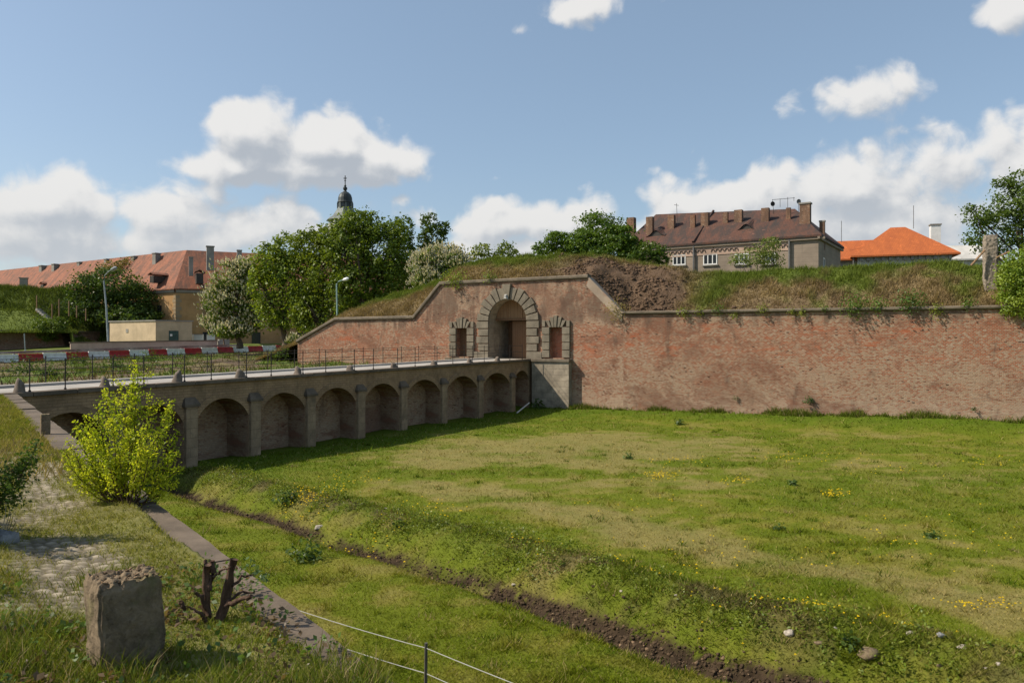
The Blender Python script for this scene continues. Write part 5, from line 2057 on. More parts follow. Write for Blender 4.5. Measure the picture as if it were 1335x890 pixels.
GR = (.085, .14, .022); YG = (.17, .20, .035); OL = (.19, .16, .04)
for i, (px, z, size, lf, n, col, lab, hg_) in enumerate([
    (805, .15, .75, .10, 220, OL, 'olive yellow shrub in the corner where the sloping coping meets the curtain wall', .9),
    (893, .12, .42, .11, 90, YG, 'yellow-green creeper on the cornice, first right of the olive shrub', .6),
    (914, .10, .34, .10, 70, YG, 'yellow-green creeper tuft hanging on the cornice, second right of the olive shrub', .6),
    (938, .20, .50, .10, 110, GR, 'leafy tuft on the cornice, third right of the olive shrub', .2),
    (958, -.15, .26, .09, 50, YG, 'small plant hanging below the cornice, fourth right of the olive shrub', .8),
    (996, .18, .45, .10, 100, YG, 'leafy creeper on the cornice below the grey house with white windows', .5),
    (1034, .05, .30, .10, 60, YG, 'left one of a pair of small creepers hanging over the cornice', 1.0),
    (1047, .05, .30, .10, 60, YG, 'right one of a pair of small creepers hanging over the cornice', 1.0),
    (1076, .12, .30, .09, 60, GR, 'small green tuft on the cornice right of the pair of creepers', .4),
    (1116, .40, .85, .12, 330, GR, 'broad green bush spilling over the cornice, largest of the tufts below the orange roof', .4),
    (1145, .25, .55, .12, 130, GR, 'green tuft on the cornice right of the largest bush', .2),
    (1188, .55, .80, .12, 330, (.065, .115, .02), 'rounded dark green bush on the cornice, third tuft left of the right edge bush', .4),
    (1223, .05, .42, .11, 90, YG, 'green creeper hanging over the cornice, second tuft left of the right edge bush', .9),
    (1262, .25, .40, .11, 90, GR, 'small green tuft on the cornice next to the right edge bush', .3),
    (1055, 11.35, .40, .11, 110, (.05, .095, .022), 'green plant growing out of the brick wall face low down, below the cornice pair', .4),
    (959, 11.30, .22, .08, 40, (.05, .085, .025), 'tiny dark plant low on the brick wall face, near the grass', .3),
    (1270, 11.15, .25, .08, 40, (.05, .085, .025), 'tiny dark plant low on the brick wall face, toward the right edge', .3),
    (596, .30, .9, .14, 240, (.17, .22, .03), 'bright green leafy shrub on the bank just above the gateway cornice', .1),
    (640, .35, .6, .13, 120, (.12, .16, .03), 'dull green shrub on the bank above the gate keystone', .1),
    ]):
    wall_plant(px, 0, z, .25 if z < 3 else -.03, size, lf, n, col, lab, 400 + i, hg_)

# ------------------------------------------------------------------ pillar at the right, braces, bush and tree
def right_side():
    b = at(1291, 44.6, 378)
    rough_block('ruined_pillar', 'tall weathered masonry gate pillar standing on the grassy bank at the right', 'pillar', (b.x, b.y, b.z - .3), (.68, .62, 3.45), (math.cos(R(-22)), math.sin(R(-22))), 55,
                mat_rock('pillar_masonry', (.26, .215, .165)), .12, .05, 14)
    br = thing('timber_brace', 'slanting timber brace and wire leaning on the ruined pillar from the left', 'brace', tuple(at(1266, 44.4, 345)))
    mb = MB(); mb.tube([at(1266, 44.4, 346), at(1284, 44.3, 326)], .06, 6); mb.build('pole', MT['wood_old'], br)
    br2 = thing('timber_brace', 'timber rail and thin wire stay leaning on the ruined pillar from the right', 'brace', tuple(at(1306, 44.1, 377)))
    mb = MB(); mb.tube([at(1299, 44.1, 336), at(1316, 43.9, 328)], .06, 6); mb.build('pole', MT['wood_old'], br2)
    mb = MB(); mb.tube([at(1299, 44.1, 338), at(1307, 44.0, 380)], .03, 5); mb.build('stay', MT['iron'], br2)
    lb = lobes_px(42.0, [(1325, 370, 26, 30), (1345, 350, 30, 30), (1330, 395, 24, 22), (1350, 385, 30, 34), (1318, 350, 13, 14)], seed=1)
    g = at(1335, 42.3, 408)
    tree('corner_bush', 'dense bright green bush at the right edge on top of the wall', tuple(g), lb, .16, (.095, .145, .022), (.17, .21, .03), 71, 'bush', trunk_r=.08, dens=2.4)
    g = at(1345, 52, 400); g.z = 6.0
    lb = lobes_px(52, [(1330, 262, 34, 22), (1310, 290, 30, 20), (1345, 300, 40, 24), (1280, 283, 22, 14), (1272, 310, 16, 12), (1300, 322, 24, 12), (1340, 235, 26, 16), (1310, 238, 14, 8), (1365, 260, 34, 40), (1265, 272, 10, 7)], seed=2)
    tree('airy_tree', 'airy dark green tree behind the pillar at the right edge', tuple(g), lb, .22, (.045, .075, .016), (.085, .12, .025), 72, trunk_r=.2, dens=1.5, clump=.34)


right_side()

# ------------------------------------------------------------------ trees
CH = ((.060, .092, .018), (.10, .135, .026))
def trees():
    gz = 4.3
    def base(px, Y): 
        p = at(px, Y, 443); return (p.x, p.y, gz)
    # chestnuts and limes left of the gate
    tree('chestnut_tree', 'chestnut tree full of pale blossom standing in front of the ochre barracks corner', base(313, 92),
         lobes_px(92, [(300, 362, 24, 22), (290, 392, 24, 22), (312, 388, 28, 24), (282, 418, 17, 16), (318, 418, 24, 18), (300, 432, 24, 10), (318, 352, 16, 14)], seed=3), .42, *CH, 81, trunk_r=.35, dens=2.2, blossom=5200, group=None)
    tree('leafy_tree', 'tall leafy green tree right of the blossoming chestnut, with low hanging foliage', base(372, 88),
         lobes_px(88, [(352, 340, 24, 24), (345, 380, 22, 34), (375, 330, 26, 26), (380, 370, 28, 40), (356, 410, 20, 24), (384, 412, 20, 26), (340, 362, 15, 18), (365, 350, 22, 24)], seed=4), .40, (.085, .125, .016), (.155, .19, .024), 82, trunk_r=.36, dens=2.3)
    tree('leafy_tree', 'broad dense green tree in mid group, just left of the small street lamp', base(425, 86),
         lobes_px(86, [(405, 322, 24, 28), (400, 366, 24, 40), (425, 345, 30, 40), (410, 410, 26, 30), (430, 395, 24, 36), (392, 398, 16, 34), (418, 308, 16, 14)], seed=5), .38, (.060, .090, .012), (.125, .155, .020), 83, trunk_r=.4, dens=2.4)
    tree('leafy_tree', 'largest dense green tree below the church dome, behind the grassy slope', base(478, 84),
         lobes_px(84, [(470, 300, 36, 26), (455, 330, 30, 34), (495, 325, 36, 36), (475, 370, 40, 40), (448, 378, 24, 34), (505, 365, 30, 34), (515, 305, 16, 20), (465, 290, 22, 16), (446, 300, 20, 16), (436, 312, 18, 16)], seed=6), .38, (.052, .082, .012), (.115, .15, .020), 84, trunk_r=.42, dens=2.4)
    tree('leafy_tree', 'dark green tree on the right of the group, between the largest tree and the poplar', base(530, 90),
         lobes_px(90, [(522, 300, 18, 20), (528, 335, 20, 26), (518, 365, 22, 28), (540, 355, 14, 24)], seed=7), .40, (.040, .068, .014), (.085, .115, .022), 85, trunk_r=.3, dens=2.2)
    tree('poplar_tree', 'narrow dark green tree with a pointed top behind the flowering chestnut above the slope', base(566, 92),
         lobes_px(92, [(560, 292, 12, 15), (566, 310, 17, 18), (578, 298, 9, 10), (552, 318, 9, 14), (570, 335, 18, 18)], seed=8), .36, (.038, .065, .013), (.075, .105, .02), 86, trunk_r=.25, dens=2.2)
    tree('chestnut_tree', 'rounded chestnut tree covered in cream blossom above the left grassy slope', base(570, 80),
         lobes_px(80, [(572, 338, 26, 20), (552, 352, 18, 22), (590, 342, 22, 18), (565, 365, 26, 22), (600, 350, 14, 12)], seed=9), .36, *CH, 87, trunk_r=.3, dens=2.2, blossom=6000)
    tree('small_tree', 'small pale green tree top peeking over the crest, left of two', base(628, 84), lobes_px(84, [(629, 327, 13, 10), (620, 334, 9, 7), (640, 334, 8, 6)], seed=10), .34, (.10, .13, .03), (.17, .19, .05), 88, trunk_r=.15, dens=1.7, group=None)
    tree('small_tree', 'small pale green tree top peeking over the crest, right of two', base(660, 84), lobes_px(84, [(660, 324, 13, 10), (651, 331, 8, 7), (669, 331, 9, 7)], seed=11), .34, (.09, .125, .03), (.15, .18, .045), 89, trunk_r=.15, dens=1.7)
    tree('round_tree', 'large rounded dark green tree behind the crest, left of the grey house', base(790, 68),
         lobes_px(68, [(782, 300, 32, 22), (766, 318, 28, 20), (806, 312, 26, 18), (785, 330, 40, 18), (825, 326, 20, 14)], seed=12), .26, (.042, .078, .012), (.085, .13, .018), 90, trunk_r=.3, dens=3.6)
    tree('round_tree', 'low dark green tree left of the large rounded one, on the crest', base(720, 69), lobes_px(69, [(728, 317, 20, 15), (710, 324, 15, 10), (745, 326, 16, 12)], seed=13), .26, (.042, .078, .012), (.085, .13, .018), 91, trunk_r=.2, dens=3.4)
    tree('round_tree', 'low dark green bushy tree right of the large rounded one, hiding the house corner', base(845, 66), lobes_px(66, [(845, 330, 24, 14), (858, 337, 14, 10), (826, 338, 18, 12)], seed=14), .26, (.035, .065, .011), (.07, .105, .018), 92, trunk_r=.2, dens=2.5)
    tree('young_birch', 'loose grey-green young tree in front of the grey house windows', base(992, 64),
         lobes_px(64, [(1000, 322, 17, 12), (985, 335, 20, 13), (1004, 340, 18, 11), (965, 338, 14, 10), (1008, 314, 8, 6)], seed=15), .20, (.085, .115, .035), (.14, .16, .055), 93, trunk_r=.1, dens=1.05, clump=.34)
    # left side
    tree('broad_tree', 'broad dark green tree in front of the long red roof, behind the tall street lamp', base(160, 116),
         lobes_px(116, [(112, 375, 26, 20), (150, 372, 36, 24), (178, 392, 26, 26), (140, 400, 44, 26), (110, 398, 24, 22), (170, 415, 36, 18), (190, 410, 16, 16)], seed=16), .46, (.028, .052, .011), (.062, .092, .020), 94, trunk_r=.4, dens=2.4)
    tree('copper_tree', 'thin reddish-green tree top rising behind the broad dark tree', base(158, 129),
         lobes_px(129, [(150, 350, 20, 10), (168, 345, 16, 10), (136, 352, 10, 7)], seed=17), .42, (.10, .085, .035), (.15, .12, .05), 95, trunk_r=.3, dens=1.1, clump=.36)
    tree('bushy_shrub', 'bright green bush hanging over the corner of the shaded brick bastion wall at the left', tuple(at(62, 107, 440)),
         lobes_px(107, [(56, 424, 13, 12), (70, 424, 16, 12), (62, 436, 13, 10), (80, 422, 9, 8)], seed=18), .30, (.055, .085, .018), (.10, .135, .028), 96, 'bush', trunk_r=.1, dens=2.2)
    tree('flower_bush', 'small white flowering bush at the left foot of the rampart wall end', tuple(at(383, 72, 460)),
         lobes_px(72, [(383, 441, 8, 6), (378, 446, 5, 4)], seed=19), .2, *CH, 97, 'bush', trunk_r=.05, dens=2.0, blossom=160)
    tree('dark_hedge', 'clipped dark green bush below the blossoming chestnut at the ochre building', tuple(at(292, 96, 446)),
         lobes_px(96, [(292, 436, 9, 6)], seed=20), .26, (.025, .045, .012), (.045, .07, .018), 98, 'bush', trunk_r=.08, dens=2.4)


trees()
# ================================================================== buildings
MT['ochre'] = mat_plaster('ochre_plaster', (.42, .245, .105), (.40, .33, .25), .5)
MT['red_tiles'] = mat_tiles('old_red_tiles', (.31, .118, .066), (.135, .07, .047), .25, .34, .95)
MT['brown_tiles'] = mat_tiles('brown_red_tiles', (.12, .056, .038), (.050, .038, .033), .25, .34, 1.0)
MT['orange_tiles'] = mat_tiles('new_orange_tiles', (.46, .125, .035), (.30, .08, .028), .25, .34, .55)
MT['grey_plaster'] = mat_plaster('grey_brown_plaster', (.27, .215, .165), (.36, .24, .18), .15, .42)
MT['peeled'] = mat_plaster('peeling_frieze_plaster', (.44, .31, .235), (.12, .075, .055), .95)
MT['chimney'] = mat_brick('chimney_brick', red=(.22, .095, .05), pale=(.27, .15, .085), lime=(.3, .2, .14), redness=.3)
MT['grey_stone'] = mat_plaster('grey_render', (.27, .25, .22), (.2, .17, .14), .4)
MT['white_wall'] = mat_plaster('white_render', (.52, .50, .46), (.35, .33, .3), .3)
MT['window_white'] = mat_flat('white_window_paint', (.72, .71, .68), .5, var=.05)
MT['zinc'] = mat_flat('zinc_pipe', (.18, .17, .16), .5, .3)
MT['copper'] = mat_flat('dark_copper_roof', (.055, .062, .060), .5, .3, .35, .6)
MT['verdigris'] = mat_flat('weathered_copper', (.125, .145, .135), .6, .1, .3, .6)
MT['dark_window'] = mat_flat('dark_window_paint', (.05, .042, .035), .6)
gm, gnt, gb = new_mat('window_glass', .08, .6); gb.inputs['Base Color'].default_value = (.03, .035, .04, 1); MT['glass'] = gm


def dirs(d):
    d = np.array(d, float); d /= np.linalg.norm(d); return d


def wall_window(parent, p, d, w, h, frame_mat, mull=1, sill=True, proud=.05, glass=True):
    """window centred at p (x,y,z of its bottom middle) on a wall running along d with outward normal n"""
    d = dirs(d); n = np.array([d[1], -d[0]])
    if n @ np.array([p[0], p[1]]) > 0: n = -n                # face the camera side
    def q(s, o, z): return (p[0] + d[0] * s + n[0] * o, p[1] + d[1] * s + n[1] * o, p[2] + z)
    def bx(mb, s0, s1, o0, o1, z0, z1):
        b = [q(s0, o0, z0), q(s1, o0, z0), q(s1, o1, z0), q(s0, o1, z0)]
        t_ = [q(s0, o0, z1), q(s1, o0, z1), q(s1, o1, z1), q(s0, o1, z1)]
        mb.hexa(b, t_)
    f = MB(); t = .09
    bx(f, -w / 2, -w / 2 + t, .01, proud, 0, h); bx(f, w / 2 - t, w / 2, .01, proud, 0, h)
    bx(f, -w / 2 + t, w / 2 - t, .01, proud, 0, t); bx(f, -w / 2 + t, w / 2 - t, .01, proud, h - t, h)
    for k in range(mull):
        c = -w / 2 + w * (k + 1) / (mull + 1)
        bx(f, c - .045, c + .045, .012, proud, t, h - t)
    win = f.build('window', frame_mat, parent)
    g = MB(); bx(g, -w / 2 + t, w / 2 - t, .004, .02, t, h - t)
    g.build('pane', MT['glass'], win)
    if sill:
        s_ = MB(); bx(s_, -w / 2 - .1, w / 2 + .1, .005, .16, -.12, -.02)
        s_.build('sill', MT['grey_stone'], win)
    return win


def chimney(parent, p, w, d_, h, mat, ax=(1, 0), cap=True):
    mb = MB(); mb.box(p, (w, d_, h), ax)
    c = mb.build('chimney', mat, parent)
    if cap:
        mb = MB(); mb.box((p[0], p[1], p[2] + h + .002), (w * 1.18, d_ * 1.18, .14), ax)
        mb.build('chimney_cap', MT['grey_stone'], c)
    return c


def slab_roof(name, polys, mat, parent, th=.18):
    """roof planes with thickness: each polygon's underside is dropped by th"""
    mb = MB()
    for p in polys:
        p = [Vector(q) for q in p]
        low = [q - Vector((0, 0, th)) for q in p]
        mb.face(p); mb.face(low[::-1])
        for i in range(len(p)):
            j = (i + 1) % len(p)
            mb.face([p[i], low[i], low[j], p[j]])
    return mb.build(name, mat, parent)


def hip_roof_box(corners, ze, overhang, ridge_pts):
    pass


# ---- long barracks with the faded red roof (left)
def barracks():
    C = np.array([-50.4, 115.0]); dl = dirs((-.832, .555)); dr = dirs((.90, .43))
    nl = np.array([-dl[1], dl[0]]);  nl = nl if nl[1] < 0 else -nl            # outward, to the camera
    nr = np.array([dr[1], -dr[0]]);  nr = nr if nr[1] < 0 else -nr
    LL, LR, dep = 150.0, 46.0, 12.0
    ze, zr, zg = 12.75, 19.0, 2.9
    t = thing('barracks', 'long ochre barracks building with a faded red tiled roof, at the left behind trees', 'building', (C[0], C[1], zg))
    def pl(s, v, z): q = C + dl * s - nl * v; return (q[0], q[1], z)
    def pr(s, v, z): q = C + dr * s - nr * v; return (q[0], q[1], z)
    # the roof ridge corner seen above the eave corner
    Rc = at(243.5, 121.5, 326); zr = Rc.z
    R1 = np.array([Rc.x, Rc.y]) + dl * (LL - 8); R2 = np.array([Rc.x, Rc.y]) + dr * (LR - 4)
    inner = np.array([Rc.x, Rc.y]) * 2 - C
    w1 = MB(); w1.face([(C[0], C[1], zg), pl(LL, 0, zg), pl(LL, 0, ze), (C[0], C[1], ze)][::-1]); w1.face([pl(LL, 0, zg), pl(LL, dep, zg), pl(LL, dep, ze), pl(LL, 0, ze)])
    inn = (inner[0], inner[1])
    w1.face([pl(LL, dep, zg), (*inn, zg), (*inn, ze), pl(LL, dep, ze)])
    w1.build('wall', MT['ochre'], t)
    w2 = MB(); w2.face([(C[0], C[1], zg), pr(LR, 0, zg), pr(LR, 0, ze), (C[0], C[1], ze)]); w2.face([pr(LR, 0, zg), pr(LR, dep, zg), pr(LR, dep, ze), pr(LR, 0, ze)])
    w2.face([pr(LR, dep, zg), (*inn, zg), (*inn, ze), pr(LR, dep, ze)][::-1])
    w2.build('wall', MT['ochre'], t)
    oh = .55
    Eo = C + (nl + nr) / np.linalg.norm(nl + nr) * oh * 1.1
    El = C + dl * (LL + oh) + nl * oh; Er = C + dr * (LR + oh) + nr * oh
    Elb = C + dl * (LL + oh) - nl * (dep + oh); Erb = C + dr * (LR + oh) - nr * (dep + oh)
    z0 = ze - .05
    Rcv = (Rc.x, Rc.y, zr); R1v = (R1[0], R1[1], zr); R2v = (R2[0], R2[1], zr)
    slab_roof('roof', [[(*Eo, z0), Rcv, R1v, (*El, z0)], [(*Eo, z0), (*Er, z0), R2v, Rcv], [(*El, z0), R1v, (*Elb, z0)], [(*Er, z0), (*Erb, z0), R2v],
                       [(*Elb, z0), R1v, Rcv, (inner[0], inner[1], z0)], [(*Erb, z0), (inner[0], inner[1], z0), Rcv, R2v]], MT['red_tiles'], t)
    # eave cornice
    m = MB()
    for f, L in ((pl, LL), (pr, LR)):
        m.face([f(-.0, -.30, ze - .55), f(L, -.30, ze - .55), f(L, -.30, ze - .24), f(0, -.30, ze - .24)])
        m.face([f(0, -.30, ze - .55), f(L, -.30, ze - .55), f(L, 0, ze - .75), f(0, 0, ze - .75)])
    m.build('eave_cornice', MT['grey_stone'], t)
    q = MB()
    for k in range(16):
        for f in (pl, pr):
            zz = zg + .2 + k * .58
            if zz > ze - 1.2: break
            w_ = .8 if k % 2 else .55
            b = [f(0, -.04, zz), f(w_, -.04, zz), f(w_, .02, zz), f(0, .02, zz)]
            tt = [(x, y, z + .5) for x, y, z in b]
            q.hexa(b, tt)
    q.build('corner_quoins', mat_plaster('quoin_plaster', (.30, .22, .13)), t)
    for s in (4.2, 10.5, 17, 23.5, 30, 36.5):
        for zz in (8.2, 4.3):
            wall_window(t, pl(s, 0, zz), dl, 1.1, 2.1, MT['dark_window'], 1, False)
    for s in (4.4, 11.5, 18.5, 25.5, 32.5, 39):
        zz = 8.2
        if s < 14:
            m = MB(); d = dr; n = nr
            b = [pr(s - .7, -.06, zz), pr(s + .7, -.06, zz), pr(s + .7, .02, zz), pr(s - .7, .02, zz)]
            m.hexa(b, [(x, y, z + 2.2) for x, y, z in b]); m.build('blind_window', mat_plaster('blind_window_plaster', (.30, .19, .09)) if 'blind' not in MT else MT['blind'], t)
        else:
            wall_window(t, pr(s, 0, zz), dr, 1.3, 2.2, MT['dark_window'], 1, False)
        wall_window(t, pr(s, 0, 4.0), dr, 1.3, 2.2, MT['dark_window'], 1, False)
    # chimneys (px, top py, width px) and dormers
    for px, y0, y1, Y, w in ((204, 331, 339, 124, .9), (56, 347, 354, 146, 1.0), (72, 345, 352, 143, .9), (105, 342.5, 346, 139, .9), (140, 338.5, 342, 134, .8), (176, 335, 339, 129, .9)):
        a = at(px, Y, y0); b = at(px, Y, y1)
        chimney(t, (a.x, a.y, b.z - 1.2), w, w, a.z - b.z + 1.2, MT['grey_stone'], tuple(dl))
    for px, y0, y1, Y, w in ((274, 322, 345, 117.5, 1.05), (249, 336, 352, 116.5, .6), (312, 327, 338, 122, .7), (31, 363, 380, 136, 1.2)):
        a = at(px, Y, y0); b = at(px, Y, y1)
        chimney(t, (a.x, a.y, b.z - .9), w, w * .8, a.z - b.z + .9, MT['grey_stone'], tuple(dr))
    for px, y0, y1, Y, w, d in ((205, 357, 366, 117, 1.0, dl), (61, 369, 376, 140, 1.0, dl), (257, 354, 367, 114.2, .95, dr)):
        a = at(px, Y, y0); b = at(px, Y, y1)
        m = MB(); m.box((a.x, a.y + .8, b.z - .3), (w, 2.6, a.z - b.z), tuple(d)); o = m.build('dormer', MT['dark_window'], t)
        n = -np.array([-d[1], d[0]]); n = n if n[1] < 0 else -n
        top = a.z + .25
        c = np.array([a.x, a.y + .8])
        e = [c + d * (w * .75) + n * 1.55, c - d * (w * .75) + n * 1.55]
        r = [c + n * 1.6, c - n * 1.6]
        slab_roof('dormer_roof', [[(*(c - d * w * .8 + n * 1.5), top - .35), (*(c + n * 1.5), top), (*(c - n * 1.5), top), (*(c - d * w * .8 - n * 1.5), top - .35)],
                                  [(*(c + n * 1.5), top), (*(c + d * w * .8 + n * 1.5), top - .35), (*(c + d * w * .8 - n * 1.5), top - .35), (*(c - n * 1.5), top)]], MT['red_tiles'], o, .08)


barracks()


# ---- grey-brown apartment house (right, on the skyline)
def grey_house():
    C = np.array([at(1067, 70, 400).x, 70.0]); d = dirs((-.84, .543)); n = np.array([-d[1], d[0]]); n = n if n[1] < 0 else -n
    r = -n                                                   # into depth
    Lh, dep = 19.5, 11.0
    zg = 3.0
    ze = at(1068, 70, 306).z
    t = thing('apartment_house', 'old grey-brown house with white windows and a dark red tiled roof with many chimneys', 'house', (C[0], C[1], zg))
    def p(s, v, z): q = C + d * s + r * v; return (q[0], q[1], z)
    m = MB()
    m.face([p(0, 0, zg), p(0, 0, ze), p(Lh, 0, ze), p(Lh, 0, zg)]); m.face([p(0, 0, zg), p(0, dep, zg), p(0, dep, ze), p(0, 0, ze)])
    m.face([p(0, dep, zg), p(Lh, dep, zg), p(Lh, dep, ze), p(0, dep, ze)]); m.face([p(Lh, 0, zg), p(Lh, 0, ze), p(Lh, dep, ze), p(Lh, dep, zg)])
    m.build('wall', MT['grey_plaster'], t)
    # ornamental frieze with peeling stucco
    m = MB(); m.hexa([p(2.6, -.05, ze - 1.25), p(2.6, .02, ze - 1.25), p(Lh, .02, ze - 1.25), p(Lh, -.05, ze - 1.25)], [p(2.6, -.05, ze - .35), p(2.6, .02, ze - .35), p(Lh, .02, ze - .35), p(Lh, -.05, ze - .35)])
    fz = m.build('frieze', MT['peeled'], t)
    m = MB()
    rg = np.random.default_rng(1)
    for k in range(34):
        s = 2.9 + k * .46
        if rg.random() < .2: continue
        a = np.linspace(0, math.pi, 7)
        pts = [p(s + .17 * math.cos(x), -.08, ze - .95 + .26 * math.sin(x)) for x in a]
        m.tube(pts, .05, 5)
    m.build('swags', mat_plaster('dark_stucco', (.14, .10, .08)), fz)
    zr = 18.05
    oh = .32
    b0, b1 = p(-oh, -oh, ze), p(Lh + oh, -oh, ze); b2, b3 = p(Lh + oh, dep + oh, ze), p(-oh, dep + oh, ze)
    r0, r1 = p(3.3, dep / 2, zr), p(Lh - 1.5, dep / 2, zr + .75)
    slab_roof('roof', [[b0, r0, r1, b1], [b0, b3, r0], [b3, b2, r1, r0], [b1, r1, b2]], MT['brown_tiles'], t)
    m = MB()
    for s0, s1 in ((-.6, Lh + .6),):
        m.hexa([p(s0, -oh + .1, ze - .42), p(s0, .02, ze - .42), p(s1, .02, ze - .42), p(s1, -oh + .1, ze - .42)], [p(s0, -oh + .1, ze - .20), p(s0, .02, ze - .20), p(s1, .02, ze - .20), p(s1, -oh + .1, ze - .20)])
    m.hexa([p(-oh + .1, -.5, ze - .42), p(-oh + .1, dep + .5, ze - .42), p(-.02, dep + .5, ze - .42), p(-.02, -.5, ze - .42)], [p(-oh + .1, -.5, ze - .2), p(-oh + .1, dep + .5, ze - .2), p(-.02, dep + .5, ze - .2), p(-.02, -.5, ze - .2)])
    m.build('eave_cornice', MT['grey_plaster'], t)
    def s_at(px):
        k = (px - 667.5) / F_PX
        return (C[0] - k * C[1]) / (k * d[1] - d[0])
    m = MB()
    zb_ = ze - 2.75
    m.hexa([p(-.02, -.07, zb_ - 1.05), p(-.02, .02, zb_ - 1.05), p(Lh, .02, zb_ - 1.05), p(Lh, -.07, zb_ - 1.05)], [p(-.02, -.07, zb_ - .9), p(-.02, .02, zb_ - .9), p(Lh, .02, zb_ - .9), p(Lh, -.07, zb_ - .9)])
    m.build('string_course', MT['grey_plaster'], t)
    for px, wd in ((885.5, 1.35), (926, 1.40), (967, 1.35), (1002, 1.3)):
        s = s_at(px); q = p(s, 0, 0)
        zt = EYE - (332.5 + (885.5 - px) * .02 - HORIZON) / F_PX * q[1]
        wall_window(t, (q[0], q[1], zt - 1.0), d, wd, 1.02, MT['window_white'], 2, True)
    wall_window(t, p(0, 2.4, ze - 3.1), r, .75, 1.2, MT['window_white'], 0, True)
    for px in (905, 1029.5):
        s = s_at(px)
        m = MB(); m.tube([p(s, -.16, ze - .2), p(s, -.16, zg)], .10, 7); m.build('downpipe', MT['zinc'], t)
    s = s_at(905)
    # party wall rising over the roof
    m = MB(); e = p(s, -oh - .02, ze + .1); f = p(s - .15, dep / 2, zr + .75 * (s - 3.3) / (Lh - 4.8) + .12)
    m.tube([e, f], .13, 6); m.build('party_wall_coping', MT['brown_tiles'], t)
    # eyebrow dormers
    for px, py in ((848, 311), (967, 301)):
        s = s_at(px)
        u = .27
        c = p(s, -oh + u * (dep / 2 + oh), ze + u * (zr + .75 * max(0, s - 3.3) / (Lh - 4.8) - ze) + .06)
        m = MB()
        xs = np.linspace(-1.1, 1.1, 13)
        prof = [.62 * math.exp(-(x / .55) ** 2) for x in xs]
        for (x0, h0), (x1, h1) in zip(zip(xs[:-1], prof[:-1]), zip(xs[1:], prof[1:])):
            def g(x, back, h): return (c[0] + d[0] * x + r[0] * back, c[1] + d[1] * x + r[1] * back, c[2] + h)
            m.face([g(x0, 0, h0 + .05), g(x1, 0, h1 + .05), g(x1, 2.2, h1 * .55 + 1.15), g(x0, 2.2, h0 * .55 + 1.15)])
        o = m.build('eyebrow_dormer', MT['brown_tiles'], t)
        m = MB(); m.face([g(x, .12, -.15) for x in (-.75, .75)] + [g(x, .12, h) for x, h in reversed(list(zip(xs[2:-2], prof[2:-2])))])
        m.build('dormer_opening', MT['dark_window'], o)
    # chimneys: centre px, top py, base py, width px, depth into the roof
    for px, y0, y1, wpx, Y in ((823, 284, 305, 13, 83), (847.5, 283, 298, 11, 81), (875.5, 281, 290, 11, 80.5), (903.5, 280.5, 287, 8, 79), (919.5, 277.5, 288, 12, 78.5), (946, 277, 285, 8, 77.5), (963, 274, 284, 12.5, 77), (998, 271.5, 281, 12, 75.5),
                                (1028, 271, 277, 7, 74.5), (1050, 266.5, 291, 16, 72.8), (1072, 289.5, 304, 8, 72.5)):
        a = at(px, Y, y0); b = at(px, Y, y1)
        chimney(t, (a.x, a.y, b.z - 1.6), wpx / F_PX * Y * .80, wpx / F_PX * Y * .6, a.z - b.z + 1.6, MT['chimney'], tuple(d), cap=(px > 1040))
    # aerials
    def aerial(pts, rad=.022):
        m = MB()
        for q in pts: m.tube(q, rad, 5)
        return m.build('aerial', MT['iron'], t)
    Y = 75.5
    aerial([[at(883, 80, 288), at(882, 80, 265)], [at(879, 80, 267), at(885, 80, 268)]])
    aerial([[at(1009, Y, 279), at(1007, Y, 260)], [at(1027, Y, 277), at(1027, Y, 257)], [at(1007, Y, 260.5), at(1036, Y, 258)], [at(1035, Y, 257), at(1035, Y, 262)], [at(1017, Y, 259), at(1017, Y, 270)]])
    aerial([[at(1041, Y, 282), at(1041, Y, 262)]])
    for px, py, mt in ((1007, 266, 'iron'), (1041, 263, 'zinc')):
        c = at(px, Y - .2, py)
        m = MB(); m.lathe((0, 0, 0), [(.0001, 0), (.11, .02), (.20, .07), (.22, .09), (.20, .08), (.0001, .02)], 14)
        m.v = [(c.x + x, c.y - z, c.z + y * 1.1) for x, y, z in m.v]
        m.build('satellite_dish', MT[mt], t)


grey_house()


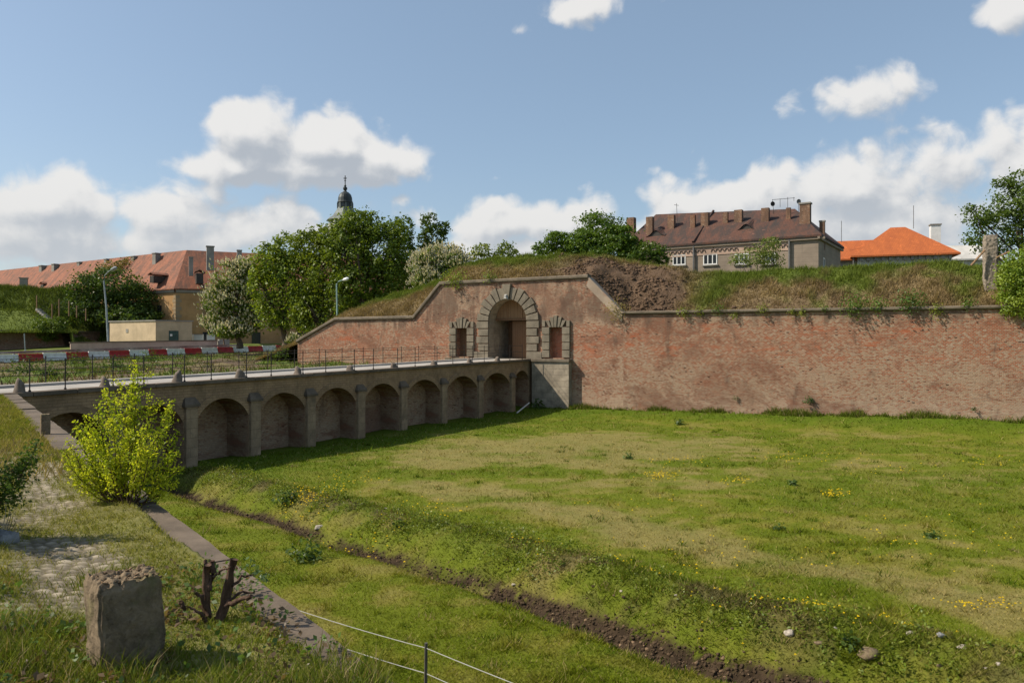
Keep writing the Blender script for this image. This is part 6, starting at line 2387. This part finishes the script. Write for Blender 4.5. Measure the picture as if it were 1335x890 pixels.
# ---- house with the new orange roof
def orange_house():
    Y0 = 88.0
    L = at(1112, Y0, 334); Rr = at(1247, Y0 - 3.2, 326.5)
    C = np.array([L.x, L.y]); d = dirs((Rr.x - L.x, Rr.y - L.y)); n = np.array([d[1], -d[0]]); n = n if n[1] < 0 else -n
    Lh = math.hypot(Rr.x - L.x, Rr.y - L.y); dep = 11.0; ze = L.z; zg = 3.0
    t = thing('orange_roofed_house', 'pale house with a bright orange tiled hip roof behind the grassy crest', 'house', (C[0], C[1], zg))
    def p(s, v, z): q = C + d * s - n * v; return (q[0], q[1], z)
    m = MB()
    m.face([p(.5, 0, zg), p(Lh - .5, 0, zg), p(Lh - .5, 0, ze), p(.5, 0, ze)]); m.face([p(Lh - .5, 0, zg), p(Lh - .5, dep, zg), p(Lh - .5, dep, ze), p(Lh - .5, 0, ze)])
    m.face([p(.5, 0, zg), p(.5, 0, ze), p(.5, dep, ze), p(.5, dep, zg)]); m.face([p(.5, dep, zg), p(.5, dep, ze), p(Lh - .5, dep, ze), p(Lh - .5, dep, zg)])
    m.build('wall', MT['white_wall'], t)
    zr = at(1184, Y0 + 4, 297).z
    r0, r1 = p(Lh * .45, dep / 2, zr), p(Lh * .60, dep / 2, zr)
    b = [p(-.3, -.6, ze), p(Lh + .3, -.6, ze), p(Lh + .3, dep + .6, ze), p(-.3, dep + .6, ze)]
    slab_roof('roof', [[b[0], b[1], r1, r0], [b[1], b[2], r1], [b[2], b[3], r0, r1], [b[3], b[0], r0]], MT['orange_tiles'], t)
    m = MB()
    for s in np.arange(.7, Lh - .5, .75):
        q = [p(s, -.34, ze - .62), p(s + .32, -.34, ze - .62), p(s + .32, .02, ze - .62), p(s, .02, ze - .62)]
        m.hexa(q, [(x, y, z + .42) for x, y, z in q])
    m.build('eave_brackets', MT['grey_stone'], t)
    # lower wing towards the grey house
    wl = -6.6
    zr2 = at(1120, Y0 + 4, 313.5).z
    b = [p(wl, .2, ze - .25), p(3.5, .2, ze - .25), p(3.5, dep, ze - .25), p(wl, dep, ze - .25)]
    rr0, rr1 = p(wl + 2.3, dep / 2 - 1, zr2), p(5.0, dep / 2 - 1, zr2)
    w = slab_roof('wing_roof', [[b[0], b[1], rr1, rr0], [b[3], b[0], rr0], [b[2], b[3], rr0, rr1]], MT['orange_tiles'], t)
    m = MB(); m.face([p(wl + .4, .7, zg), p(.5, .7, zg), p(.5, .7, ze - .25), p(wl + .4, .7, ze - .25)]); m.face([p(wl + .4, .7, zg), p(wl + .4, .7, ze - .3), p(wl + .4, dep - .5, ze - .3), p(wl + .4, dep - .5, zg)])
    m.build('wing_wall', MT['grey_stone'], t)
    a = at(1219, Y0 + 3, 294); q = at(1219, Y0 + 3, 311)
    chimney(t, (a.x, a.y, q.z - 1), 1.05, .9, a.z - q.z + 1, MT['window_white'], tuple(d))
    for px in (1112.5, 1238):
        k = (px - 667.5) / F_PX; s = (k * C[1] - C[0]) / (d[0] - k * d[1])
        m = MB(); m.tube([p(s, -.2, ze - .2), p(s, -.2, zg)], .09, 6); m.build('downpipe', MT['zinc'], t)
    m = MB(); m.tube([at(1191, Y0 + 3, 298), at(1191, Y0 + 3, 268)], .035, 5); m.build('mast', MT['zinc'], t)
    m = MB(); m.tube([at(1097, Y0 + 2, 316), at(1097, Y0 + 2, 288)], .035, 5); m.build('mast', MT['zinc'], t)
    # low white-roofed house beyond
    c = at(1258, 104, 322); zz = c.z
    t2 = thing('white_house', 'low white house far behind, between the orange roof and the right tree', 'house', (c.x, c.y, zg))
    m = MB(); m.box((c.x + 1.5, c.y + 3, zg), (7.5, 6, zz - 1.6 - zg), (.97, -.2)); m.build('wall', MT['white_wall'], t2)
    ce = (c.x + 1.5, c.y + 3)
    def g(x, y, z): return (ce[0] + x * .97 + y * .2, ce[1] - x * .2 + y * .97, z)
    slab_roof('roof', [[g(-4.2, -3.5, zz - 1.6), g(4.2, -3.5, zz - 1.6), g(3.4, 0, zz + .6), g(-3.4, 0, zz + .6)], [g(4.2, 3.5, zz - 1.6), g(-4.2, 3.5, zz - 1.6), g(-3.4, 0, zz + .6), g(3.4, 0, zz + .6)],
                       [g(-4.2, 3.5, zz - 1.6), g(-4.2, -3.5, zz - 1.6), g(-3.4, 0, zz + .6)], [g(4.2, -3.5, zz - 1.6), g(4.2, 3.5, zz - 1.6), g(3.4, 0, zz + .6)]], MT['white_wall'], t2, .2)


orange_house()


# ---- church tower
def church():
    Y = 165.0
    c = at(450, Y, 300)
    t = thing('church_tower', 'dark onion dome and lantern of a church tower with a cross, rising above the trees', 'church tower', (c.x, c.y, 3))
    k = Y / F_PX
    def z(py): return EYE - (py - HORIZON) * k
    m = MB(); m.box((c.x, c.y, 3), (6.0, 6.0, z(290) - 3), (.9, .43)); m.build('tower_shaft', MT['white_wall'], t)
    m = MB(); m.lathe((c.x, c.y, 0), [(25 * k, z(288)), (23 * k, z(285.5)), (19 * k, z(284)), (15 * k, z(279)), (11.5 * k, z(274)), (10 * k, z(271))], 8)
    m.build('flared_roof', MT['verdigris'], t)
    m = MB(); m.lathe((c.x, c.y, 0), [(9.6 * k, z(272)), (9.2 * k, z(265)), (10.2 * k, z(264.5)), (10.2 * k, z(263.5)), (9.4 * k, z(262.5)), (9.0 * k, z(258)), (7.6 * k, z(254)), (5 * k, z(251.3)), (2.6 * k, z(250)), (1.6 * k, z(248.5)),
                                      (2.9 * k, z(246.5)), (2.6 * k, z(244.5)), (1.2 * k, z(243.5)), (1.6 * k, z(242.2)), (.6 * k, z(240.5))], 16)
    dm_ = m.build('dome', MT['copper'], t, smooth=False)
    for a in range(8):
        m = MB(); an = a * math.pi / 4 + .3
        q = (c.x + 9.4 * k * math.cos(an), c.y + 9.4 * k * math.sin(an), z(272))
        m.box(q, (.35, .35, z(265) - z(272)), (math.cos(an), math.sin(an))); m.build('lantern_pillar', MT['verdigris'], dm_)
    m = MB(); m.tube([(c.x, c.y, z(241)), (c.x, c.y, z(229))], .10, 6); m.tube([(c.x - 2.1 * k, c.y, z(232.5)), (c.x + 2.1 * k, c.y, z(232.5))], .10, 6)
    m.tube([(c.x - 1.3 * k, c.y, z(235.5)), (c.x + 1.3 * k, c.y, z(235.5))], .07, 6)
    m.build('cross', MT['iron'], t)


church()

# ================================================================== road, barriers, lamps and small buildings at the left
RD = dirs((.53, .848)); RN = np.array([-RD[1], RD[0]])         # along the road, away to its far side
RB = np.array([-47.7, 76.0])
def rz(s): return 2.82 + s * .021
def rp(s, v, z=0.0):
    q = RB + RD * s + RN * v
    return (q[0], q[1], rz(s) + z)


def road():
    m = MB()
    ss = np.linspace(-40, 90, 27)
    for a, b in zip(ss[:-1], ss[1:]):
        m.face([rp(a, .55, .02), rp(b, .55, .02), rp(b, 8.0, .02), rp(a, 8.0, .02)])
    o = m.build('road', MT['asphalt']); tag(o, kind='structure')
    m = MB()
    for a, b in zip(ss[:-1], ss[1:]):
        m.hexa([rp(a, 8.0, -1.2), rp(b, 8.0, -1.2), rp(b, 10, -1.2), rp(a, 10, -1.2)][::-1], [rp(a, 8.0, .15), rp(b, 8.0, .15), rp(b, 10, .15), rp(a, 10, .15)][::-1])
    o = m.build('pavement', MT['deck']); tag(o, kind='structure')


road()


def lawn():
    # grassy ground of the town behind the road, a little higher than it
    s_, v_ = np.meshgrid(np.linspace(-45, 150, 130), np.concatenate([np.linspace(9.9, 16, 14), np.linspace(17, 130, 60)]))
    Q = RB + s_[..., None] * RD + v_[..., None] * RN
    hi = 3.3 + 1.15 * sstep(s_, 8, 26)
    z = (rz(s_) + .12) * (1 - sstep(v_, 9.9, 14)) + hi * sstep(v_, 9.9, 14) + .15 * (fbm2(Q[..., 0] * .2, Q[..., 1] * .2, 161, 3) - .5)
    px = 667.5 + F_PX * Q[..., 0] / Q[..., 1]
    n = fbm2(Q[..., 0] * .3, Q[..., 1] * .3, 162, 4)[..., None]
    c = np.array([.085, .12, .022]) * (1 - n) + np.array([.15, .16, .04]) * n
    o = grid_mesh('lawn', Q[..., 0], Q[..., 1], z, ground_mat, c); tag(o, kind='structure')


lawn()
red = mat_flat('red_barrier_plastic', (.42, .028, .03), .55, var=.2, scale=1.2)
wht = mat_flat('white_barrier_plastic', (.74, .72, .68), .55, var=.14, scale=1.2)
ORD = ['first', 'second', 'third', 'fourth', 'fifth', 'sixth', 'seventh', 'eighth', 'ninth', 'tenth']


def barrier_mesh(L, mat):
    """one moulded barrier: stepped profile, forklift slots, end lug and filler cap, in local axes along x"""
    m = MB()
    prof = [(-.24, 0), (-.24, .22), (-.11, .46), (-.085, .80), (.085, .80), (.11, .46), (.24, .22), (.24, 0)]
    xs = [-L / 2, -L / 2 + .04, -L * .28, -L * .27, -L * .16, -L * .15, L * .15, L * .16, L * .27, L * .28, L / 2 - .04, L / 2]
    rows = []
    for i, x in enumerate(xs):
        sl = i in (3, 4, 7, 8)
        ins = .04 if i in (0, 11) else 0
        rows.append([(x, y * (1 - ins * 2), (.10 if (sl and z == 0) else z) - (ins if z > .7 else 0)) for y, z in prof])
    for A_, B_ in zip(rows[:-1], rows[1:]):
        for k in range(len(prof) - 1):
            m.face([A_[k], B_[k], B_[k + 1], A_[k + 1]][::-1])
    m.face(rows[0][::-1]); m.face(rows[-1])
    m.lathe((L * .3, 0, .80), [(.05, 0), (.05, .035), (.03, .04)], 10)
    m.tube([(L / 2, 0, .25), (L / 2 + .05, 0, .25)], .06, 8)
    return m.build('road_barrier', mat, None, (0, 0, 0), local=True)


def barriers():
    L = 2.25
    step = 2.275
    ang = math.atan2(RD[1], RD[0])
    proto = {}
    nr = nw = 0
    for i in range(-5, 15):
        redp = i % 2 == 0
        s = i * step
        q = rp(s, 0, .02)
        px = 667.5 + F_PX * q[0] / q[1]
        if px < -75 : continue
        key = 'r' if redp else 'w'
        if key not in proto:
            o = barrier_mesh(L, red if redp else wht); proto[key] = o
        else:
            o = proto[key].copy(); COL.objects.link(o)
        o.location = q
        o.rotation_euler = (0, 0, ang + R((i * 37 % 7 - 3) * .5))
        if redp:
            lab = f'red plastic road barrier, {ORD[nr]} red one from the left in the row'; nr += 1
        else:
            lab = f'white plastic road barrier, {ORD[nw]} white one from the left in the row'; nw += 1
        tag(o, lab, 'road barrier', 'red and white barriers along the road')


barriers()


def guardrail():
    t = thing('guardrail', 'grey steel guardrail running behind the red and white barriers', 'guardrail', rp(0, .93))
    m = MB()
    ss = np.linspace(-22, 26, 25)
    for a, b in zip(ss[:-1], ss[1:]):
        m.hexa([rp(a, .9, .84), rp(b, .9, .84), rp(b, .96, .84), rp(a, .96, .84)][::-1], [rp(a, .9, 1.10), rp(b, .9, 1.10), rp(b, .96, 1.10), rp(a, .96, 1.10)][::-1])
    m.build('beam', MT['zinc'], t)
    for s in np.arange(-21, 26, 4):
        m = MB(); m.box((*rp(s, 1.02)[:2], rp(s, 0)[2] + .02), (.1, .1, 1.0), tuple(RD)); m.build('post', MT['zinc'], t)


guardrail()


def lamps():
    pole = mat_flat('pale_lamp_paint', (.30, .335, .34), .5, .2)
    pt_ = mat_flat('turquoise_lamp_paint', (.30, .42, .40), .5, .1)
    head = mat_flat('lamp_head_metal', (.24, .25, .26), .4, .3)
    hw = mat_flat('white_lamp_head', (.75, .76, .75), .4, .1)
    t = thing('street_lamp', 'tall grey street lamp at the left behind the red and white barriers', 'street lamp', tuple(at(142, 97, 458)))
    m = MB(); m.tube([at(142, 97, 460), at(138.5, 97, 400), at(135.3, 97, 366)], [.15, .11, .085], 10); m.tube([at(135.3, 97, 367), at(136.5, 97, 359), at(142, 97, 353.5), at(147, 96.6, 351.5)], .05, 8)
    m.build('pole', pole, t)
    m = MB(); m.tube([at(142.2, 97, 460), at(142, 97, 453)], .26, 10); m.build('base_sleeve', hw, t)
    m = MB(); a = at(144.5, 96.6, 352.5); b = at(152, 96.0, 348.5); dv = (b - a)
    m.tube([a, a + dv * .25, a + dv * .8, b], [.10, .22, .24, .08], 10); m.build('lamp_head', head, t)
    t = thing('street_lamp', 'small turquoise street lamp with a white head in front of the largest trees', 'street lamp', tuple(at(440, 79, 440)))
    m = MB(); m.tube([at(440, 79, 445), at(439.5, 79, 404), at(438.8, 79, 370.5), at(441, 79, 367), at(448, 79, 364.5)], [.10, .09, .07, .055, .05], 9); m.build('pole', pt_, t)
    m = MB(); a = at(447, 78.9, 365); b = at(454.5, 78.4, 363); dv = b - a
    m.tube([a, a + dv * .3, a + dv * .8, b], [.07, .17, .18, .06], 9); m.build('lamp_head', hw, t)
    p = thing('sign_post', 'thin grey pole beside the road in front of the shaded bastion wall', 'pole', tuple(at(33, 92, 458)))
    m = MB(); m.tube([at(33, 92, 459), at(31.5, 92, 434.5)], .06, 7); m.build('pole', pole, p)
    m = MB(); m.tube([at(33, 92, 459), at(33, 92, 456.5)], .14, 7); m.build('foot', hw, p)


lamps()


def left_buildings():
    # small beige service building
    c = at(203, 103, 444); zg = 3.9; zt = at(203, 103, 418.5).z
    t = thing('service_building', 'small flat beige service building with a green door behind the road', 'building', (c.x, c.y, zg))
    lft = at(143, 108.5, 444); rgt = at(250.5, 106.5, 444)
    C = np.array([c.x, c.y]); dl = dirs((lft.x - c.x, lft.y - c.y)); dr = dirs((rgt.x - c.x, rgt.y - c.y))
    Ll = math.hypot(lft.x - c.x, lft.y - c.y); Lr = math.hypot(rgt.x - c.x, rgt.y - c.y)
    def p(a, b, z): q = C + dl * a + dr * b; return (q[0], q[1], z)
    beige = mat_plaster('beige_render', (.52, .40, .26), (.45, .33, .2), .2)
    m = MB(); m.hexa([p(0, 0, zg), p(0, Lr, zg), p(Ll, Lr, zg), p(Ll, 0, zg)], [p(0, 0, zt), p(0, Lr, zt), p(Ll, Lr, zt), p(Ll, 0, zt)]); m.build('wall', beige, t)
    o = .12
    m = MB(); m.hexa([p(-o, -o, zt + .002), p(-o, Lr + o, zt + .002), p(Ll + o, Lr + o, zt + .002), p(Ll + o, -o, zt + .002)], [p(-o, -o, zt + .16), p(-o, Lr + o, zt + .16), p(Ll + o, Lr + o, zt + .16), p(Ll + o, -o, zt + .16)]); m.build('roof_edge', MT['grey_stone'], t)
    n = np.array([dr[1], -dr[0]]); n = n if n[1] < 0 else -n
    f = (226 - 203) / 47.5 * Lr
    def pf(b, off, z): q = C + dr * b + n * off; return (q[0], q[1], z)
    m = MB(); zd = at(226, 104.5, 431).z
    m.hexa([pf(f - .65, .002, zd - 2.1), pf(f + .65, .002, zd - 2.1), pf(f + .65, .05, zd - 2.1), pf(f - .65, .05, zd - 2.1)], [pf(f - .65, .002, zd), pf(f + .65, .002, zd), pf(f + .65, .05, zd), pf(f - .65, .05, zd)])
    d_ = m.build('door', mat_flat('green_door', (.045, .085, .07), .5), t)
    m = MB(); m.hexa([pf(f - .5, .052, zd - .75), pf(f - .2, .052, zd - .75), pf(f - .2, .06, zd - .75), pf(f - .5, .06, zd - .75)], [pf(f - .5, .052, zd - .45), pf(f - .2, .052, zd - .45), pf(f - .2, .06, zd - .45), pf(f - .5, .06, zd - .45)]); m.build('notice', MT['window_white'], d_)
    n2 = np.array([dl[1], -dl[0]]); n2 = n2 if n2[1] < 0 else -n2
    q = C + dl * ((203 - 166.5) / 60 * Ll)
    zv = at(166, 106, 431).z
    m = MB(); m.hexa([(*(q + n2 * a + dl * b), zv - .25) for a, b in ((.002, -.25), (.002, .25), (.05, .25), (.05, -.25))], [(*(q + n2 * a + dl * b), zv + .25) for a, b in ((.002, -.25), (.002, .25), (.05, .25), (.05, -.25))]); m.build('vent', MT['grey_stone'], t)
    # pinkish low wall with stone cap along the pavement
    a = at(92, 93.5, 458); b = at(283, 104, 453)
    w = thing('low_wall', 'low pinkish wall with a stone cap in front of the beige service building', 'wall', (a.x, a.y, 2.9))
    d = dirs((b.x - a.x, b.y - a.y)); L = math.hypot(b.x - a.x, b.y - a.y)
    ax = np.array([a.x, a.y])
    z0, z1 = at(92, 93.5, 447.2).z, at(283, 104, 444.2).z
    nn = np.array([-d[1], d[0]])
    def wq(s, v, z): q = ax + d * s + nn * v; return (q[0], q[1], z)
    m = MB(); m.hexa([wq(0, 0, 2.6), wq(L, 0, 2.6), wq(L, .4, 2.6), wq(0, .4, 2.6)], [wq(0, 0, z0), wq(L, 0, z1), wq(L, .4, z1), wq(0, .4, z0)]); m.build('wall', mat_plaster('pink_render', (.46, .33, .27), (.4, .22, .15), .5), w)
    m = MB(); m.hexa([wq(-.1, -.08, z0 + .002), wq(L + .1, -.08, z1 + .002), wq(L + .1, .48, z1 + .002), wq(-.1, .48, z0 + .002)], [wq(-.1, -.08, z0 + .14), wq(L + .1, -.08, z1 + .14), wq(L + .1, .48, z1 + .14), wq(-.1, .48, z0 + .14)]); m.build('wall_cap', MT['coping'], w)
    m = MB(); m.box((*wq(L + .9, .2, 0)[:2], 2.6), (1.4, .9, z1 - 2.4), tuple(d)); tag(m.build('stone_block', MT['grey_stone'], None, (*wq(L + .9, .2, 0)[:2], 2.6), bevel=.05), 'grey stone block closing the right end of the low pinkish wall', 'block')
    # white utility cabinets
    for px, wpx, lab in ((246, 11, 'white utility cabinet behind the low wall, first right of the beige building'), (259, 12, 'white utility cabinet behind the low wall, middle of three'), (275, 10, 'white utility cabinet behind the low wall, nearest the blossoming chestnut')):
        q = at(px, 110, 446); zt2 = at(px, 110, 436).z
        cb = thing('utility_cabinet', lab, 'cabinet', (q.x, q.y, 3), 'utility cabinets behind the low wall')
        m = MB(); m.box((q.x, q.y, 4.0), (wpx * .11 - .06, .5, zt2 - 4.0), (.98, .2)); m.build('cabinet_body', MT['window_white'], cb, bevel=.02)
        m = MB(); m.box((q.x, q.y, zt2 + .001), (wpx * .11, .6, .08), (.98, .2)); m.build('cabinet_lid', MT['grey_stone'], cb)


left_buildings()


# ------------------------------------------------------------------ left bastion: shaded brick wall, grassy earth, fence
def bastion():
    a = at(-160, 104, 458); b = at(91, 108.5, 458)
    zt0, zt1 = at(-160, 104, 431).z, at(91, 108.5, 433).z
    t = thing('bastion_wall', 'shaded dark brick bastion wall under a grassy bank at the far left', 'fortress wall', (b.x, b.y, 2.8))
    m = MB()
    m.hexa([(a.x, a.y, 2.0), (b.x, b.y, 2.0), (b.x + 1.2, b.y + 14, 2.0), (a.x, a.y + 14, 2.0)], [(a.x, a.y, zt0), (b.x - 1.5, b.y + .3, zt1), (b.x - .6, b.y + 14, zt1), (a.x, a.y + 14, zt0)])
    m.build('wall', MT['brick_shaded'], t)
    m = MB(); m.hexa([(a.x, a.y - .25, zt0 + .002), (b.x - 1.35, b.y + .05, zt1 + .002), (b.x - .35, b.y + 14, zt1 + .002), (a.x, a.y + 14, zt0 + .002)], [(a.x, a.y - .25, zt0 + .25), (b.x - 1.35, b.y + .05, zt1 + .25), (b.x - .35, b.y + 14, zt1 + .25), (a.x, a.y + 14, zt0 + .25)])
    m.build('wall_cap', MT['cornice'], t)
    # earth: first berm, then the higher one, falling to the right
    X = np.arange(-100, -38, .5); Yv = np.arange(104.6, 150, .5)
    Xg, Yg = np.meshgrid(X, Yv)
    px = 667.5 + F_PX * Xg / Yg
    zc1 = np.interp(px, [-300, 0, 45, 60, 100, 142, 200], [9.4, 9.3, 9.2, 8.2, 5.4, 3.0, 2.6])
    zc2 = np.interp(px, [-300, 0, 78, 110, 150, 200, 240], [13.0, 12.9, 12.7, 11.0, 8.5, 3.2, 2.6])
    fr = 106.0 + .018 * (Xg + 80)
    base = np.where(px < 95, 6.1, 2.6)
    u = sstep(Yg - fr, .3, 6.5)
    z = base + (np.maximum(zc1, 2.6) - base) * u
    u2 = sstep(Yg - fr, 9.0, 16.0)
    z = z + (zc2 - zc1) * u2
    z = z + 1.3 * (fbm2(Xg * .4, Yg * .4, 131, 4) - .5) * u
    z = np.where(Yg > 142, z - (Yg - 142) * 1.4, z)
    z = np.where((px < 92) & (Yg - fr < .8), 6.0, z)
    n = fbm2(Xg * .35, Yg * .35, 132, 4)[..., None]
    c = np.array([.075, .105, .022]) * (1 - n) + np.array([.135, .165, .035]) * n
    o = grid_mesh('bastion_bank', Xg, Yg, z, ground_mat, c); tag(o, kind='structure')
    rng = np.random.default_rng(61)
    k = 42000
    xi = rng.uniform(-98, -40, k); yi = rng.uniform(105.5, 126, k)
    gx = np.clip(((xi + 100) / .5).astype(int), 0, len(X) - 1); gy = np.clip(((yi - 104.6) / .5).astype(int), 0, len(Yv) - 1)
    zi = z[gy, gx]; cc = c[gy, gx]
    dark = (sstep(yi, 113.5, 116)[:, None]) * .5
    gcol = cc * (1 - dark) + np.array([.045, .07, .016]) * dark
    H = .25 + .3 * rng.random(k); H = H * (1 + 1.2 * sstep(yi, 114, 118))
    ok = zi > 2.7
    o = blades('bastion_grass', xi[ok], yi[ok], zi[ok] - .05, H[ok], np.full(ok.sum(), .16), .6, gcol[ok] * (.6 + .8 * rng.random((ok.sum(), 1))), rng)
    tag(o, 'dark green grass and scrub covering the earth bank of the far left bastion', 'grass', kind='stuff')
    # plank fence and stair ramp
    f = thing('wire_fence', 'old wire fence with thin wooden posts on the far left bank', 'fence', tuple(at(48, 112, 403)))
    tops = []
    for px_, y0, y1 in ((48, 385, 405), (68, 396, 414), (77, 390, 410), (90, 392, 410), (100, 398, 412), (112, 402, 416)):
        m = MB(); p0 = at(px_, 111.5, y1 + 2); p1 = at(px_, 111.5, y0); m.tube([p0, p1], .08, 6); m.build('post', MT['wood_old'], f); tops.append(p1 - Vector((0, 0, .3)))
    for dz in (0, -.7):
        m = MB(); m.tube([q + Vector((0, 0, dz)) for q in tops], .02, 4); m.build('wire', MT['iron'], f)
    m = MB()
    p0, p1 = at(50, 110.0, 402), at(66, 108.6, 415.5)
    dv = (p1 - p0)
    for i in range(6):
        a_ = p0 + dv * (i / 6)
        m.box((a_.x, a_.y, a_.z - .35), (.5, .55, .35), tuple(dirs((dv.x, dv.y))))
    tag(m.build('stone_steps', MT['grey_stone'], None, tuple(p0)), 'short flight of pale stone steps going down the far left bank', 'steps')


bastion()


# ------------------------------------------------------------------ weedy verge between bridge and road
def verge():
    rng = np.random.default_rng(77)
    # ground strip beyond the bridge, rising to the barriers
    bb = np.linspace(-2, 75, 160); ll = np.linspace(0, 1, 60)
    B, L = np.meshgrid(bb, ll)
    P0 = BO + B[..., None] * BD - T1 * 2.05
    P1 = RB + RD * (27 - B[..., None] * 0.95 + 8) - RN * .35
    Q = P0 * (1 - L[..., None]) + P1 * L[..., None]
    z0 = 3.05 + 0 * B; z1 = rz(27 - B * .95 + 8) + .02
    z = z0 * (1 - L) + z1 * L - .25 * np.sin(L * math.pi) + .85 * (fbm2(Q[..., 0] * .6, Q[..., 1] * .6, 141, 4) - .5) * np.sin(np.clip(L, .02, .98) * math.pi)
    def tint(x, y):
        n = fbm2(x * .35, y * .35, 142, 4); n2 = fbm2(x * 1.2, y * 1.2, 143, 3)
        g = np.array([.09, .125, .025]); s = np.array([.105, .075, .052]); d = np.array([.155, .125, .06])
        k = sstep(n, .46, .60)[..., None]; k2 = sstep(n2, .45, .62)[..., None]
        return (s * (1 - k2) + d * k2) * (1 - k) + (g * (.7 + .6 * n2[..., None])) * k, k[..., 0]
    c, k = tint(Q[..., 0], Q[..., 1])
    o = grid_mesh('weedy_verge', Q[..., 0], Q[..., 1], z, ground_mat, c); tag(o, kind='structure')
    n = 60000
    i = rng.integers(0, 159, n); j = rng.integers(0, 59, n)
    fx = rng.random(n); fy = rng.random(n)
    def bil(G):
        return (G[j, i].T * (1 - fx) * (1 - fy) + G[j, i + 1].T * fx * (1 - fy) + G[j + 1, i].T * (1 - fx) * fy + G[j + 1, i + 1].T * fx * fy).T
    q = bil(Q); zz = bil(z); cc, kk = tint(q[:, 0], q[:, 1])
    keep = rng.random(n) < .25 + .75 * kk
    q, zz, cc, kk = q[keep], zz[keep], cc[keep], kk[keep]
    n = len(q)
    tus = fbm2(q[:, 0] * .9, q[:, 1] * .9, 144, 3)
    H = (.10 + .30 * rng.random(n) ** 1.6) * (.5 + 1.4 * sstep(tus, .45, .7))
    o = blades('verge_grass', q[:, 0], q[:, 1], zz, H, .05 + .05 * rng.random(n), .6, cc * (.65 + .75 * rng.random((n, 1))), rng)
    tag(o, 'weeds and rough grass on the verge between the bridge and the road', 'grass', kind='stuff')
    for i2, (px, py, Y, s, lab) in enumerate([(101, 470, 62, 1.1, 'green bush clump on the verge below the second red barrier'), (30, 482, 45, 1.2, 'green bush clump on the verge at the far left'), (195, 468, 64, 1.2, 'green weed clump on the verge right of the tall lamp'),
                                               (365, 462, 62, 1.1, 'green weed clump on the verge at the foot of the wall end'), (62, 486, 42, .6, 'small green clump on the verge near the left railing'), (150, 476, 52, .9, 'mid green weed clump on the verge behind the yellow-green shrub')]):
        p = at(px, Y, py + 4)
        weed_clump('verge_weed', lab, px, py, s, .16, 260, (.065, .105, .022), 500 + i2, p.z, Y, 'weed')


verge()


# ------------------------------------------------------------------ loose pole by the plinth, far tree line
m = MB(); m.tube([at(674, 51.5, 538), at(690, 53.2, 525)], .05, 6)
tag(m.build('wooden_pole', MT['white_wall'], None, tuple(at(674, 51.5, 538))), 'pale wooden pole leaning against the last bridge arch by the plinth', 'pole')


def hollow_stuff():
    # far wood on the horizon behind the town, one mass
    rng = np.random.default_rng(88)
    lobes = []
    for k in range(46):
        px = -60 + k * 30 + rng.uniform(-8, 8)
        p = at(px, 330 + rng.uniform(-20, 20), 443)
        h = rng.uniform(6, 11)
        lobes.append((p.x, p.y, 2.5 + h * .6, 9, 6, h))
    C, O, K = crown_points(lobes, 1.3, rng, 1.6, .3)
    V, F = leaf_quads(C, 1.3 * (.6 + .7 * rng.random(len(C))), rng, .3, O, .7, .1)
    o = np_mesh('far_wood', V, F, MT['leaf'], np.repeat(tint_of((.045, .07, .02), (.08, .105, .03), K, rng, len(C)), 4, 0))
    tag(o, 'distant wood seen low between the trees and houses of the town', 'wood', kind='stuff')


hollow_stuff()
